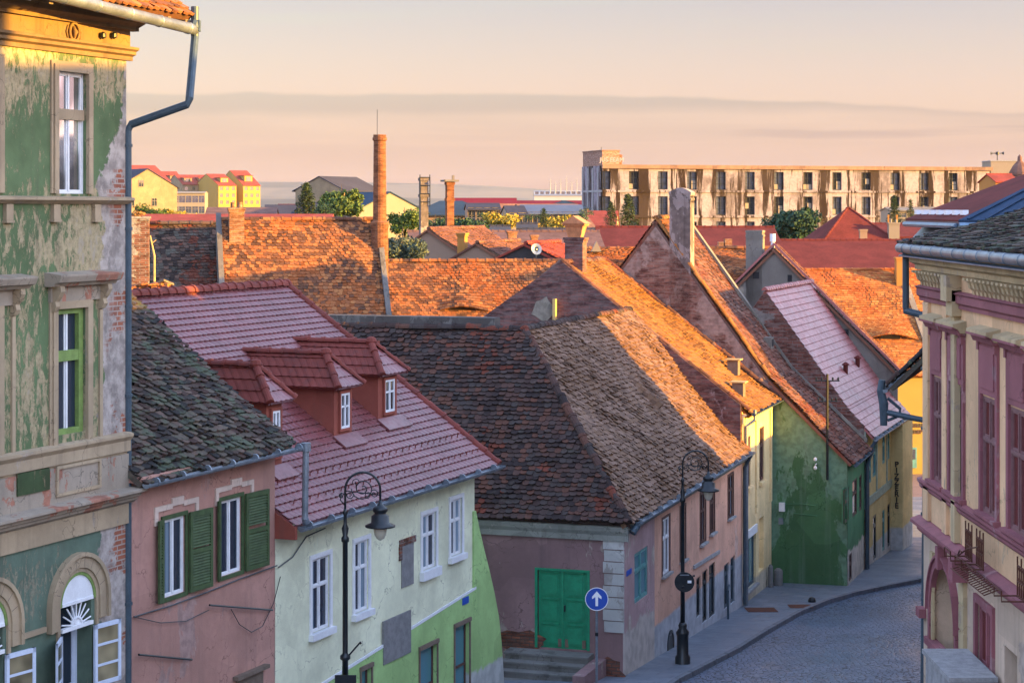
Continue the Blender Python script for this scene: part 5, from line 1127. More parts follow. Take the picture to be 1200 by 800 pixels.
def text(name, body, F, t, z, size, m_, par, ext=.012, o=.01, align='CENTER', flip=False):
    cu = bpy.data.curves.new(name, 'FONT'); cu.body = body; cu.size = size; cu.extrude = ext; cu.align_x = align; cu.align_y = 'CENTER'; cu.offset = size * .018
    tmp = bpy.data.objects.new(name, cu); S.collection.objects.link(tmp); dg = bpy.context.evaluated_depsgraph_get(); me = bpy.data.meshes.new_from_object(tmp.evaluated_get(dg)); bpy.data.objects.remove(tmp)
    mb = MB(); 
    for v in me.vertices: mb.v.append(F.p(t + v.co.x, o + v.co.z, z + v.co.y))
    mb.f = [list(p.vertices) for p in me.polygons]; mb.m = [0] * len(mb.f); return obj(name, mb, m_, par)
tb, te = zat(534, 79), zat(588, 79)
for i, ch_ in enumerate('PIZZERIE'): text('sign_letter', ch_, sd7, .23, tb + (te - tb) * (i + .5) / 8, .30, m_iron, pr_, .02, .02)
mb = MB(); sheet_roof(mb, [P7(.05, .35, -8.32), P7(L7b, .35, -8.32), P7(L7b, *k7), P7(.05, *k7)], .27, .25, .014, .036); sheet_roof(mb, [P7(.05, *k7), P7(L7b, *k7), P7(L7b, *a7), P7(.05, *a7)], .27, .25, .014, .036)
mb.solid([P7(.05, -8.2, -9.5), P7(L7b, -8.2, -9.5), P7(L7b, *a7), P7(.05, *a7)], V((0, 0, -.08))); rf7 = obj('roof', mb, m_red7, rt7)
mb = MB(); caps(mb, P7(0, a7[0], a7[1] + .05), P7(L7b, a7[0], a7[1] + .05), .12, .4); obj('ridge_tiles', mb, m_red7, rf7)
ps7 = plane_of([P7(.05, *k7), P7(L7b, *k7), P7(L7b, *a7), P7(.05, *a7)])
for px, py in ((991, 438), (1005, 430)):
    q = rayplane(px, py, ps7[0], ps7[3]); mb = MB(); mb.tube([q, q + V((0, 0, .35))], .09, 8); mb.lathe(q + V((0, 0, .34)), [(.15, 0), (.15, .03), (.02, .12)], 10); obj('roof_vent', mb, m_r_dkred, rf7)
gable(F7, .02, [(.0, -14.5), (.0, -7.95), (k7[0], k7[1] - .0), (a7[0], a7[1] - .02), (-8.2, -9.6), (-8.2, -14.5)], rt7, m_brick7)
mb = MB(); gutter(mb, P7(-.05, .43, -8.36), P7(L7b + .1, .43, -8.36), .08); obj('gutter', mb, m_zinc, rt7)
mb = MB(); q0 = P7(.15, .43, -8.4); mb.tube([q0, P7(.12, .1, -8.9), P7(.12, .1, -13.6)], .07, 8); obj('downpipe', mb, m_bluezinc, rt7)
# house 8: grey cement gable
rt8 = root('grey_gable_house', 'house behind the pizzeria with a bare grey cement gable and small square vents', 'house', F8.p(3, -4, gz(82)))
g8 = [(-.1, -14.5), (-.1, -6.62), (-5.16, -1.59), (-10.4, -6.7), (-10.4, -14.5)]; ex8 = V((.15, .989, 0)).normalized(); sd8 = F8.side(0)
mb = MB(); mb.solid([F8.p(0, o, z) for o, z in g8], ex8 * 9); g_ = obj('wall', mb, m_cement, rt8)
for px, py, w_ in ((886, 322.5, .13), (925.5, 326, .09), (990.5, 389.5, .14)):
    mb = MB(); c_ = sd8.t(px); z_ = sd8.z(px, py); mb.box(sd8.p, c_ - w_, c_ + w_, -.02, .01, z_ - .14, z_ + .14); obj('vent_opening', mb, m_dark, g_)
mb = MB()
for (o0, z0), (o1, z1) in ((g8[1], g8[2]), (g8[3], g8[2])):
    o0 += .25 * (1 if o0 > -5 else -1); z0 -= .25
    a, b = F8.p(0, o0, z0) - ex8 * .1, F8.p(0, o1, z1) - ex8 * .1; tiles(mb, [a, a + ex8 * 9.2, b + ex8 * 9.2, b] if o0 > -5 else [a + ex8 * 9.2, a, b, b + ex8 * 9.2], .2, .16, .03, seed=30, slab=.1)
obj('roof', mb, m_t_far, rt8)
mb = MB(); mb.solid([F8.p(0, -.1 + .3, -6.62 - .2) - ex8 * .14, F8.p(0, -5.16, -1.50) - ex8 * .14, F8.p(0, -5.16, -1.38) - ex8 * .14, F8.p(0, .2, -6.62 - .08) - ex8 * .14], ex8 * .22); mb.solid([F8.p(0, -10.4, -6.7) - ex8 * .14, F8.p(0, -5.16, -1.50) - ex8 * .14, F8.p(0, -5.16, -1.38) - ex8 * .14, F8.p(0, -10.4, -6.58) - ex8 * .14], ex8 * .22)
obj('verge_flashing', mb, m_red7, rt8)
chim_block('chimney', 'grey cement chimney on the left flank of the grey gable', sd8, sd8.t(874), sd8.t(893), .6, -5, sd8.z(884, 270), m_cement, False)
mb = MB(); q = sd8.p(sd8.t(905), -.1, 0); mb.tube([V((q.x, q.y, -1.9)), V((q.x, q.y, zat(283, q.y)))], .08, 8); mb.tube([V((q.x, q.y, zat(283, q.y))), V((q.x, q.y, zat(274, q.y)))], .12, 8); thing('flue_pipe', mb, m_white, 'short white flue pipe at the apex of the grey gable', 'pipe')

# ------------------------------------------------------------------ street furniture
def lamp(label, x, y):
    rt = root('street_lamp', label, 'street lamp', (0, 0, 0), 'ornate black street lamps along the pavement')
    mb = MB(); mb.lathe((0, 0, 0), [(.23, 0), (.23, .08), (.20, .12), (.20, .30), (.155, .36), (.15, .85), (.17, .90), (.17, .96), (.10, 1.05), (.12, 1.12), (.085, 1.2)], 12); obj('base', mb, m_iron, rt, True, local=True)
    mb = MB(); mb.lathe((0, 0, 1.18), [(.062, 0), (.058, .9), (.10, .93), (.10, .99), (.055, 1.03), (.052, 1.05), (.05, 3.15), (.075, 3.17), (.075, 3.24), (.045, 3.28), (.07, 3.42), (.035, 3.5), (.03, 3.66), (.05, 3.72), (.02, 3.8)], 12); obj('pole', mb, m_iron, rt, True, local=True)
    zt_ = 5.67; r = .335; cx = .335; cz = zt_ - r
    pts = [V((0, 0, 4.55)), V((0.0, 0, cz - .15))] + [V((cx - math.cos(a) * r, 0, cz + math.sin(a) * r)) for a in [math.pi * i / 16 for i in range(17)]] + [V((cx + r, 0, cz - .28))]
    mb = MB(); mb.tube(pts, .022, 8)
    def spiral(c0, r0, turns, ph, sg=1): return [V((c0[0] + math.cos(ph + sg * a) * r0 * (1 - .8 * a / (turns * 2 * math.pi)), 0, c0[1] + math.sin(ph + sg * a) * r0 * (1 - .8 * a / (turns * 2 * math.pi)))) for a in [turns * 2 * math.pi * i / 30 for i in range(31)]]
    mb.tube(spiral((cx, cz + .02), .22, 1.8, math.pi), .012, 5); mb.tube(spiral((cx - .25, cz - .10), .075, 1.3, 0, -1), .010, 5); mb.tube(spiral((cx + .22, cz - .08), .085, 1.3, 2.4, -1), .010, 5)
    mb.tube(spiral((cx - .12, cz + .14), .08, 1.2, 3.6, -1), .009, 5); mb.tube(spiral((cx + .10, cz - .12), .08, 1.2, 0, 1), .009, 5); mb.tube(spiral((-.07, cz - .12), .06, 1.1, .5, 1), .012, 5); mb.tube([V((0, 0, cz - .3)), V((-.09, 0, cz - .2)), V((-.07, 0, cz - .05))], .012, 5)
    mb.tube([V((.02, 0, cz - .02)), V((2 * cx - .02, 0, cz - .10))], .010, 5); obj('scroll_arm', mb, m_iron, rt, True, local=True)
    lx, lz = cx + r, cz - .28
    mb = MB(); mb.lathe((lx, 0, lz - .42), [(.14, 0), (.285, -.01), (.29, .02), (.175, .07), (.17, .20), (.115, .24), (.11, .26), (.145, .30), (.14, .35), (.08, .39), (.04, .43), (.03, .5)], 20); obj('lamp_head', mb, m_iron, rt, True, local=True)
    mb = MB(); mb.lathe((lx, 0, lz - .42), [(.13, -.005), (.13, -.06), (.11, -.16), (.07, -.23), (.02, -.265)], 16); obj('globe', mb, m_lamp, rt, True, local=True)
    mb = MB(); mb.tube([V((.05, 0, 2.15)), V((.28, -.05, 2.42))], .018, 6); mb.tube([V((.28, -.05, 2.42)), V((.31, -.05, 2.43))], .028, 6); mb.tube([V((0, 0, 2.1)), V((0, 0, 2.2))], .07, 10); obj('flag_holder', mb, m_iron, rt, local=True)
    return rt
L1 = lamp('ornate black street lamp in front of the cream house, foot cut off by picture edge', 0, 0)
L1.location = ((404.5 - 600) / FPX * 37.5, 37.5, zat(553, 37.5) - 5.67)
L2 = dup(L1, ((800 - 600) / FPX * 51.2, 51.2, zat(528, 51.2) - 5.67), R(0), 'ornate black street lamp on the pavement by the apricot facade, seen whole to its base')
S.view_layers[0].update()
q = L2.location
def disc(c, r, th=.02, n=24): return [V((c[0] + math.cos(2 * math.pi * i / n) * r, c[1], c[2] + math.sin(2 * math.pi * i / n) * r)) for i in range(n)]
mb = MB(); mb.solid(disc((q.x + .04, q.y - .09, zat(681, q.y)), .26), V((0, .02, 0))); rts = root('round_sign', 'round sign clamped to the farther street lamp, dark back towards us', 'sign', (q.x + .04, q.y - .08, zat(681, q.y) - .26)); pl = obj('sign_plate', mb, m_iron, rts)
mb = MB(); mb.box(lambda a, b, c: V((a, b, c)), q.x - .08, q.x + .16, q.y - .105, q.y - .0901, zat(673, q.y), zat(672, q.y)); mb.box(lambda a, b, c: V((a, b, c)), q.x + .12, q.x + .22, q.y - .105, q.y - .0901, zat(682, q.y), zat(679, q.y), 1); mb.tube([V((q.x, q.y, zat(673, q.y))), V((q.x, q.y, zat(672, q.y) + .04))], .075, 10); obj('bracket', mb, [m_zinc, m_signw], rts)
q = L1.location; mb = MB(); mb.box(lambda a, b, c: V((a, b, c)), q.x - .19, q.x + .22, q.y - .10, q.y - .08, zat(812, q.y), zat(789, q.y)); mb.tube([V((q.x, q.y, zat(794, q.y) - .05)), V((q.x, q.y, zat(794, q.y)))], .085, 10); thing('sign_board', mb, m_iron, 'dark rectangular sign plate strapped to the nearer street lamp at the bottom edge', 'sign')
# blue one-way sign
Ys = 47.6; xs = (699.3 - 600) / FPX * Ys; zs_ = zat(701.5, Ys); rts = root('one_way_sign', 'round blue traffic sign with a white arrow pointing up, beside the emerald door', 'traffic sign', (xs, Ys, gz(Ys) - .6))
mb = MB(); mb.solid(disc((xs, Ys, zs_), .272, n=36), V((0, .02, 0))); pl = obj('sign_plate', mb, m_blue, rts)
mb = MB()
for i in range(36):
    a0, a1 = 2 * math.pi * i / 36, 2 * math.pi * (i + 1) / 36; mb.poly([V((xs + math.cos(a) * r, Ys - .003, zs_ + math.sin(a) * r)) for a, r in ((a0, .265), (a1, .265), (a1, .282), (a0, .282))])
mb.poly([V((xs + a, Ys - .005, zs_ + b)) for a, b in ((-.032, -.17), (.032, -.17), (.032, .05), (.115, .0), (.115, .06), (0, .19), (-.115, .06), (-.115, .0), (-.032, .05))]); obj('arrow', mb, m_signw, pl)
mb = MB(); mb.tube([V((xs, Ys + .05, gz(Ys) - .6)), V((xs, Ys + .05, zs_ + .2))], .03, 8); obj('post', mb, m_zinc, rts); mb = MB(); mb.tube([V((xs, Ys + .05, zs_ - .9)), V((xs, Ys + .05, zs_ - .82))], .04, 8); mb.box(lambda a, b, c: V((a, b, c)), xs - .05, xs + .05, Ys + .021, Ys + .05, zs_ - .05, zs_ + .05); obj('clamp', mb, m_iron, rts)
# bollards and boxes by the green wall
for px, py, Y, h, r, lb in ((903, 692, 66.6, .8, .09, 'slim grey bollard at the foot of the yellow house'), (912, 690, 67.2, .62, .16, 'stout weathered stone post against the bottle green wall')):
    g = ghit(px, py); mb = MB(); mb.lathe((g.x, g.y, g.z + .1), [(r, 0), (r, h * .75), (r * .9, h * .9), (r * .45, h)], 12); thing('bollard', mb, m_step, lb, 'bollard')
for px, py, w_, d_, lb, mm in ((892, 719, .95, .55, 'rusty manhole cover plate nearer on the pavement', m_rust), (938, 715, .75, .35, 'small rusty cover plate close to the kerb', m_rust)):
    g = ghit(px, py); mb = MB(); mb.box(lambda a, b, c: V((g.x + a, g.y + b, gz(g.y + b) + .13 + c)), -w_ / 2, w_ / 2, -d_, d_, .003, .012); thing('cover_plate', mb, mm, lb, 'manhole cover')
for px, py, lb in ((951.5, 709.5, 'small dark stud standing on the kerb'), (1057, 641, 'small white stone at the end of the pavement')):
    g = ghit(px, py); mb = MB(); mb.lathe((g.x, g.y, g.z + .13), [(.13, 0), (.13, .06), (.09, .14), (.02, .17)] if px < 1000 else [(.16, 0), (.15, .3), (.08, .42)], 10); thing('kerb_stone', mb, m_iron if px < 1000 else m_white, lb, 'stone')
g0, g1 = ghit(787, 792), ghit(846, 720)
mb = MB(); c_ = P4(F4.t(845), .22, gz(60)); mb.tube([c_ + V((0, 0, .1)), c_ + V((0, 0, 1.0)), c_ + V((.05, .2, 1.12)), c_ + V((.05, .5, 1.0)), c_ + V((.05, .5, .1))], .035, 8); thing('bike_hoop', mb, m_bluezinc, 'bent blue steel hoop in front of the corner house shopfront', 'rail')
# ------------------------------------------------------------------ building R: cream and purple house at the right edge
rtR = root('purple_trim_house', 'grand apricot and purple house with cornice and tall paired windows at the right edge', 'house', FR.p(3, 0, gz(32)))
PR = FR.p
def hR(pa, pb, ya, yb): return hole(FR, pa, pb, ya, yb)
UW = [hR(1094.5, 1106, 448, 566), hR(1114.5, 1129.5, 454, 583), hR(1152, 1169, 463, 603), hR(1184.5, 1204, 474, 622)]
zt_ = sum(h[3] for h in UW) / 4; zb_ = sum(h[2] for h in UW) / 4; UW = [(h[0], h[1], zb_, zt_) for h in UW]
cw0 = FR.t(1152) - FR.t(1094.5)
for e_ in (3.3, 6.8, 9.9): UW += [(UW[2][0] + e_, UW[2][1] + e_, zb_, zt_)] + ([(UW[3][0] + e_, UW[3][1] + e_, zb_, zt_)] if e_ > 4 and UW[3][1] + e_ < 16.5 else [])
zBand = FR.zt(0, 617); zG = FR.zt(0, 292)
mb = MB(); wall(mb, FR, -.0, 17, zBand, zG + .1, UW, rev=.22); obj('upper_wall', mb, m_r_wall, rtR)
AR = hR(1094, 1123, 700, 830); W2 = [hR(1146, 1164, 712, 786)]; DRR = hR(1177, 1192, 762, 830)
AR = (AR[0], AR[1], -14, FR.z(1108, 728)); ARH = (AR[0], AR[1], -14, AR[3] + (AR[1] - AR[0]) / 2); DRR = (DRR[0], DRR[1], -14, DRR[3])
mb = MB(); wall(mb, FR, .0, 17, -14, zBand, [ARH] + W2 + [DRR], rev=.35); obj('lower_wall', mb, m_r_low, rtR)
mb = MB(); mb.poly([PR(0, 0, -14), PR(0, 0, zG + .1), PR(0, -7.6, zG + .1), PR(0, -7.6, -14)]); mb.poly([PR(0, -7.6, -14), PR(0, -7.6, zG), PR(17, -7.6, zG), PR(17, -7.6, -14)]); mb.poly([PR(17, 0, -14), PR(17, 0, zG), PR(17, -7.6, zG), PR(17, -7.6, -14)]); obj('side_wall', mb, m_r_low, rtR)
def mouldR(name, z, prof, m_, t0=-.0, ext=True):
    q = [(-.01, z + prof[0][1])] + [(o, z + zz_) for o, zz_ in prof] + [(-.01, z + prof[-1][1])]; mo = max(o for o, _ in prof); mb = MB()
    mb.prism(lambda a, b, c: PR(a, b, c), q, t0 - (mo if ext else 0), 17); return obj(name, mb, m_, rtR)
# entablature: pink-purple band, corbels, cornice
mouldR('architrave', FR.zt(0, 352), [(.05, 0), (.05, .06), (.10, .10), (.10, .22), (.14, .25), (.05, .28)], m_r_pur)
mouldR('cornice', zG - .36, [(.10, 0), (.10, .08), (.20, .13), (.20, .20), (.27, .24), (.27, .33), (.05, .34)], m_r_cor)
zc0 = zG - .37
def corbel(t_): obj('corbel', MB().prism(lambda a, b, c: PR(a, b, c), [(0, zc0 - .30), (.05, zc0 - .30), (.07, zc0 - .2), (.12, zc0 - .16), (.15, zc0 - .06), (.22, zc0 - .04), (.22, zc0), (0, zc0)], t_, t_ + .13), m_r_cor, rtR)
for k in range(9): corbel(.02 + k * .265)
for k in range(49): 
    if k > 0: corbel(3.7 + k * .265)
mb = MB(); mb.box(PR, 2.52, 2.95, 0, .25, zc0 - .42, zc0); mb.box(PR, 2.52, 2.95, 0, .16, FR.zt(0, 352) - .12, FR.zt(0, 352) + .30); mb.box(PR, 2.6, 2.87, 0, .10, zBand + .2, FR.zt(0, 352) - .121); obj('pilaster', mb, m_r_cor, rtR)
mb = MB(); t_a = (FR.t(1108), FR.t(1112)); 
for a, b in ((FR.t(1107.5), FR.t(1112.5)), (FR.t(1085), FR.t(1091))): mb.box(PR, a, b, 0, .06, zBand + .2, FR.zt(0, 352) - .01)
obj('pilaster', mb, m_r_wall, rtR)
m_r_sash = plain('dark_red_sash', (.20, .10, .10), .6)
for i, h in enumerate(UW):
    f = window(rtR, FR, *h, m_r_sash, m_glassR, inset=.0, fw=.05, tr=(.64,), cols=2, mw=.035)
    a, b, c, d = h; mb = MB(); tp = FR.zt(0, 352) - .38
    for q in ((a - .13, a, c, d + .04), (b, b + .13, c, d + .04), (a - .13, b + .13, d + .04, tp)): mb.box(PR, q[0], q[1], -.01, .045, q[2], q[3] - .001)
    mb.box(PR, a + .02, b - .02, .0451, .065, d + .14, tp - .10)
    for x0, x1 in ((a - .13, a - .02), (b + .02, b + .13)): mb.box(PR, x0, x1, .0451, .08, tp - .18, tp - .01)
    mb.prism(lambda x, y, z: PR(x, y, z), [(0, c - .14), (.06, c - .14), (.09, c - .08), (.12, c - .05), (.12, c), (-.1, c + .01)], a - .20, b + .20); obj('surround', mb, m_r_pur, f)
    mb = MB(); mb.prism(lambda x, y, z: PR(x, y, z), [(0, tp), (.10, tp), (.14, tp + .06), (.22, tp + .10), (.22, tp + .15), (0, tp + .20)], a - .19, b + .19); obj('hood', mb, [m_r_cor], f)
    mb = MB(); mb.prism(lambda x, y, z: PR(x, y, z), [(0, tp - .04), (.12, tp - .04), (.165, tp + .055), (0, tp + .055)], a - .17, b + .17); mb.box(PR, a - .17, b + .17, .165, .235, tp + .065, tp + .099); obj('hood_moulding', mb, m_r_pur, f)
mouldR('sill_course', zb_ - .19, [(.03, -.08), (.06, -.04), (.06, .0), (.10, .05), (.10, .10), (.03, .12)], m_r_pur)
mouldR('string_course', zBand - .12, [(.04, .02), (.08, .06), (.08, .12), (.15, .16), (.20, .19), (.20, .25), (.04, .31)], m_r_pur)
mb = MB(); 
for k, (a, b) in enumerate(((FR.t(1131), FR.t(1134)),)): mb.box(PR, a - .08, b + .06, 0, .26, zBand - .34, zBand + .02)
obj('band_console', mb, m_r_pur, rtR)
mb = MB(); cx = (AR[0] + AR[1]) / 2; ra = (AR[1] - AR[0]) / 2; zs = AR[3]
arch_band(mb, FR, cx, zs, ra, ra + .13, -.02, .08, 20, leg=6, st=1.0); arch_band(mb, FR, cx, zs, ra + .13, ra + .17, 0, .12, 20, st=1.0); mb.box(PR, cx - .10, cx + .10, 0, .16, zs + ra - .05, zs + ra + .32)
obj('arch_moulding', mb, m_r_pur, rtR)
mb = MB(); n = 20; tp_ = zs + ra
for i in range(n):
    (x0, y0_), (x1, y1_) = [(cx + math.cos(math.pi * k / n) * ra, zs + math.sin(math.pi * k / n) * ra) for k in (i, i + 1)]; mb.poly([PR(x0, .002, y0_), PR(x1, .002, y1_), PR(x1, .002, tp_ + .01), PR(x0, .002, tp_ + .01)])
obj('arch_spandrel', mb, m_r_low, rtR)
mb = MB(); mb.box(PR, ARH[0] + .002, ARH[1] - .002, -.345, -.33, -14, tp_ - .002); obj('niche_back', mb, m_r_cor, rtR)
mb = MB(); zi = FR.z(1108, 762); mb.box(PR, AR[0] - .25, AR[1] + .12, -.05, .12, zi - .12, zi); mb.box(PR, AR[1] + .02, AR[1] + .62, .0, .22, zi - .18, zi + .04); mb.box(PR, -.06, .24, .0, .13, zs - .26, zs - .10); obj('impost', mb, m_r_pur, rtR)
mb = MB(); mb.box(PR, cx - 1.05, cx - .85, 0, .05, -14, zBand - .3); mb.box(PR, AR[1] + .30, AR[1] + .62, 0, .05, -14, zBand - .3)
for k in range(12): mb.box(PR, AR[1] + .29, AR[1] + .63, 0, .065, zBand - .35 - k * .42 - .38, zBand - .35 - k * .42)
obj('pilaster', mb, m_r_cor, rtR)
f = window(rtR, FR, *W2[0], m_r_pur, m_glassR, inset=.02, fw=.07, tr=(), cols=2, cas=.12, casm=m_r_pur, caso=.05, name='window')
window(rtR, FR, *DRR, m_iron, m_glassA, inset=.25, fw=.06, tr=(.8,), cols=1, name='shop_window')
# gutter, blue flashing, downpipe
gR0, gR1 = PR(-.45, .34, FR.zt(-.4, 290.5, .34)), PR(17, .34, 0); gR1.z = gR0.z
mb = MB(); mb.tube([gR0, gR1], .085, 14)
for k in range(20): q = gR0 + V((0, -.55 - .8 * k, 0)); mb.tube([q, q - V((0, .035, 0))], .095, 12)
obj('gutter', mb, m_zinc, rtR, smooth=True)
mb = MB(); mb.prism(lambda a, b, c: PR(a, b, c), [(.36, gR0.z - .13), (.10, gR0.z - .06), (-.05, gR0.z + .0), (-.05, gR0.z - .02), (.10, gR0.z - .08), (.36, gR0.z - .15)], -.45, 17); obj('eaves_flashing', mb, m_sheet, rtR)
mb = MB(); yb = gR0.y; pt = lambda px, py, y: V(((px - 600) / FPX * y, y, zat(py, y)))
mb.tube([pt(1061.5, 280, yb), pt(1061.5, 361, yb)], .062, 12); mb.tube([pt(1061.5, 352, yb), pt(1061.5, 364, yb), pt(1087.5, 371, 35.1), pt(1087.5, 384, 35.1), V((pt(1087.0, 384, 35.1).x, 35.1, zat(432, 35.1))), V((pt(1087, 384, 35.1).x - .03, 35.1, -5.0)), V((pt(1085.5, 384, 35.1).x - .08, 35.1, -13))], .066, 12)
for y_ in (430, 500, 600, 700): q = pt(1084.5, y_, 35.1); mb.tube([q, q - V((0, 0, .05))], .085, 12)
obj('downpipe', mb, m_bluezinc, rtR)
# attic pavilion and roofs
zP = zat(258, 36.5); XW = 8.42
mb = MB(); BX = lambda a, b, c: V((a, b, c)); mb.box(BX, XW, 16, 35.75, 39.7, -14, zP); pv_ = obj('attic', mb, m_r_wall, rtR)  # attic box carried down to the ground to block a sun gap
mb = MB(); mb.solid([V((XW - .30, 35.72, gR0.z + .10)), V((XW - .30, 39.8, gR0.z + .10)), V((XW - .01, 39.75, gR0.z + .42)), V((XW - .01, 35.72, gR0.z + .42))], V((-.01, 0, .012))); obj('flashing', mb, m_zinc, pv_)
e = [V((XW - .38, 35.35, zP - .02)), V((XW - .38, 40.1, zP - .02)), V((16.4, 40.1, zP - .02)), V((16.4, 35.35, zP - .02))]; ap0, ap1 = V((12.1, 37.4, zP + 1.72)), V((12.6, 38.1, zP + 1.72))
mb = MB()
for q, mi in (([e[0], e[1], ap0], 1), ([e[1], e[2], ap1, ap0], 1), ([e[3], e[0], ap0, ap1], 0), ([e[2], e[3], ap1], 0)): mb.solid(q, V((0, 0, .03)), mi)
for k in range(14):
    f = k / 14; a = e[0].lerp(e[3], f * .55 + .02); b = ap0.lerp(ap1, .5); mb.tube([a + V((0, 0, .05)), a.lerp(ap0, 1 - f * .75) + V((0, 0, .05))], .022, 4)
mb.box(BX, e[0].x, e[2].x, e[0].y, e[0].y + .05, zP - .12, zP - .021); mb.box(BX, e[0].x, e[0].x + .05, e[0].y + .051, e[1].y, zP - .10, zP - .021)
obj('attic_roof', mb, [plain('deep_blue_sheet', (.02, .045, .09), .35, .3), m_r_dkred], pv_)
mb = MB(); mb.tube([e[0] + V((-.02, .1, -.08)), e[1] + V((-.02, 0, -.08))], .05, 8); mb.tube([e[0] + V((0.9, -.05, .1)), e[0] + V((.9, -.05, -.22))], .085, 10); mb.tube([e[0] + V((0, -.05, -.07)), e[3] + V((0, -.05, -.07))], .055, 8); obj('gutter', mb, m_sheet, pv_)
mb = MB()
for k in range(7): q = e[0].lerp(e[1], (k + .5) / 7) + (ap0 - e[0]).normalized() * .25; mb.box(lambda a, b, c: q + V((a, b, c)), -.05, .05, -.12, .12, .03, .12)
obj('snow_guard', mb, m_signw, pv_)
mb = MB(); y0, y1 = 18.0, 35.74; tiles(mb, [V((7.02, y1, zG + .12)), V((7.02, y0, zG + .12)), V((13, y0, zG + 1.75)), V((13, y1, zG + 1.75))], .22, .18, .03, sag=.04, seed=41); mb.solid([V((15.1, y1, zG + .9)), V((15.1, y0, zG + .9)), V((13, y0, zG + 1.75)), V((13, y1, zG + 1.75))], V((0, 0, -.1)))
obj('roof', mb, m_t_moss, rtR)
# rusty flower brackets standing on the string course
def flowerrack(px, py, label, seed, lean=0):
    rg = random.Random(seed); t_ = FR.t(px, .2); z0 = zBand + .2; mb = MB(); w_, h_ = .42, .50
    for i in range(5): mb.tube([PR(t_ + i * w_ / 4, .22, z0), PR(t_ + i * w_ / 4 + lean, .22, z0 + h_ * (1.15 if i in (0, 4, 2) else .9))], .012, 5)
    for g in (.05, .45, .9): mb.tube([PR(t_, .22, z0 + h_ * g), PR(t_ + w_, .22, z0 + h_ * g)], .012, 5)
    for i in range(4): mb.tube([PR(t_ + (i + .5) * w_ / 4 + math.cos(a) * .045, .22, z0 + h_ * .67 + math.sin(a) * .09) for a in [2 * math.pi * k / 10 for k in range(11)]], .008, 4)
    for i in range(2): mb.tube([PR(t_ + i * w_, .22, z0 + .02), PR(t_ + i * w_, .55, z0 + .02), PR(t_ + i * w_, .55, z0 + .16)], .012, 5)
    mb.tube([PR(t_, .55, z0 + .16), PR(t_ + w_, .55, z0 + .16)], .012, 5)
    return thing('flower_rack', mb, m_rust, label, 'iron rack', 'rusty iron flower racks on the purple course')
flowerrack(1133, 640, 'rusty iron flower rack farther back along the purple course', 1)
flowerrack(1146, 655, 'rusty iron flower rack just left of the loose twisted rods', 2)
flowerrack(1194, 690, 'rusty iron flower rack cut by the right edge of the picture', 3)
mb = MB(); z0 = zBand + .12
for (a, b, c) in (((1141, .25, .05), (1165, .5, .33), 0), ((1143, .3, .0), (1176, .45, .14), 0), ((1150, .4, .1), (1170, .3, .45), 0)):
    mb.tube([PR(FR.t(a[0]), a[1], z0 + a[2]), PR(FR.t((a[0] + b[0]) / 2), (a[1] + b[1]) / 2, z0 + (a[2] + b[2]) / 2 + .05), PR(FR.t(b[0]), b[1], z0 + b[2])], .013, 5)
ta, tb_ = FR.t(1152), FR.t(1192)
for k in range(16): x = ta + (tb_ - ta) * k / 15; mb.tube([PR(x, .26, z0 + .02), PR(x + .08, .50, z0 - .05)], .010, 4)
for o_, dz in ((.26, .02), (.50, -.05), (.38, -.015)): mb.tube([PR(ta, o_, z0 + dz), PR(tb_ + .08, o_, z0 + dz)], .011, 4)
thing('iron_rods', mb, m_rust, 'loose twisted rusty rods and grating lying along the purple course', 'iron rods')
mb = MB(); q = hR(1140, 1174, 778, 840); mb.box(PR, q[0], q[1], .12, .75, q[2], q[3] - .05); mb.box(PR, q[0] - .05, q[1] + .05, .07, .80, q[3] - .05, q[3] + .02); thing('grey_awning_box', mb, m_concrete, 'pale grey box projecting from the wall under the small purple window', 'box')

# ------------------------------------------------------------------ right side of the street farther down, mostly behind building R; the unseen ones are shaped as shade casters
def row_house(name, label, x, y, d, L, e_z, r_z, run, tm, wm, hip_far=0.0, base=-14.5, near_over=.3, group=None, out=.35, seedv=50):
    """right-hand street house; x,y: near street corner; d: street direction; the roof rises to the right"""
    F = Fr(x, y, *d); P = lambda t, o, z: V((F.x + F.dx * t + F.nx * o, F.y + F.dy * t + F.ny * o, z))
    rt = root(name, label, 'house', P(L / 2, run, base), group); mb = MB(); s = (r_z - e_z) / run
    mb.poly([P(0, 0, base), P(L, 0, base), P(L, 0, e_z), P(0, 0, e_z)]); mb.poly([P(0, 0, base), P(0, 2 * run, base), P(0, 2 * run, e_z), P(0, run, r_z), P(0, 0, e_z)])
    if hip_far: mb.poly([P(L, 0, base), P(L, 2 * run, base), P(L, 2 * run, e_z), P(L, 0, e_z)])
    else: mb.poly([P(L, 0, base), P(L, 2 * run, base), P(L, 2 * run, e_z), P(L, run, r_z), P(L, 0, e_z)])
    mb.poly([P(0, 2 * run, base), P(L, 2 * run, base), P(L, 2 * run, e_z), P(0, 2 * run, e_z)]); obj('wall', mb, wm, rt)
    mb = MB(); n = near_over; a, b, c, e = P(-n, -out, e_z - out * s), P(L + .2, -out, e_z - out * s), P(L - hip_far + .2, run, r_z), P(-n, run, r_z)
    tiles(mb, [a, b, c, e], .2, .17, .035, .03, .1, seedv); mb.solid([P(-n, 2 * run + out, e_z - out * s), P(L + .2, 2 * run + out, e_z - out * s), c, e], V((0, 0, -.12)))
    if hip_far: mb.solid([b, c, P(L + .2, 2 * run + out, e_z - out * s)], V((0, 0, -.1)))
    caps(mb, e + V((0, 0, .05)), c + V((0, 0, .05)), .12, .4); caps(mb, a + V((0, 0, .05)), e + V((0, 0, .05)), .09, .4, jit=.03); obj('roof', mb, tm, rt)
    return rt, P
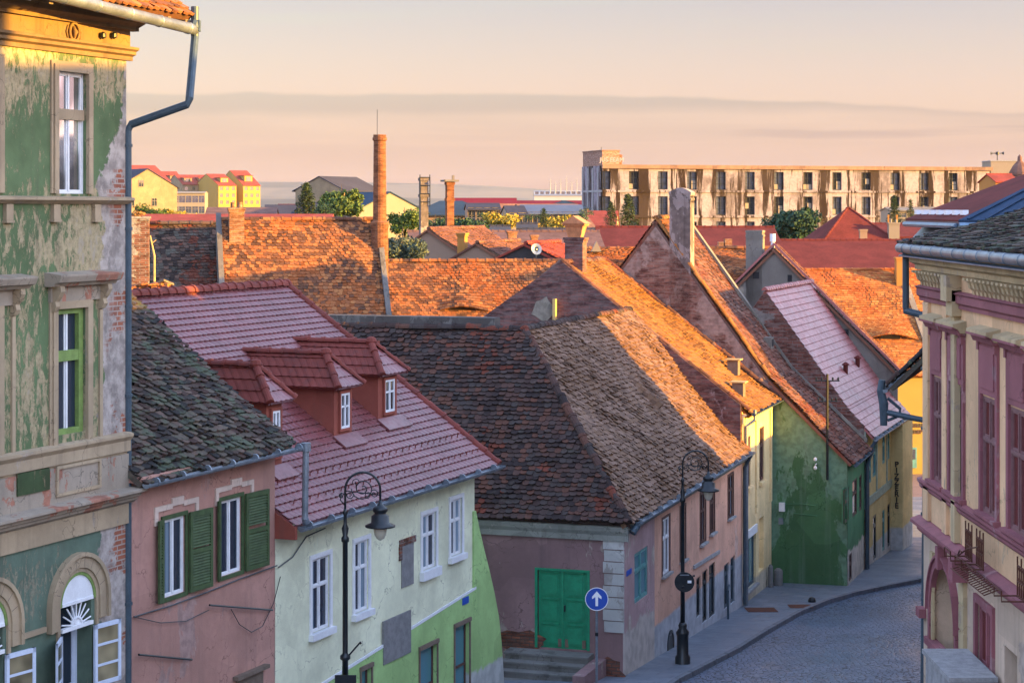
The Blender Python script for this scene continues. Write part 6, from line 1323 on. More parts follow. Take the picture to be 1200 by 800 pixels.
rA, PA = row_house('street_house', 'unseen tiled house added to cast shade, directly behind the purple trimmed house', 10.6, 39.75, (.2, .98), 9.9, -2.2, 2.0, 4.6, m_t_dark, m_r_low, seedv=60)  # unseen; ridge sized to keep the red roof opposite in shade
rB, PB = row_house('street_house', 'house whose dark tiled eave corner and gutter poke out past the blue downpipe', 10.62, 50.3, D4, 7.6, -3.6, -.72, 2.95, m_t_moss, m_mauve, seedv=61, out=.95)
mb = MB(); gutter(mb, PB(-.35, -1.02, -4.62), PB(7.8, -1.02, -4.62), .09); obj('gutter', mb, m_zinc, rB)
mb = MB(); q = PB(-.25, -1.05, -4.6); mb.tube([q + V((-.04, 0, .22)), q + V((-.08, 0, -.05)), q + V((0, 0, -.4)), q + V((0, 0, -.95))], [.09, .10, .12, .09], 10); mb.tube([q + V((0.02, 0, -.60)), q + V((.75, -.3, -.74)), q + V((1.6, -.5, -.88))], .075, 10); mb.tube([q + V((.1, 0, -.25)), q + V((.42, .0, -.52)), q + V((.40, 0, -.70)), q + V((.1, 0, -.82))], .04, 8); obj('downpipe', mb, m_bluezinc, rB)
rC, PC = row_house('street_house', 'unseen tiled house added on the bend of the street to cast shade', 16.05, 68.4, D4, 13, -5.0, -1.35, 3.6, m_t_six, m_yellow7, seedv=62)  # unseen; placed to shade the green and ochre houses' roofs
rE, PE = row_house('gap_shade_block', 'unseen low block added in the gap between two street houses to cast shade', 12.99, 57.54, D4, 11.3, -7.9, -6.65, 2.3, m_t_six, m_mauve, seedv=64)  # added low sun blocker, keeps light off the yellow facade
rD, PD = row_house('unseen_shade_house', 'unseen tall house added to shade the green house below its cornice', 15.2, 12.0, (0.02, 1), 15.0, 2.9, 6.25, 5.0, m_t_brick, m_r_low, seedv=63)  # unseen; ridge height sets where sunlight starts on the green facade
chimney('chimney', 'unseen broad block on the tall shade house, added to shade the left frieze', 19.2, 20.3, 4.5, 8.3, 1.0, 3.6, 0, m_white_chim, m_cap)  # added block that holds sun off the left end of the frieze
# ------------------------------------------------------------------ roofs and houses beyond the street
m_trunk = plain('bark', (.08, .06, .045), .9)
m_lf_con = leafmat('conifer_needles', [(.018, .040, .016), (.035, .060, .022), (.060, .080, .028)]); m_lf_gr = leafmat('green_leaves', [(.035, .075, .018), (.07, .12, .025), (.12, .16, .04)])
m_lf_yel = leafmat('yellow_leaves', [(.22, .19, .03), (.32, .25, .04), (.42, .30, .05)]); m_lf_grey = leafmat('grey_green_leaves', [(.05, .075, .05), (.08, .11, .08), (.12, .14, .09)]); m_lf_dk = leafmat('dark_leaves', [(.015, .05, .03), (.03, .07, .04), (.05, .09, .04)])
m_w_cream = plaster('far_cream_wall', (.28, .21, .13), None, grime=.15); m_w_yel = plain('far_yellow_wall', (.34, .24, .055), .9, var=.05, scale=.2); m_w_white = plain('far_white_wall', (.25, .21, .16), .9, var=.05, scale=.2); m_w_pink = plain('far_pink_wall', (.27, .18, .125), .9, var=.05, scale=.2)
m_w_orange = plain('far_orange_wall', (.36, .17, .04), .9, var=.05, scale=.2)
TB_ = dict(tw=.19, ex=.15, th=.03, jit=.025, sag=.12, slab=.1)
def roofhouse(label, pxl, pxr, Y, pyr, run, rise, ang, tm, wm=None, over=.25, **kw):
    """house placed by its ridge: pixel ends of the ridge (right end at distance Y), front slope facing us"""
    a = R(ang); XR = (pxr - 600) / FPX * Y; k = (pxl - 600) / FPX; L = (XR - k * Y) / (math.cos(a) - k * math.sin(a)); zr = zat(pyr, Y)
    cx = XR - math.cos(a) * L / 2; cy = Y - math.sin(a) * L / 2
    rt, Pq = house('house', label, cx, cy, a, L, run * 2, gz(Y) - .5, zr - rise, rise - .02, wm or m_cement, tm, over=over, **kw); return rt, Pq, L
# three big old roofs behind the red sheet roof
b2, Pb2, Lb2 = roofhouse('large steep orange brown tiled roof with the square brick chimney, beside the tall round stack', 262, 437, 79, 256.5, 5.2, 6.6, 12, m_t_brick, tl=dict(TB_, seed=71), fm=m_white, gm=m_glassA)
q = Pb2(-Lb2 / 2, 0, 0); 
b1, Pb1, Lb1 = roofhouse('dark tiled roof left of the large orange brown roof', 40, 258, 79.4, 261, 4.6, 6.0, 12, m_t_b1, tl=dict(TB_, seed=72), fm=m_white, gm=m_glassA)
b3, Pb3, Lb3 = roofhouse('long orange tiled roof with an eyebrow vent behind the grey mortar wall', 452, 690, 84, 305, 4.6, 5.0, 4, m_t_brick, tl=dict(TB_, seed=73), fm=m_white, gm=m_glassA)
for (rt_, Pq, L_, zr, rs, rn, sides) in ((b2, Pb2, Lb2, zat(256.5, 79), 6.6, 5.2, (-1, 1)),):
    for s_ in sides:
        mb = MB(); a = Pq(s_ * (L_ / 2 + .1), -rn - .3, zr - rs - .35); b = Pq(s_ * (L_ / 2 + .1), 0, zr + .03); u = (Pq(1, 0, 0) - Pq(0, 0, 0)) * (.20 * s_); up = V((0, 0, .22)); mb.solid([a - V((0, 0, 1.2)), a + up, b + up, b - V((0, 0, 1.2))], u); obj('firewall', mb, m_cap, rt_)
nf = (Pb3(0, -1, 0) - Pb3(0, 0, 0)); ps = plane_of([Pb3(-3, -4.6, zat(305, 84) - 5.0), Pb3(3, -4.6, zat(305, 84) - 5.0), Pb3(3, 0, zat(305, 84)), Pb3(-3, 0, zat(305, 84))])
q = rayplane(541, 364, ps[0], ps[3]); eyelid(b3, q - ps[3] * .05, ps[1], -ps[2], ps[3], 1.3, .34, 1.3, m_t_brick)
# chimneys
q = at(277, 282, 77.3); chimney('chimney', 'square orange brick chimney with two pots on the large roof', q.x, q.y, q.z - 1.2, zat(246, q.y), .58, .55, R(12), m_brick_l, m_brick_l, pots=2)
mb = MB(); q = at(445, 290, 78.3); zt_ = zat(158, q.y); H = zt_ - (q.z - 2.5)
mb.lathe((q.x, q.y, q.z - 2.5), [(.34, 0), (.34, H * .47), (.36, H * .475), (.36, H * .50), (.27, H * .51), (.245, H - .25), (.29, H - .22), (.29, H - .12), (.26, H - .10), (.26, H)], 18); rtc = root('round_stack', 'tall slim round brick chimney stack rising above every roof', 'chimney', (q.x, q.y, q.z - 2.5)); obj('shaft', mb, m_brick_s, rtc)
mb = MB(); mb.tube([V((q.x - .1, q.y, zt_)), V((q.x - .1, q.y, zt_ + 1.0))], .012, 5); mb.tube([V((q.x + .18, q.y - .2, q.z - 2.5)), V((q.x + .18, q.y - .2, zt_ - H * .55))], .02, 5); obj('lightning_rod', mb, m_iron, rtc)
for px, pyt, pyb, w_, lab, mm in ((496.5, 208, 300, .30, 'slim pale square chimney stack with a wire cage, left of its darker twin', m_white_chim), (527, 213, 290, .28, 'slim square brick stack with a flat slab on top, right of its paler twin', m_brick_s)):
    Y = 108; q = at(px, pyb, Y); rtc = root('chimney_stack', lab, 'chimney', (q.x, q.y, q.z - 2), 'pair of slim stacks'); zt_ = zat(pyt, Y); c8 = R(20)
    PQ = lambda a, b, h: V((q.x + a * math.cos(c8) - b * math.sin(c8), q.y + a * math.sin(c8) + b * math.cos(c8), h)); mb = MB(); mb.box(PQ, -w_, w_, -w_ * .8, w_ * .8, q.z - 2, zt_ - 3.4); mb.box(PQ, -w_ * .72, w_ * .72, -w_ * .6, w_ * .6, zt_ - 3.399, zt_)
    for g in (.0, .9): mb.box(PQ, -w_ * .85, w_ * .85, -w_ * .75, w_ * .75, zt_ - g - .18, zt_ - g - .02)
    obj('shaft', mb, mm, rtc); mb = MB()
    if px < 510:
        for s_ in (-1, 1): mb.tube([PQ(s_ * w_ * .95, -w_ * .8, zt_ - 1.6), PQ(s_ * w_ * .95, -w_ * .8, zt_ + .15)], .03, 5)
        for g in range(4): mb.tube([PQ(-w_ * .95, -w_ * .8, zt_ - g * .45), PQ(w_ * .95, -w_ * .8, zt_ - g * .45)], .025, 5)
        obj('ladder_cage', mb, m_iron, rtc)
    else:
        mb.box(PQ, -w_ * 1.5, w_ * 1.5, -w_ * 1.3, w_ * 1.3, zt_ + .0, zt_ + .10); mb.box(PQ, w_ * .5, w_ * .9, -w_ * .2, w_ * .2, zt_ + .101, zt_ + .35); obj('slab', mb, m_cap, rtc)
# ruined plastered chimney and lit rubble beside the left drainpipe
q = at(164, 300, 74); chimney('ruined_chimney', 'crumbling plastered chimney with weeds on it beside the blue drainpipe', q.x, q.y, q.z - 3, zat(256, q.y), .68, .6, R(8), m_rubble, m_rubble)
tree('weeds', 'dry orange weeds sprouting from the crumbling chimney', 161, 74, 246, 257, 22, leafmat('dry_weeds', [(.30, .14, .04), (.40, .2, .06), (.2, .16, .05)]), m_trunk, 'bush', 260, .05, zb=zat(257, 74))
rg = random.Random(5); mb = MB()
for k in range(130):
    px, py = rg.uniform(153, 197), rg.uniform(331, 349); q = at(px, py + 2, 60 + rg.uniform(-.4, .4)); a = rg.random() * 3; s_ = rg.uniform(.06, .16); c_, d_ = math.cos(a), math.sin(a)
    mb.box(lambda x, y, z: q + V((x * c_ - y * d_, x * d_ + y * c_, z + x * rg.uniform(-.1, .3))), -s_, s_, -s_ * .6, s_ * .6, -.03, .03)
mb.solid([at(145, 352, 59.3), at(200, 352, 59.3), at(200, 344, 61), at(145, 340, 61)], V((0, 0, -1.6)))
thing('tile_heap', mb, m_t_orange, 'heap of broken orange tiles on a small shed roof behind the red ridge', 'rubble')
mb = MB(); q = at(181, 352, 61); mb.tube([q - V((0, 0, .5)), at(181, 300, 61), at(176, 276, 61)], [.035, .03, .02], 6); mb.tube([at(178, 285, 61), at(183, 281, 61)], .015, 5); thing('wooden_post', mb, m_woodl, 'thin bleached wooden post leaning above the broken tiles', 'post')
mb = MB(); mb.solid([at(171, 333, 60.4), at(192, 327, 60.2), at(204, 332, 60.6), at(182, 337, 60.8)], V((0, 0, -.06))); thing('plank', mb, m_wood, 'dark board lying across the heap of broken tiles', 'board')
# small houses between the tall stacks
def gh(label, pxl, pxr, Y, pyr, pye, ang, run, rm, wm, **kw):
    return roofhouse(label, pxl, pxr, Y, pyr, run, zat(pyr, Y) - zat(pye, Y - run * .9), ang, rm, wm, **kw)
TLF = dict(tw=.24, ex=.2, th=.03, jit=.03, sag=.1, slab=.1, round_=False)
def endhouse(label, px, py, Y, W_, rise, L, wm, rm, **kw):
    A = at(px, py, Y); return house('house', label, A.x + .31 * L / 2, A.y + .951 * L / 2, R(72), L, W_, -16.5, A.z - rise, rise, wm, rm, over=.2, fm=m_white, gm=m_glassA, tl=TLF, **kw)
endhouse('house with an orange lit plaster gable and a plain tiled slope behind the grey bush', 503, 268, 96, 5.0, 1.6, 8, m_w_pink, m_t_far)
endhouse('low brown tiled house with a yellow chimney right of the orange gable', 560, 284, 91, 4.6, 1.3, 6, m_w_pink, m_t_far, chim=((-2.6, .9, .35, .45),), cm=m_w_orange)
endhouse('dark gabled house with red side roof that carries the satellite dish', 617, 285, 88, 4.4, 1.0, 5, m_r_black, m_r_red)
q = at(628.5, 292, 87); rtd = root('satellite_dish', 'grey satellite dish on the dark gable', 'satellite dish', q - V((0, 0, .8))); mb = MB(); nD = V((.25, -.93, .28)).normalized(); uD = nD.cross(V((0, 0, 1))).normalized(); vD = uD.cross(nD); vs = [q]; n = 20
for r_ in (.09, .17, .24): vs += [q + (uD * math.cos(2 * math.pi * i / n) + vD * math.sin(2 * math.pi * i / n) * 1.08) * r_ + nD * (r_ * r_ * .6) for i in range(n)]
mb.add(vs, [(0, 1 + i, 1 + (i + 1) % n) for i in range(n)] + [(1 + j * n + i, 1 + j * n + (i + 1) % n, 1 + (j + 1) * n + (i + 1) % n, 1 + (j + 1) * n + i) for j in range(2) for i in range(n)]); obj('reflector', mb, m_zinc, rtd, True); mb = MB(); mb.tube([q - V((0, 0, .8)), q - V((0, -.1, .1))], .03, 6); mb.tube([q - vD * .2, q + nD * .22 - vD * .08], .008, 5); obj('mount', mb, m_iron, rtd)
gh('long dark brown roof stretching behind the satellite dish', 480, 700, 112, 271, 290, 3, 3.4, m_r_brown, m_cement, fm=m_white, gm=m_glassA)
gh('tarred flat-pitched roof with a line of dark panels, left of the small shed', 548, 596, 128, 265, 271, 2, 2.4, m_r_black, m_cement, fm=m_white, gm=m_glassA)
gh('small grey shed with a dark doorway among yellow shrubs', 607, 628, 132, 262, 267, 0, 1.5, m_r_black, m_w_white, fm=m_white, gm=m_glassA, wins=((.2, -3.2, .9, 1.2),), over=.15)
gh('narrow black roof running right from the small shed', 614, 700, 126, 268, 273, 2, 2.2, m_r_black, m_cement, fm=m_white, gm=m_glassA)
for px, pt_, pb, Y, w_, lab in ((600, 273, 297, 97, .42, 'plain orange chimney standing alone left of the satellite dish'), (626, 277, 292, 104, .34, 'small brick chimney behind the satellite dish')):
    q = at(px, pb, Y); chimney('chimney', lab, q.x, q.y, q.z - 1, zat(pt_, Y), w_, w_ * .8, R(10), m_brick_l, m_brick_l)
gh('orange tiled roof with a small white gablet between the two brown gables', 684, 800, 86, 291, 312, 2, 3.4, m_t_brick, m_cement, tl=dict(TB_, seed=75), fm=m_white, gm=m_glassA)
mb = MB(); q = at(699, 292, 84.6); mb.prism(lambda a, b, c: q + V((b, a, c)), [(-.22, -.1), (.22, -.1), (0, .35)], -.1, .5); thing('roof_gablet', mb, m_w_white, 'tiny white gablet on the orange roof', 'gablet')
gh('orange tiled roof between the tall sooty chimney and the grey chimney', 822, 905, 92, 290, 325, 2, 3.8, m_t_brick, m_cement, tl=dict(TB_, seed=76), fm=m_white, gm=m_glassA)
gh('smooth dark red sheet roof behind the grey chimney', 700, 905, 118, 266, 291, 1, 4.0, m_r_dkred, m_cement, fm=m_white, gm=m_glassA)
mb = MB(); q = at(853, 288, 100); mb.box(lambda a, b, c: q + V((a, b, c)), -.18, .18, -.3, .3, -1, .35); mb.box(lambda a, b, c: q + V((a, b, c)), -.5, -.25, -.3, .3, -1, .2); thing('chimney', mb, m_brick_l, 'stubby pair of brick vents on the dark red sheet roof', 'chimney')
gh('very long dark red roof behind the orange roof on the right', 880, 1250, 128, 281, 312, 2, 4.6, m_r_dkred, m_cement, fm=m_white, gm=m_glassA)
gh('dark red roof with white chimneys below the concrete block', 1010, 1250, 150, 262, 276, 0, 3.5, m_r_dkred, m_cement, fm=m_white, gm=m_glassA)
house('pyramid_roof_house', 'house with a steep dark red pyramid roof', *at(994, 290, 140).xy, R(8), 5.0, 5.0, -17, zat(280, 138), 2.15, m_cement, m_r_dkred, hip=2.4, fm=m_white, gm=m_glassA)
for px, pt_, pb, Y, w_, lab, mm, pots in ((1011.5, 270, 282, 136, .5, 'squat beige chimney below the pyramid roof', m_w_pink, 0), (1047, 262, 276, 138, .75, 'broad white chimney with two dark slots', m_w_white, 2), (1082, 272, 284, 134, .55, 'low white chimney near the blue gutter', m_w_white, 0), (1041, 253, 263, 152, .12, 'thin yellow flue, left of a matching one', m_w_orange, 0), (1051, 253, 263, 152, .12, 'thin yellow flue, right of a matching one', m_w_orange, 0)):
    q = at(px, pb, Y); chimney('chimney' if w_ > .2 else 'flue', lab, q.x, q.y, q.z - 1, zat(pt_, Y), w_, w_ * .8, 0, mm, mm, pots=pots, cw=.05 if w_ > .2 else .02)
q = at(1057, 325, 116.5); chimney('chimney', 'yellow lit chimney on the ridge of the bright orange roof', q.x, q.y, q.z - 1, zat(303, q.y), .75, .6, 0, m_w_orange, m_w_orange)
# bright orange roof over the sunlit yellow shop
by, Pby, Lby = gh('sunlit yellow shop under a huge bright orange tiled roof with an eyebrow vent', 900, 1290, 118, 315, 432, 3, 6.0, m_t_orange, m_w_yel, tl=dict(tw=.22, ex=.18, th=.035, jit=.03, sag=.12, seed=77, slab=.1, round_=False), fm=m_teal, gm=m_glassA)
psy = plane_of([Pby(-3, -6, zat(432, 112.6)), Pby(3, -6, zat(432, 112.6)), Pby(3, 0, zat(315, 118)), Pby(-3, 0, zat(315, 118))])
q = rayplane(1043, 398, psy[0], psy[3]); eyelid(by, q - psy[3] * .05, psy[1], -psy[2], psy[3], 2.0, .55, 1.8, m_t_orange, slitk=.35)
mb = MB()
u0 = rayplane(1052, 318, psy[0], psy[3]); u1 = rayplane(1082, 402, psy[0], psy[3]); mb.solid([u0 + psy[3] * .02, u1 + psy[3] * .02, u1 + psy[1] * .35 + psy[3] * .02, u0 + psy[1] * .35 + psy[3] * .02], psy[3] * .12); obj('valley_flashing', mb, m_cement, by)
Fy = Fr(*Pby(-Lby / 2, -6, 0).xy, math.cos(R(3)), math.sin(R(3)))
for body, px, py, sz in (('OPARELLI', 1068, 498.5, .30), ('IBERI DEP', 1068, 506, .30)): text('shop_lettering', body, Fy, Fy.t(px), Fy.z(px, py), sz, m_brown, by, .02, .02)
mb = MB(); hh = (Fy.t(1062), Fy.t(1074), Fy.z(1068, 548), Fy.z(1068, 524)); mb.box(Fy.p, hh[0], hh[1], .0, .08, hh[2], hh[3]); dd_ = obj('door', mb, m_teal, by); mb = MB(); mb.box(Fy.p, hh[0] + .08, hh[0] + .26, .081, .10, hh[2] + .5, hh[3] - .1); mb.box(Fy.p, hh[0] + .34, hh[1] - .08, .081, .10, hh[2] + .5, hh[3] - .1); obj('pane', mb, m_glassA, dd_)
mb = MB(); a = V((17.9, 88.5, 0)); mb.box(lambda x, y, z: V((a.x + x - z * 0, a.y + y, z)), -.9, .0, 0, 3, -15, zat(562, 88.5)); wl = thing('low_wall', mb, plaster('pale_blue_wall', (.48, .52, .62), None, grime=.3), 'pale bluish end of a wall just past the pizzeria corner', 'wall')
# trees between the roofs
tree('conifer', 'dark conifer left of the tall stacks', 359, 190, 214, 262, 40, m_lf_con, m_trunk, 'conifer', 3200)
tree('tree', 'fresh green tree lit yellow beside the gabled white house', 400, 185, 212, 266, 58, m_lf_gr, m_trunk, 'round', 5200, seed=3)
tree('tree', 'small dark tree tucked behind the large roof between conifer and green tree', 380, 180, 236, 256, 30, m_lf_dk, m_trunk, 'round', 900, seed=4)
tree('bush', 'grey green leafy bush between the tall stack and the orange gable', 472, 86, 262, 325, 66, m_lf_grey, m_trunk, 'bush', 7000, .07, seed=5)
tree('tree', 'pale budding tree behind the tall round stack', 474, 120, 240, 285, 50, m_lf_gr, m_trunk, 'round', 3000, seed=6)
tree('tree', 'dark green tree behind the two slim stacks', 548, 125, 249, 290, 56, m_lf_dk, m_trunk, 'round', 3500, seed=7)
tree('tree', 'green tree just left of the small grey shed', 510, 130, 248, 284, 48, m_lf_dk, m_trunk, 'round', 2600, seed=8)
tree('yellow_bush', 'bright yellow bush left of the small shed', 590, 150, 246, 274, 56, m_lf_yel, m_trunk, 'bush', 3500, seed=9)
tree('yellow_bush', 'bright yellow bush right of the small shed', 654, 150, 247, 276, 48, m_lf_yel, m_trunk, 'bush', 3500, seed=10)
tree('conifer', 'dark bushy conifer between the two yellow bushes', 637, 145, 244, 274, 26, m_lf_con, m_trunk, 'conifer', 1200)
tree('tree', 'dark tree at the blue shaded end of the concrete block', 676, 160, 248, 282, 36, m_lf_dk, m_trunk, 'round', 2400, seed=12)
tree('conifer', 'taller conifer in front of the concrete block', 736, 200, 227, 276, 34, m_lf_con, m_trunk, 'conifer', 3000)
tree('conifer', 'shorter conifer leaning on its taller neighbour before the concrete block', 716, 198, 236, 276, 28, m_lf_con, m_trunk, 'conifer', 2000)
tree('tree', 'dark green tree right of the grey gable apex', 930, 170, 240, 300, 70, m_lf_dk, m_trunk, 'round', 7000, seed=14)
tree('tree', 'lighter green tree top above the grey chimney', 912, 185, 246, 290, 44, m_lf_dk, m_trunk, 'round', 2600, seed=15)
tree('bare_tree', 'bare grey tree left of the pyramid roof', 962, 172, 248, 286, 30, m_trunk, m_trunk, 'round', 260, .06, seed=16)
tree('conifer', 'conifer just right of the pyramid roof, nearer the middle', 1048, 210, 228, 274, 28, m_lf_con, m_trunk, 'conifer', 2200)
tree('conifer', 'narrow conifer beside the attic of the purple trimmed house', 1067, 212, 233, 274, 22, m_lf_con, m_trunk, 'conifer', 1600)
tree('yellow_bush', 'sunlit autumn bush below the white apartment block', 212, 160, 243, 268, 60, m_lf_yel, m_trunk, 'bush', 2200, seed=18)
tree('tree', 'green tree by the left drainpipe', 178, 150, 238, 270, 44, m_lf_gr, m_trunk, 'round', 2600, seed=19)

# ------------------------------------------------------------------ derelict concrete block
m, t = mat('stained_concrete', .92, .15); st = t.noise(t.vscale(t.pos, (.8, .8, .06)), .95, 7, .70); st2 = t.noise(t.vscale(t.pos, (.5, .5, .35)), .35, 5, .65); fn = t.noise(t.pos, 2.5, 5, .6)
col = t.mix(t.mr(fn, .3, .7), (.22, .195, .23), (.30, .27, .31)); col = t.mix(t.mr(t.math('ADD', st, t.math('MULTIPLY', t.math('SINE', t.math('MULTIPLY', t.dot(t.pos, (.96, .28, 0)), 1.414)), .035)), .495, .55), col, (.022, .014, .012)); col = t.mix(t.math('MULTIPLY', t.mr(st2, .47, .60), .6), col, (.045, .033, .030)); fin(t, col, fn, .3, .05); m_block = m
m_block2 = plaster('red_brown_parapet', (.25, .15, .11), (.16, .10, .08), .55, .3, .5)
FC = Fr(13.83, 300, .96, .28); PC_ = FC.p; rtb = root('concrete_block', 'long derelict concrete block with rows of broken windows and dark rain streaks', 'building', FC.p(33, 0, -17))
cols = [709] + [742.5 + 34.05 * k for k in range(12)]; rows = ((200.5, 222), (230, 252), (260, 281))
zr = [(FC.zt(0, b), FC.zt(0, a)) for a, b in rows]; holes = []; TE = FC.t(1161)
for i, px in enumerate(cols):
    t0 = FC.t(px - 5.4); t1 = t0 + 1.6
    for z0, z1 in zr: holes.append((t0, t1, z0, z1))
ztop = FC.zt(0, 194)
mb = MB(); wall(mb, FC, 0, TE, -17, ztop, holes, rev=.6); mb.poly([PC_(0, 0, -17), PC_(0, 0, ztop), PC_(0, -10, ztop), PC_(0, -10, -17)]); mb.poly([PC_(TE, 0, -17), PC_(TE, 0, ztop), PC_(TE, -10, ztop), PC_(TE, -10, -17)]); mb.poly([PC_(0, 0, ztop), PC_(TE, 0, ztop), PC_(TE, -10, ztop), PC_(0, -10, ztop)]); mb.poly([PC_(0, -10, -17), PC_(TE, -10, -17), PC_(TE, -10, ztop), PC_(0, -10, ztop)]); obj('wall', mb, m_block, rtb)
mb = MB(); mb.box(PC_, -.1, TE + .2, -.1, .35, ztop - .45, ztop + .15)
obj('parapet', mb, m_block2, rtb); mb = MB()
for z0, z1 in zr[:3]: mb.box(PC_, -.05, TE, 0, .22, z0 - .42, z0 - .12)
obj('ledge', mb, m_block, rtb)
rg = random.Random(9); m_blockglass = glassmat('dull_block_glass', (.02, .028, .045), .35)
for h in holes:
    a, b, c, d = h; k = rg.random(); mb = MB(); mb.box(PC_, a, b, -.45, -.32, c, c + .12); mb.box(PC_, a, a + .07, -.45, -.32, c, d); mb.box(PC_, b - .07, b, -.45, -.32, c, d)
    mb.box(PC_, (a + b) / 2 - .04, (a + b) / 2 + .04, -.45, -.32, c, d); 
    for g in (.33, .66): mb.box(PC_, a, b, -.45, -.34, c + (d - c) * g - .04, c + (d - c) * g + .04)
    f = obj('window', mb, m_iron, rtb); mb = MB(); mb.box(PC_, a, b, -.5, -.46, c, d); pn = obj('pane', mb, m_blockglass if k < .8 else m_dark, f)
    if k > .62:
        mb = MB(); g = rg.choice(((0, .5, 0, .33), (.5, 1, 0, .5), (0, 1, 0, .33), (.5, 1, .33, .66), (0, .5, .3, .66))); mb.box(PC_, a + (b - a) * g[0] + .05, a + (b - a) * g[1] - .05, -.40, -.36, c + (d - c) * g[2] + .05, c + (d - c) * g[3]); obj('boarding', mb, m_w_white, f)
mb = MB(); E = FC.side(0)
for k in range(4): mb.box(E.p, -9.6 + k * 2.5, -9.2 + k * 2.5, 0, .15, -17, ztop - .3)
for z0, z1 in zr: mb.box(E.p, -9.9, -.1, 0, .1, z0 - .4, z0 - .1)
mb.box(E.p, -1.1, -.6, .0, .05, zr[0][0], zr[0][1], 0); obj('end_frame', mb, m_concrete, rtb)
mb = MB(); t1 = FC.t(727); mb.box(PC_, .1, t1, -9.8, -.4, ztop, FC.zt(0, 177)); twr = obj('stair_tower', mb, brick('tower_brick', (FC.dx, FC.dy), (.42, .24, .18), (.34, .19, .14), (.4, .32, .27), .8, .35), rtb); mb = MB(); mb.box(PC_, 0, t1 + .1, -9.9, -.3, FC.zt(0, 177), FC.zt(0, 175.6)); obj('tower_cap', mb, m_block2, twr)
FCt = Fr(*FC.p(0, -.4, 0).xy, FC.dx, FC.dy); text('graffiti', 'JUS EEAM', FCt, FCt.t(717), FCt.zt(2, 187.5), .95, plain('graffiti_white', (.28, .26, .29), .8), twr, .01, .02)
q = FC.p(FC.t(737), -5, ztop); mb = MB(); mb.lathe(q, [(.62, 0), (.58, 1.5), (.66, 1.52), (.66, 1.8), (.5, 1.82)], 14); obj('roof_flue', mb, m_brick_s, rtb)
mb = MB(); mb.tube([FC.p(.5, -2, FC.zt(0, 177)), FC.p(.5, -2, FC.zt(0, 172))], .04, 5); obj('antenna', mb, m_iron, twr)
# plant room with sirens, small huts at the right end
q = at(1174, 225, 325); rtx = root('plant_room', 'white rooftop block at the right end of the concrete block, with a siren mast', 'building', (q.x, q.y, -17)); mb = MB(); PX = lambda a, b, c: V((q.x + a, q.y + b, c)); mb.box(PX, -2.3, 2.6, -2, 4, -17, zat(189, 323)); obj('wall', mb, m_w_white, rtx); mb = MB(); mb.box(PX, -2.4, 2.7, -2.1, 4.1, zat(189, 323), zat(188, 323)); obj('roof', mb, m_concrete, rtx)
mb = MB(); s0 = V((q.x - 1.0, q.y - 1, zat(189, 324))); s1 = V((s0.x, s0.y, zat(180, 324))); mb.tube([s0, s1], .07, 6); mb.lathe(s1 - V((0, 0, .25)), [(.1, 0), (.3, .1), (.3, .45), (.1, .55)], 10)
for s_ in (-1, 1): mb.tube([s1, s1 + V((s_ * .75, 0, .05))], .07, 6); mb.tube([s1 + V((s_ * .75, 0, .05)), s1 + V((s_ * 1.05, 0, .05))], [.1, .28], 10)
obj('siren', mb, m_iron, rtx)
q = at(1195, 210, 280); mb = MB(); mb.lathe((q.x, q.y, q.z - 14), [(1.3, 0), (1.3, 14.5), (1.55, 14.6), (1.5, 15.0), (1.0, 15.9), (.35, 16.6), (.3, 17.2), (.05, 17.5)], 12); thing('turret', mb, m_r_brown, 'small domed dark turret at the right edge', 'turret')
gh('small house with an orange wall and red roof above the blue attic roof', 1157, 1184, 215, 204, 212, 10, 2.2, m_r_red, m_w_orange, fm=m_white, gm=m_glassA)
house('low_white_annex', 'low pale annexe with a grid of windows below the concrete block', *at(1083, 262, 250).xy, R(4), 10, 5, -17, zat(246, 248), .3, m_w_white, m_cement, wins=tuple((-3.6 + 1.8 * i, zat(255 + 7 * j, 247.5), 1.2, .6) for i in range(5) for j in range(2)), fm=m_cement, gm=m_glassA)

# ------------------------------------------------------------------ far town on the left
def flat(label, pxl, pxr, Y, pye, pyr, ang, wid, wm, rm, rows_=(), ncol=3, ww=1.1, wh=1.4, name='apartment_block', rc=None, hip=0, dorm=0, ew=(), dormm=None, cat='apartment block', grp=None):
    a = R(ang); XR = (pxr - 600) / FPX * Y; k = (pxl - 600) / FPX; L = (XR - k * Y) / (math.cos(a) - k * math.sin(a)); cx = XR - math.cos(a) * L / 2; cy = Y - math.sin(a) * L / 2
    nx, ny = math.sin(a), -math.cos(a); cx -= nx * wid / 2; cy -= ny * wid / 2; Ym = Y
    wins = [((-L / 2 + L * (i + .5) / ncol), zat(py, Ym) - wh / 2, ww, wh) for py in rows_ for i in range(ncol)]
    rt, Pq = house(name, label, cx, cy, a, L, wid, -17, zat(pye, Ym), zat(pyr, Ym + wid / 2) - zat(pye, Ym), wm, rm, wins=wins, fm=m_cement, gm=m_glassA, hip=hip, over=.5, cat=cat, endwins=ew, ridge=False, group=grp)
    ze = zat(pye, Ym); rise = zat(pyr, Ym + wid / 2) - ze
    for i in range(dorm):
        x = -L / 2 + L * (i + .5) / dorm; mb = MB(); y0 = -wid / 2 + wid * .12; zb_ = ze + rise * .24; mb.box(Pq, x - wid * .06, x + wid * .06, y0, y0 + wid * .3, zb_ - .3, zb_ + rise * .38); dm = obj('dormer', mb, dormm or wm, rt); mb = MB(); mb.box(Pq, x - wid * .075, x + wid * .075, y0 - .2, y0 + wid * .35, zb_ + rise * .38, zb_ + rise * .38 + .2); obj('dormer_roof', mb, rm, dm); mb = MB(); mb.box(Pq, x - wid * .035, x + wid * .035, y0 - .06, y0 - .01, zb_ + .1, zb_ + rise * .32); obj('pane', mb, m_glassA, dm)
    return rt, Pq
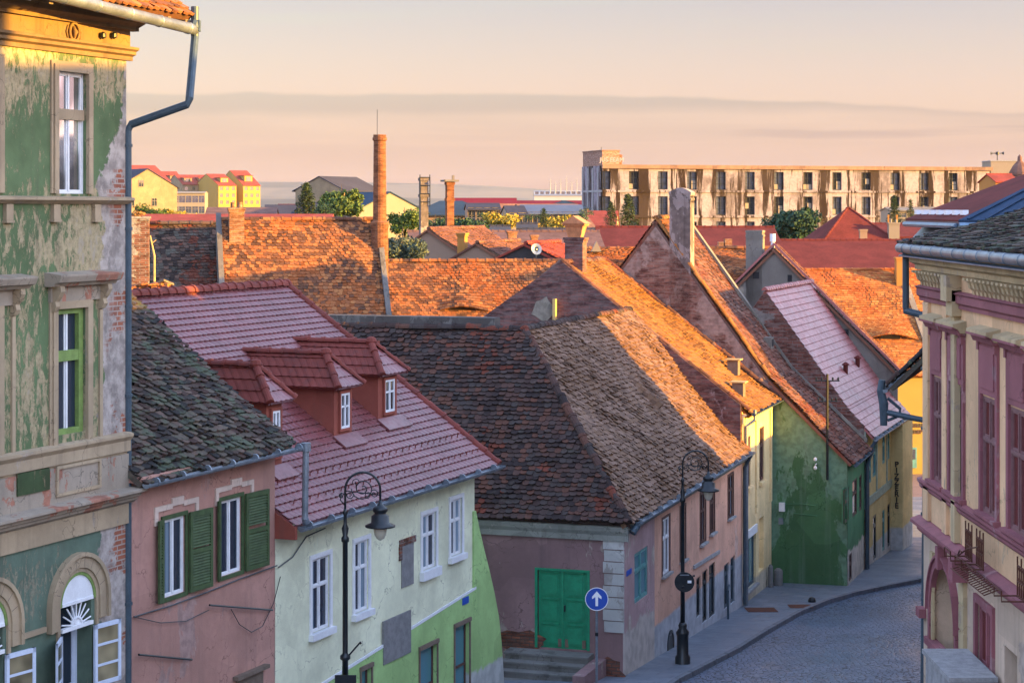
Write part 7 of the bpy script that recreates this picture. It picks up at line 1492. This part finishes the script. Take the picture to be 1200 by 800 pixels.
AG = 'red-roofed apartment blocks on the left skyline'
flat('yellow apartment block with a red roof, rightmost of the skyline row', 285, 305, 809, 217, 200, 30, 29, m_w_yel, m_r_red, (221, 229, 237), 3, 1.3, 1.5, dorm=1, grp=AG)
flat('yellow apartment block with a red roof, second from the right of the skyline row', 256, 277, 800, 217, 204, 30, 27, m_w_yel, m_r_red, (221, 229, 237), 3, 1.3, 1.5, dorm=1, grp=AG)
flat('cream apartment block with paired roof dormers, left of the yellow ones', 214, 249, 818, 216, 205, 24, 27, m_w_cream, m_r_red, (221, 229, 237), 4, 1.3, 1.5, dorm=2, grp=AG)
flat('cream apartment block half hidden behind the white office block', 196, 216, 841, 215, 201, 24, 27, m_w_cream, m_r_red, (221, 229), 3, 1.3, 1.5, dorm=1, grp=AG)
flat('big cream block with a sweeping dark red roof at the left of the skyline row', 160, 200, 758, 212, 194, 30, 36, m_w_cream, m_r_red, (221, 231, 240), 4, 1.3, 1.6, grp=AG)
house('apartment_block', 'cream block with a slanting grey roof right against the blue drainpipe', *at(157, 240, 290).xy, R(-60), 12, 9, -17, zat(219, 290), 2.6, m_w_cream, m_r_slate, fm=m_cement, gm=m_glassA, endwins=((1, -2.4, .4, .8, 1.2), (1, 1.0, .4, .8, 1.2), (1, 2.8, -2.6, .8, 1.2), (1, -1, 3.2, .8, 1.0), (1, -2.4, -2.6, .8, 1.2)), ridge=False, over=.3)
flat('flat-topped white office block with dark square windows', 194, 240, 621, 226, 224.5, 6, 20, m_w_white, m_w_white, (233.5, 246), 6, 1.9, 2.2, name='office_block', cat='office block')
flat('pinkish low roof in front of the yellow blocks', 240, 322, 200, 255, 243, 4, 8, m_w_pink, m_r_brown, name='house', cat='house')
flat('red strip roof running behind the large tiled roofs', 150, 385, 120, 263, 251, 1, 5, m_w_pink, m_r_red, name='long_shed', cat='shed')
flat('grey slate-roofed house right of the yellow blocks', 312, 352, 240, 253, 240, 8, 9, m_w_pink, m_r_slate, name='house', cat='house')
flat('grey slate-roofed house behind the conifer', 342, 372, 230, 250, 237, -12, 8, m_w_white, m_r_slate, (253,), 2, name='house', cat='house')
house('house', 'tall white gabled house with a slate roof beside the green tree', *at(396, 228, 262).xy, R(62), 9, 7.5, -17, zat(222, 262), 1.7, m_w_cream, m_r_slate, fm=m_cement, gm=m_glassA, over=.5, ridge=False, endwins=((1, 0, .2, 1, 1.1),))
flat('red hipped roof house between the green tree and the tall stack', 404, 432, 225, 243, 230, 18, 7, m_w_cream, m_r_red, (248,), 3, name='house', hip=2.5, cat='house')
house('house', 'white gabled house with a blue grey roof left of the tall round stack', *at(438, 245, 200).xy, R(-58), 7, 8.6, -17, zat(248, 198), 2.0, m_w_white, m_r_blue, fm=m_cement, gm=m_glassA, over=.3, ridge=False)
flat('long hall with a dark blue grey roof behind the slim stacks', 484, 575, 215, 250, 235.5, 3, 9, m_w_pink, m_r_blue, name='hall', hip=3, cat='hall')
flat('peach coloured house with two rows of white windows behind the blue hall', 548, 586, 205, 244, 238, 4, 6, m_w_pink, m_r_slate, (248, 257), 4, .8, .9, name='house', cat='house')
rg = random.Random(77)
TH = [('muted gabled house in the hazy town between the concrete block and the skyline blocks', 'small houses of the hazy town'), ('soft green tree in the hazy town beyond the roofs', 'trees of the hazy town')]
walls_ = (m_w_pink, m_w_white, m_w_cream, m_cement); roofs_ = (m_r_brown, m_r_slate, m_r_red, m_r_dkred, m_r_brown)
for k in range(46):
    px = rg.uniform(305, 690); Y = rg.uniform(240, 700); gy = rg.uniform(-16, -6) + Y * .004; q = V(((px - 600) / FPX * Y, Y, 0)); ht = min(zat(rg.uniform(238, 251), Y), -1); ht = max(ht, -9)
    house('house', TH[0][0], q.x, q.y, rg.uniform(-1.2, 1.2), rg.uniform(8, 15), rg.uniform(7, 10), -17, ht - 1.5, rg.uniform(2.2, 3.4), walls_[k % 4], roofs_[k % 5], fm=m_cement, gm=m_glassA, over=.4, ridge=False, group=TH[0][1])
for k in range(34):
    px = rg.uniform(305, 690); Y = rg.uniform(150, 520); pt_ = rg.uniform(236, 252); tree('tree', TH[1][0], px, Y, pt_, pt_ + rg.uniform(12, 20), rg.uniform(12, 26), rg.choice((m_lf_dk, m_lf_gr, m_lf_grey, m_lf_dk)), m_trunk, 'round', 420, None, TH[1][1], seed=100 + k)
flat('long magenta roofed warehouse, left part', 522, 606, 420, 245, 232, 2, 12, m_w_cream, m_r_magenta, name='warehouse', cat='warehouse', grp='magenta-roofed warehouses')
flat('long magenta roofed warehouse, lower right part', 604, 700, 430, 243, 235, 0, 12, m_w_cream, m_r_magenta, name='warehouse', cat='warehouse', grp='magenta-roofed warehouses')
flat('pale blue roofed hall with yellow lit walls', 612, 684, 240, 249, 240, 2, 8, m_w_yel, plain('pale_blue_roof', (.09, .12, .18), .85, spec=.1, var=.08, scale=.2), (255,), 6, 1.2, 1.4, name='hall', cat='hall')
flat('darker blue hipped roof behind the pale blue one', 632, 690, 290, 243, 235, 0, 9, m_w_white, m_r_blue, name='hall', hip=4, cat='hall')
flat('white gabled house with a pale end wall by the yellow bush', 596, 618, 232, 250, 241, 8, 7, m_w_white, m_r_slate, (256,), 2, name='house', cat='house')
flat('far grey factory with a flat roof under the antenna masts', 626, 700, 900, 229, 223.5, 0, 20, plain('far_grey_wall', (.40, .40, .42), .9, var=.05, scale=.05), m_concrete, (226,), 12, 1.6, 1.2, name='factory', cat='factory')
for i, (px, pt_) in enumerate(((645, 208), (651, 213), (657, 210), (664, 206), (670, 212), (676, 209))):
    q = at(px, 224, 905); mb = MB(); mb.tube([q - V((0, 0, 1)), V((q.x, q.y, zat(pt_, 905)))], [.35, .12], 5)
    for g in (.55, .8): z_ = q.z + (zat(pt_, 905) - q.z) * g; mb.tube([V((q.x - .7, q.y, z_)), V((q.x + .7, q.y, z_))], .14, 5)
    thing('antenna_mast', mb, m_concrete, 'thin antenna mast on the far grey factory', 'antenna', 'antenna masts on the far factory')
tree('treeline', 'dark line of distant trees right of the skyline apartment blocks', 335, 420, 238, 250, 60, m_lf_dk, m_trunk, 'bush', 900, seed=30)
tree('treeline', 'dark clump of distant trees behind the magenta warehouses', 600, 520, 236, 248, 90, m_lf_dk, m_trunk, 'bush', 900, seed=31)
# ------------------------------------------------------------------ morning haze over the town
mh = bpy.data.materials.new('haze'); mh.use_nodes = True; th = NT(mh.node_tree); th.n.clear()
pvn = th.node('ShaderNodeVolumePrincipled'); pvn.inputs['Color'].default_value = (.80, .84, .95, 1); pvn.inputs['Density'].default_value = 3.5e-5; pvn.inputs['Anisotropy'].default_value = .0
th.l.new(pvn.outputs[0], th.node('ShaderNodeOutputMaterial').inputs['Volume'])
hz = MB(); hz.box(lambda a, b, c: V((a, b, c)), -5900, 5900, -210, 5900, -19, 95)
structure('haze', hz, mh, 'stuff')
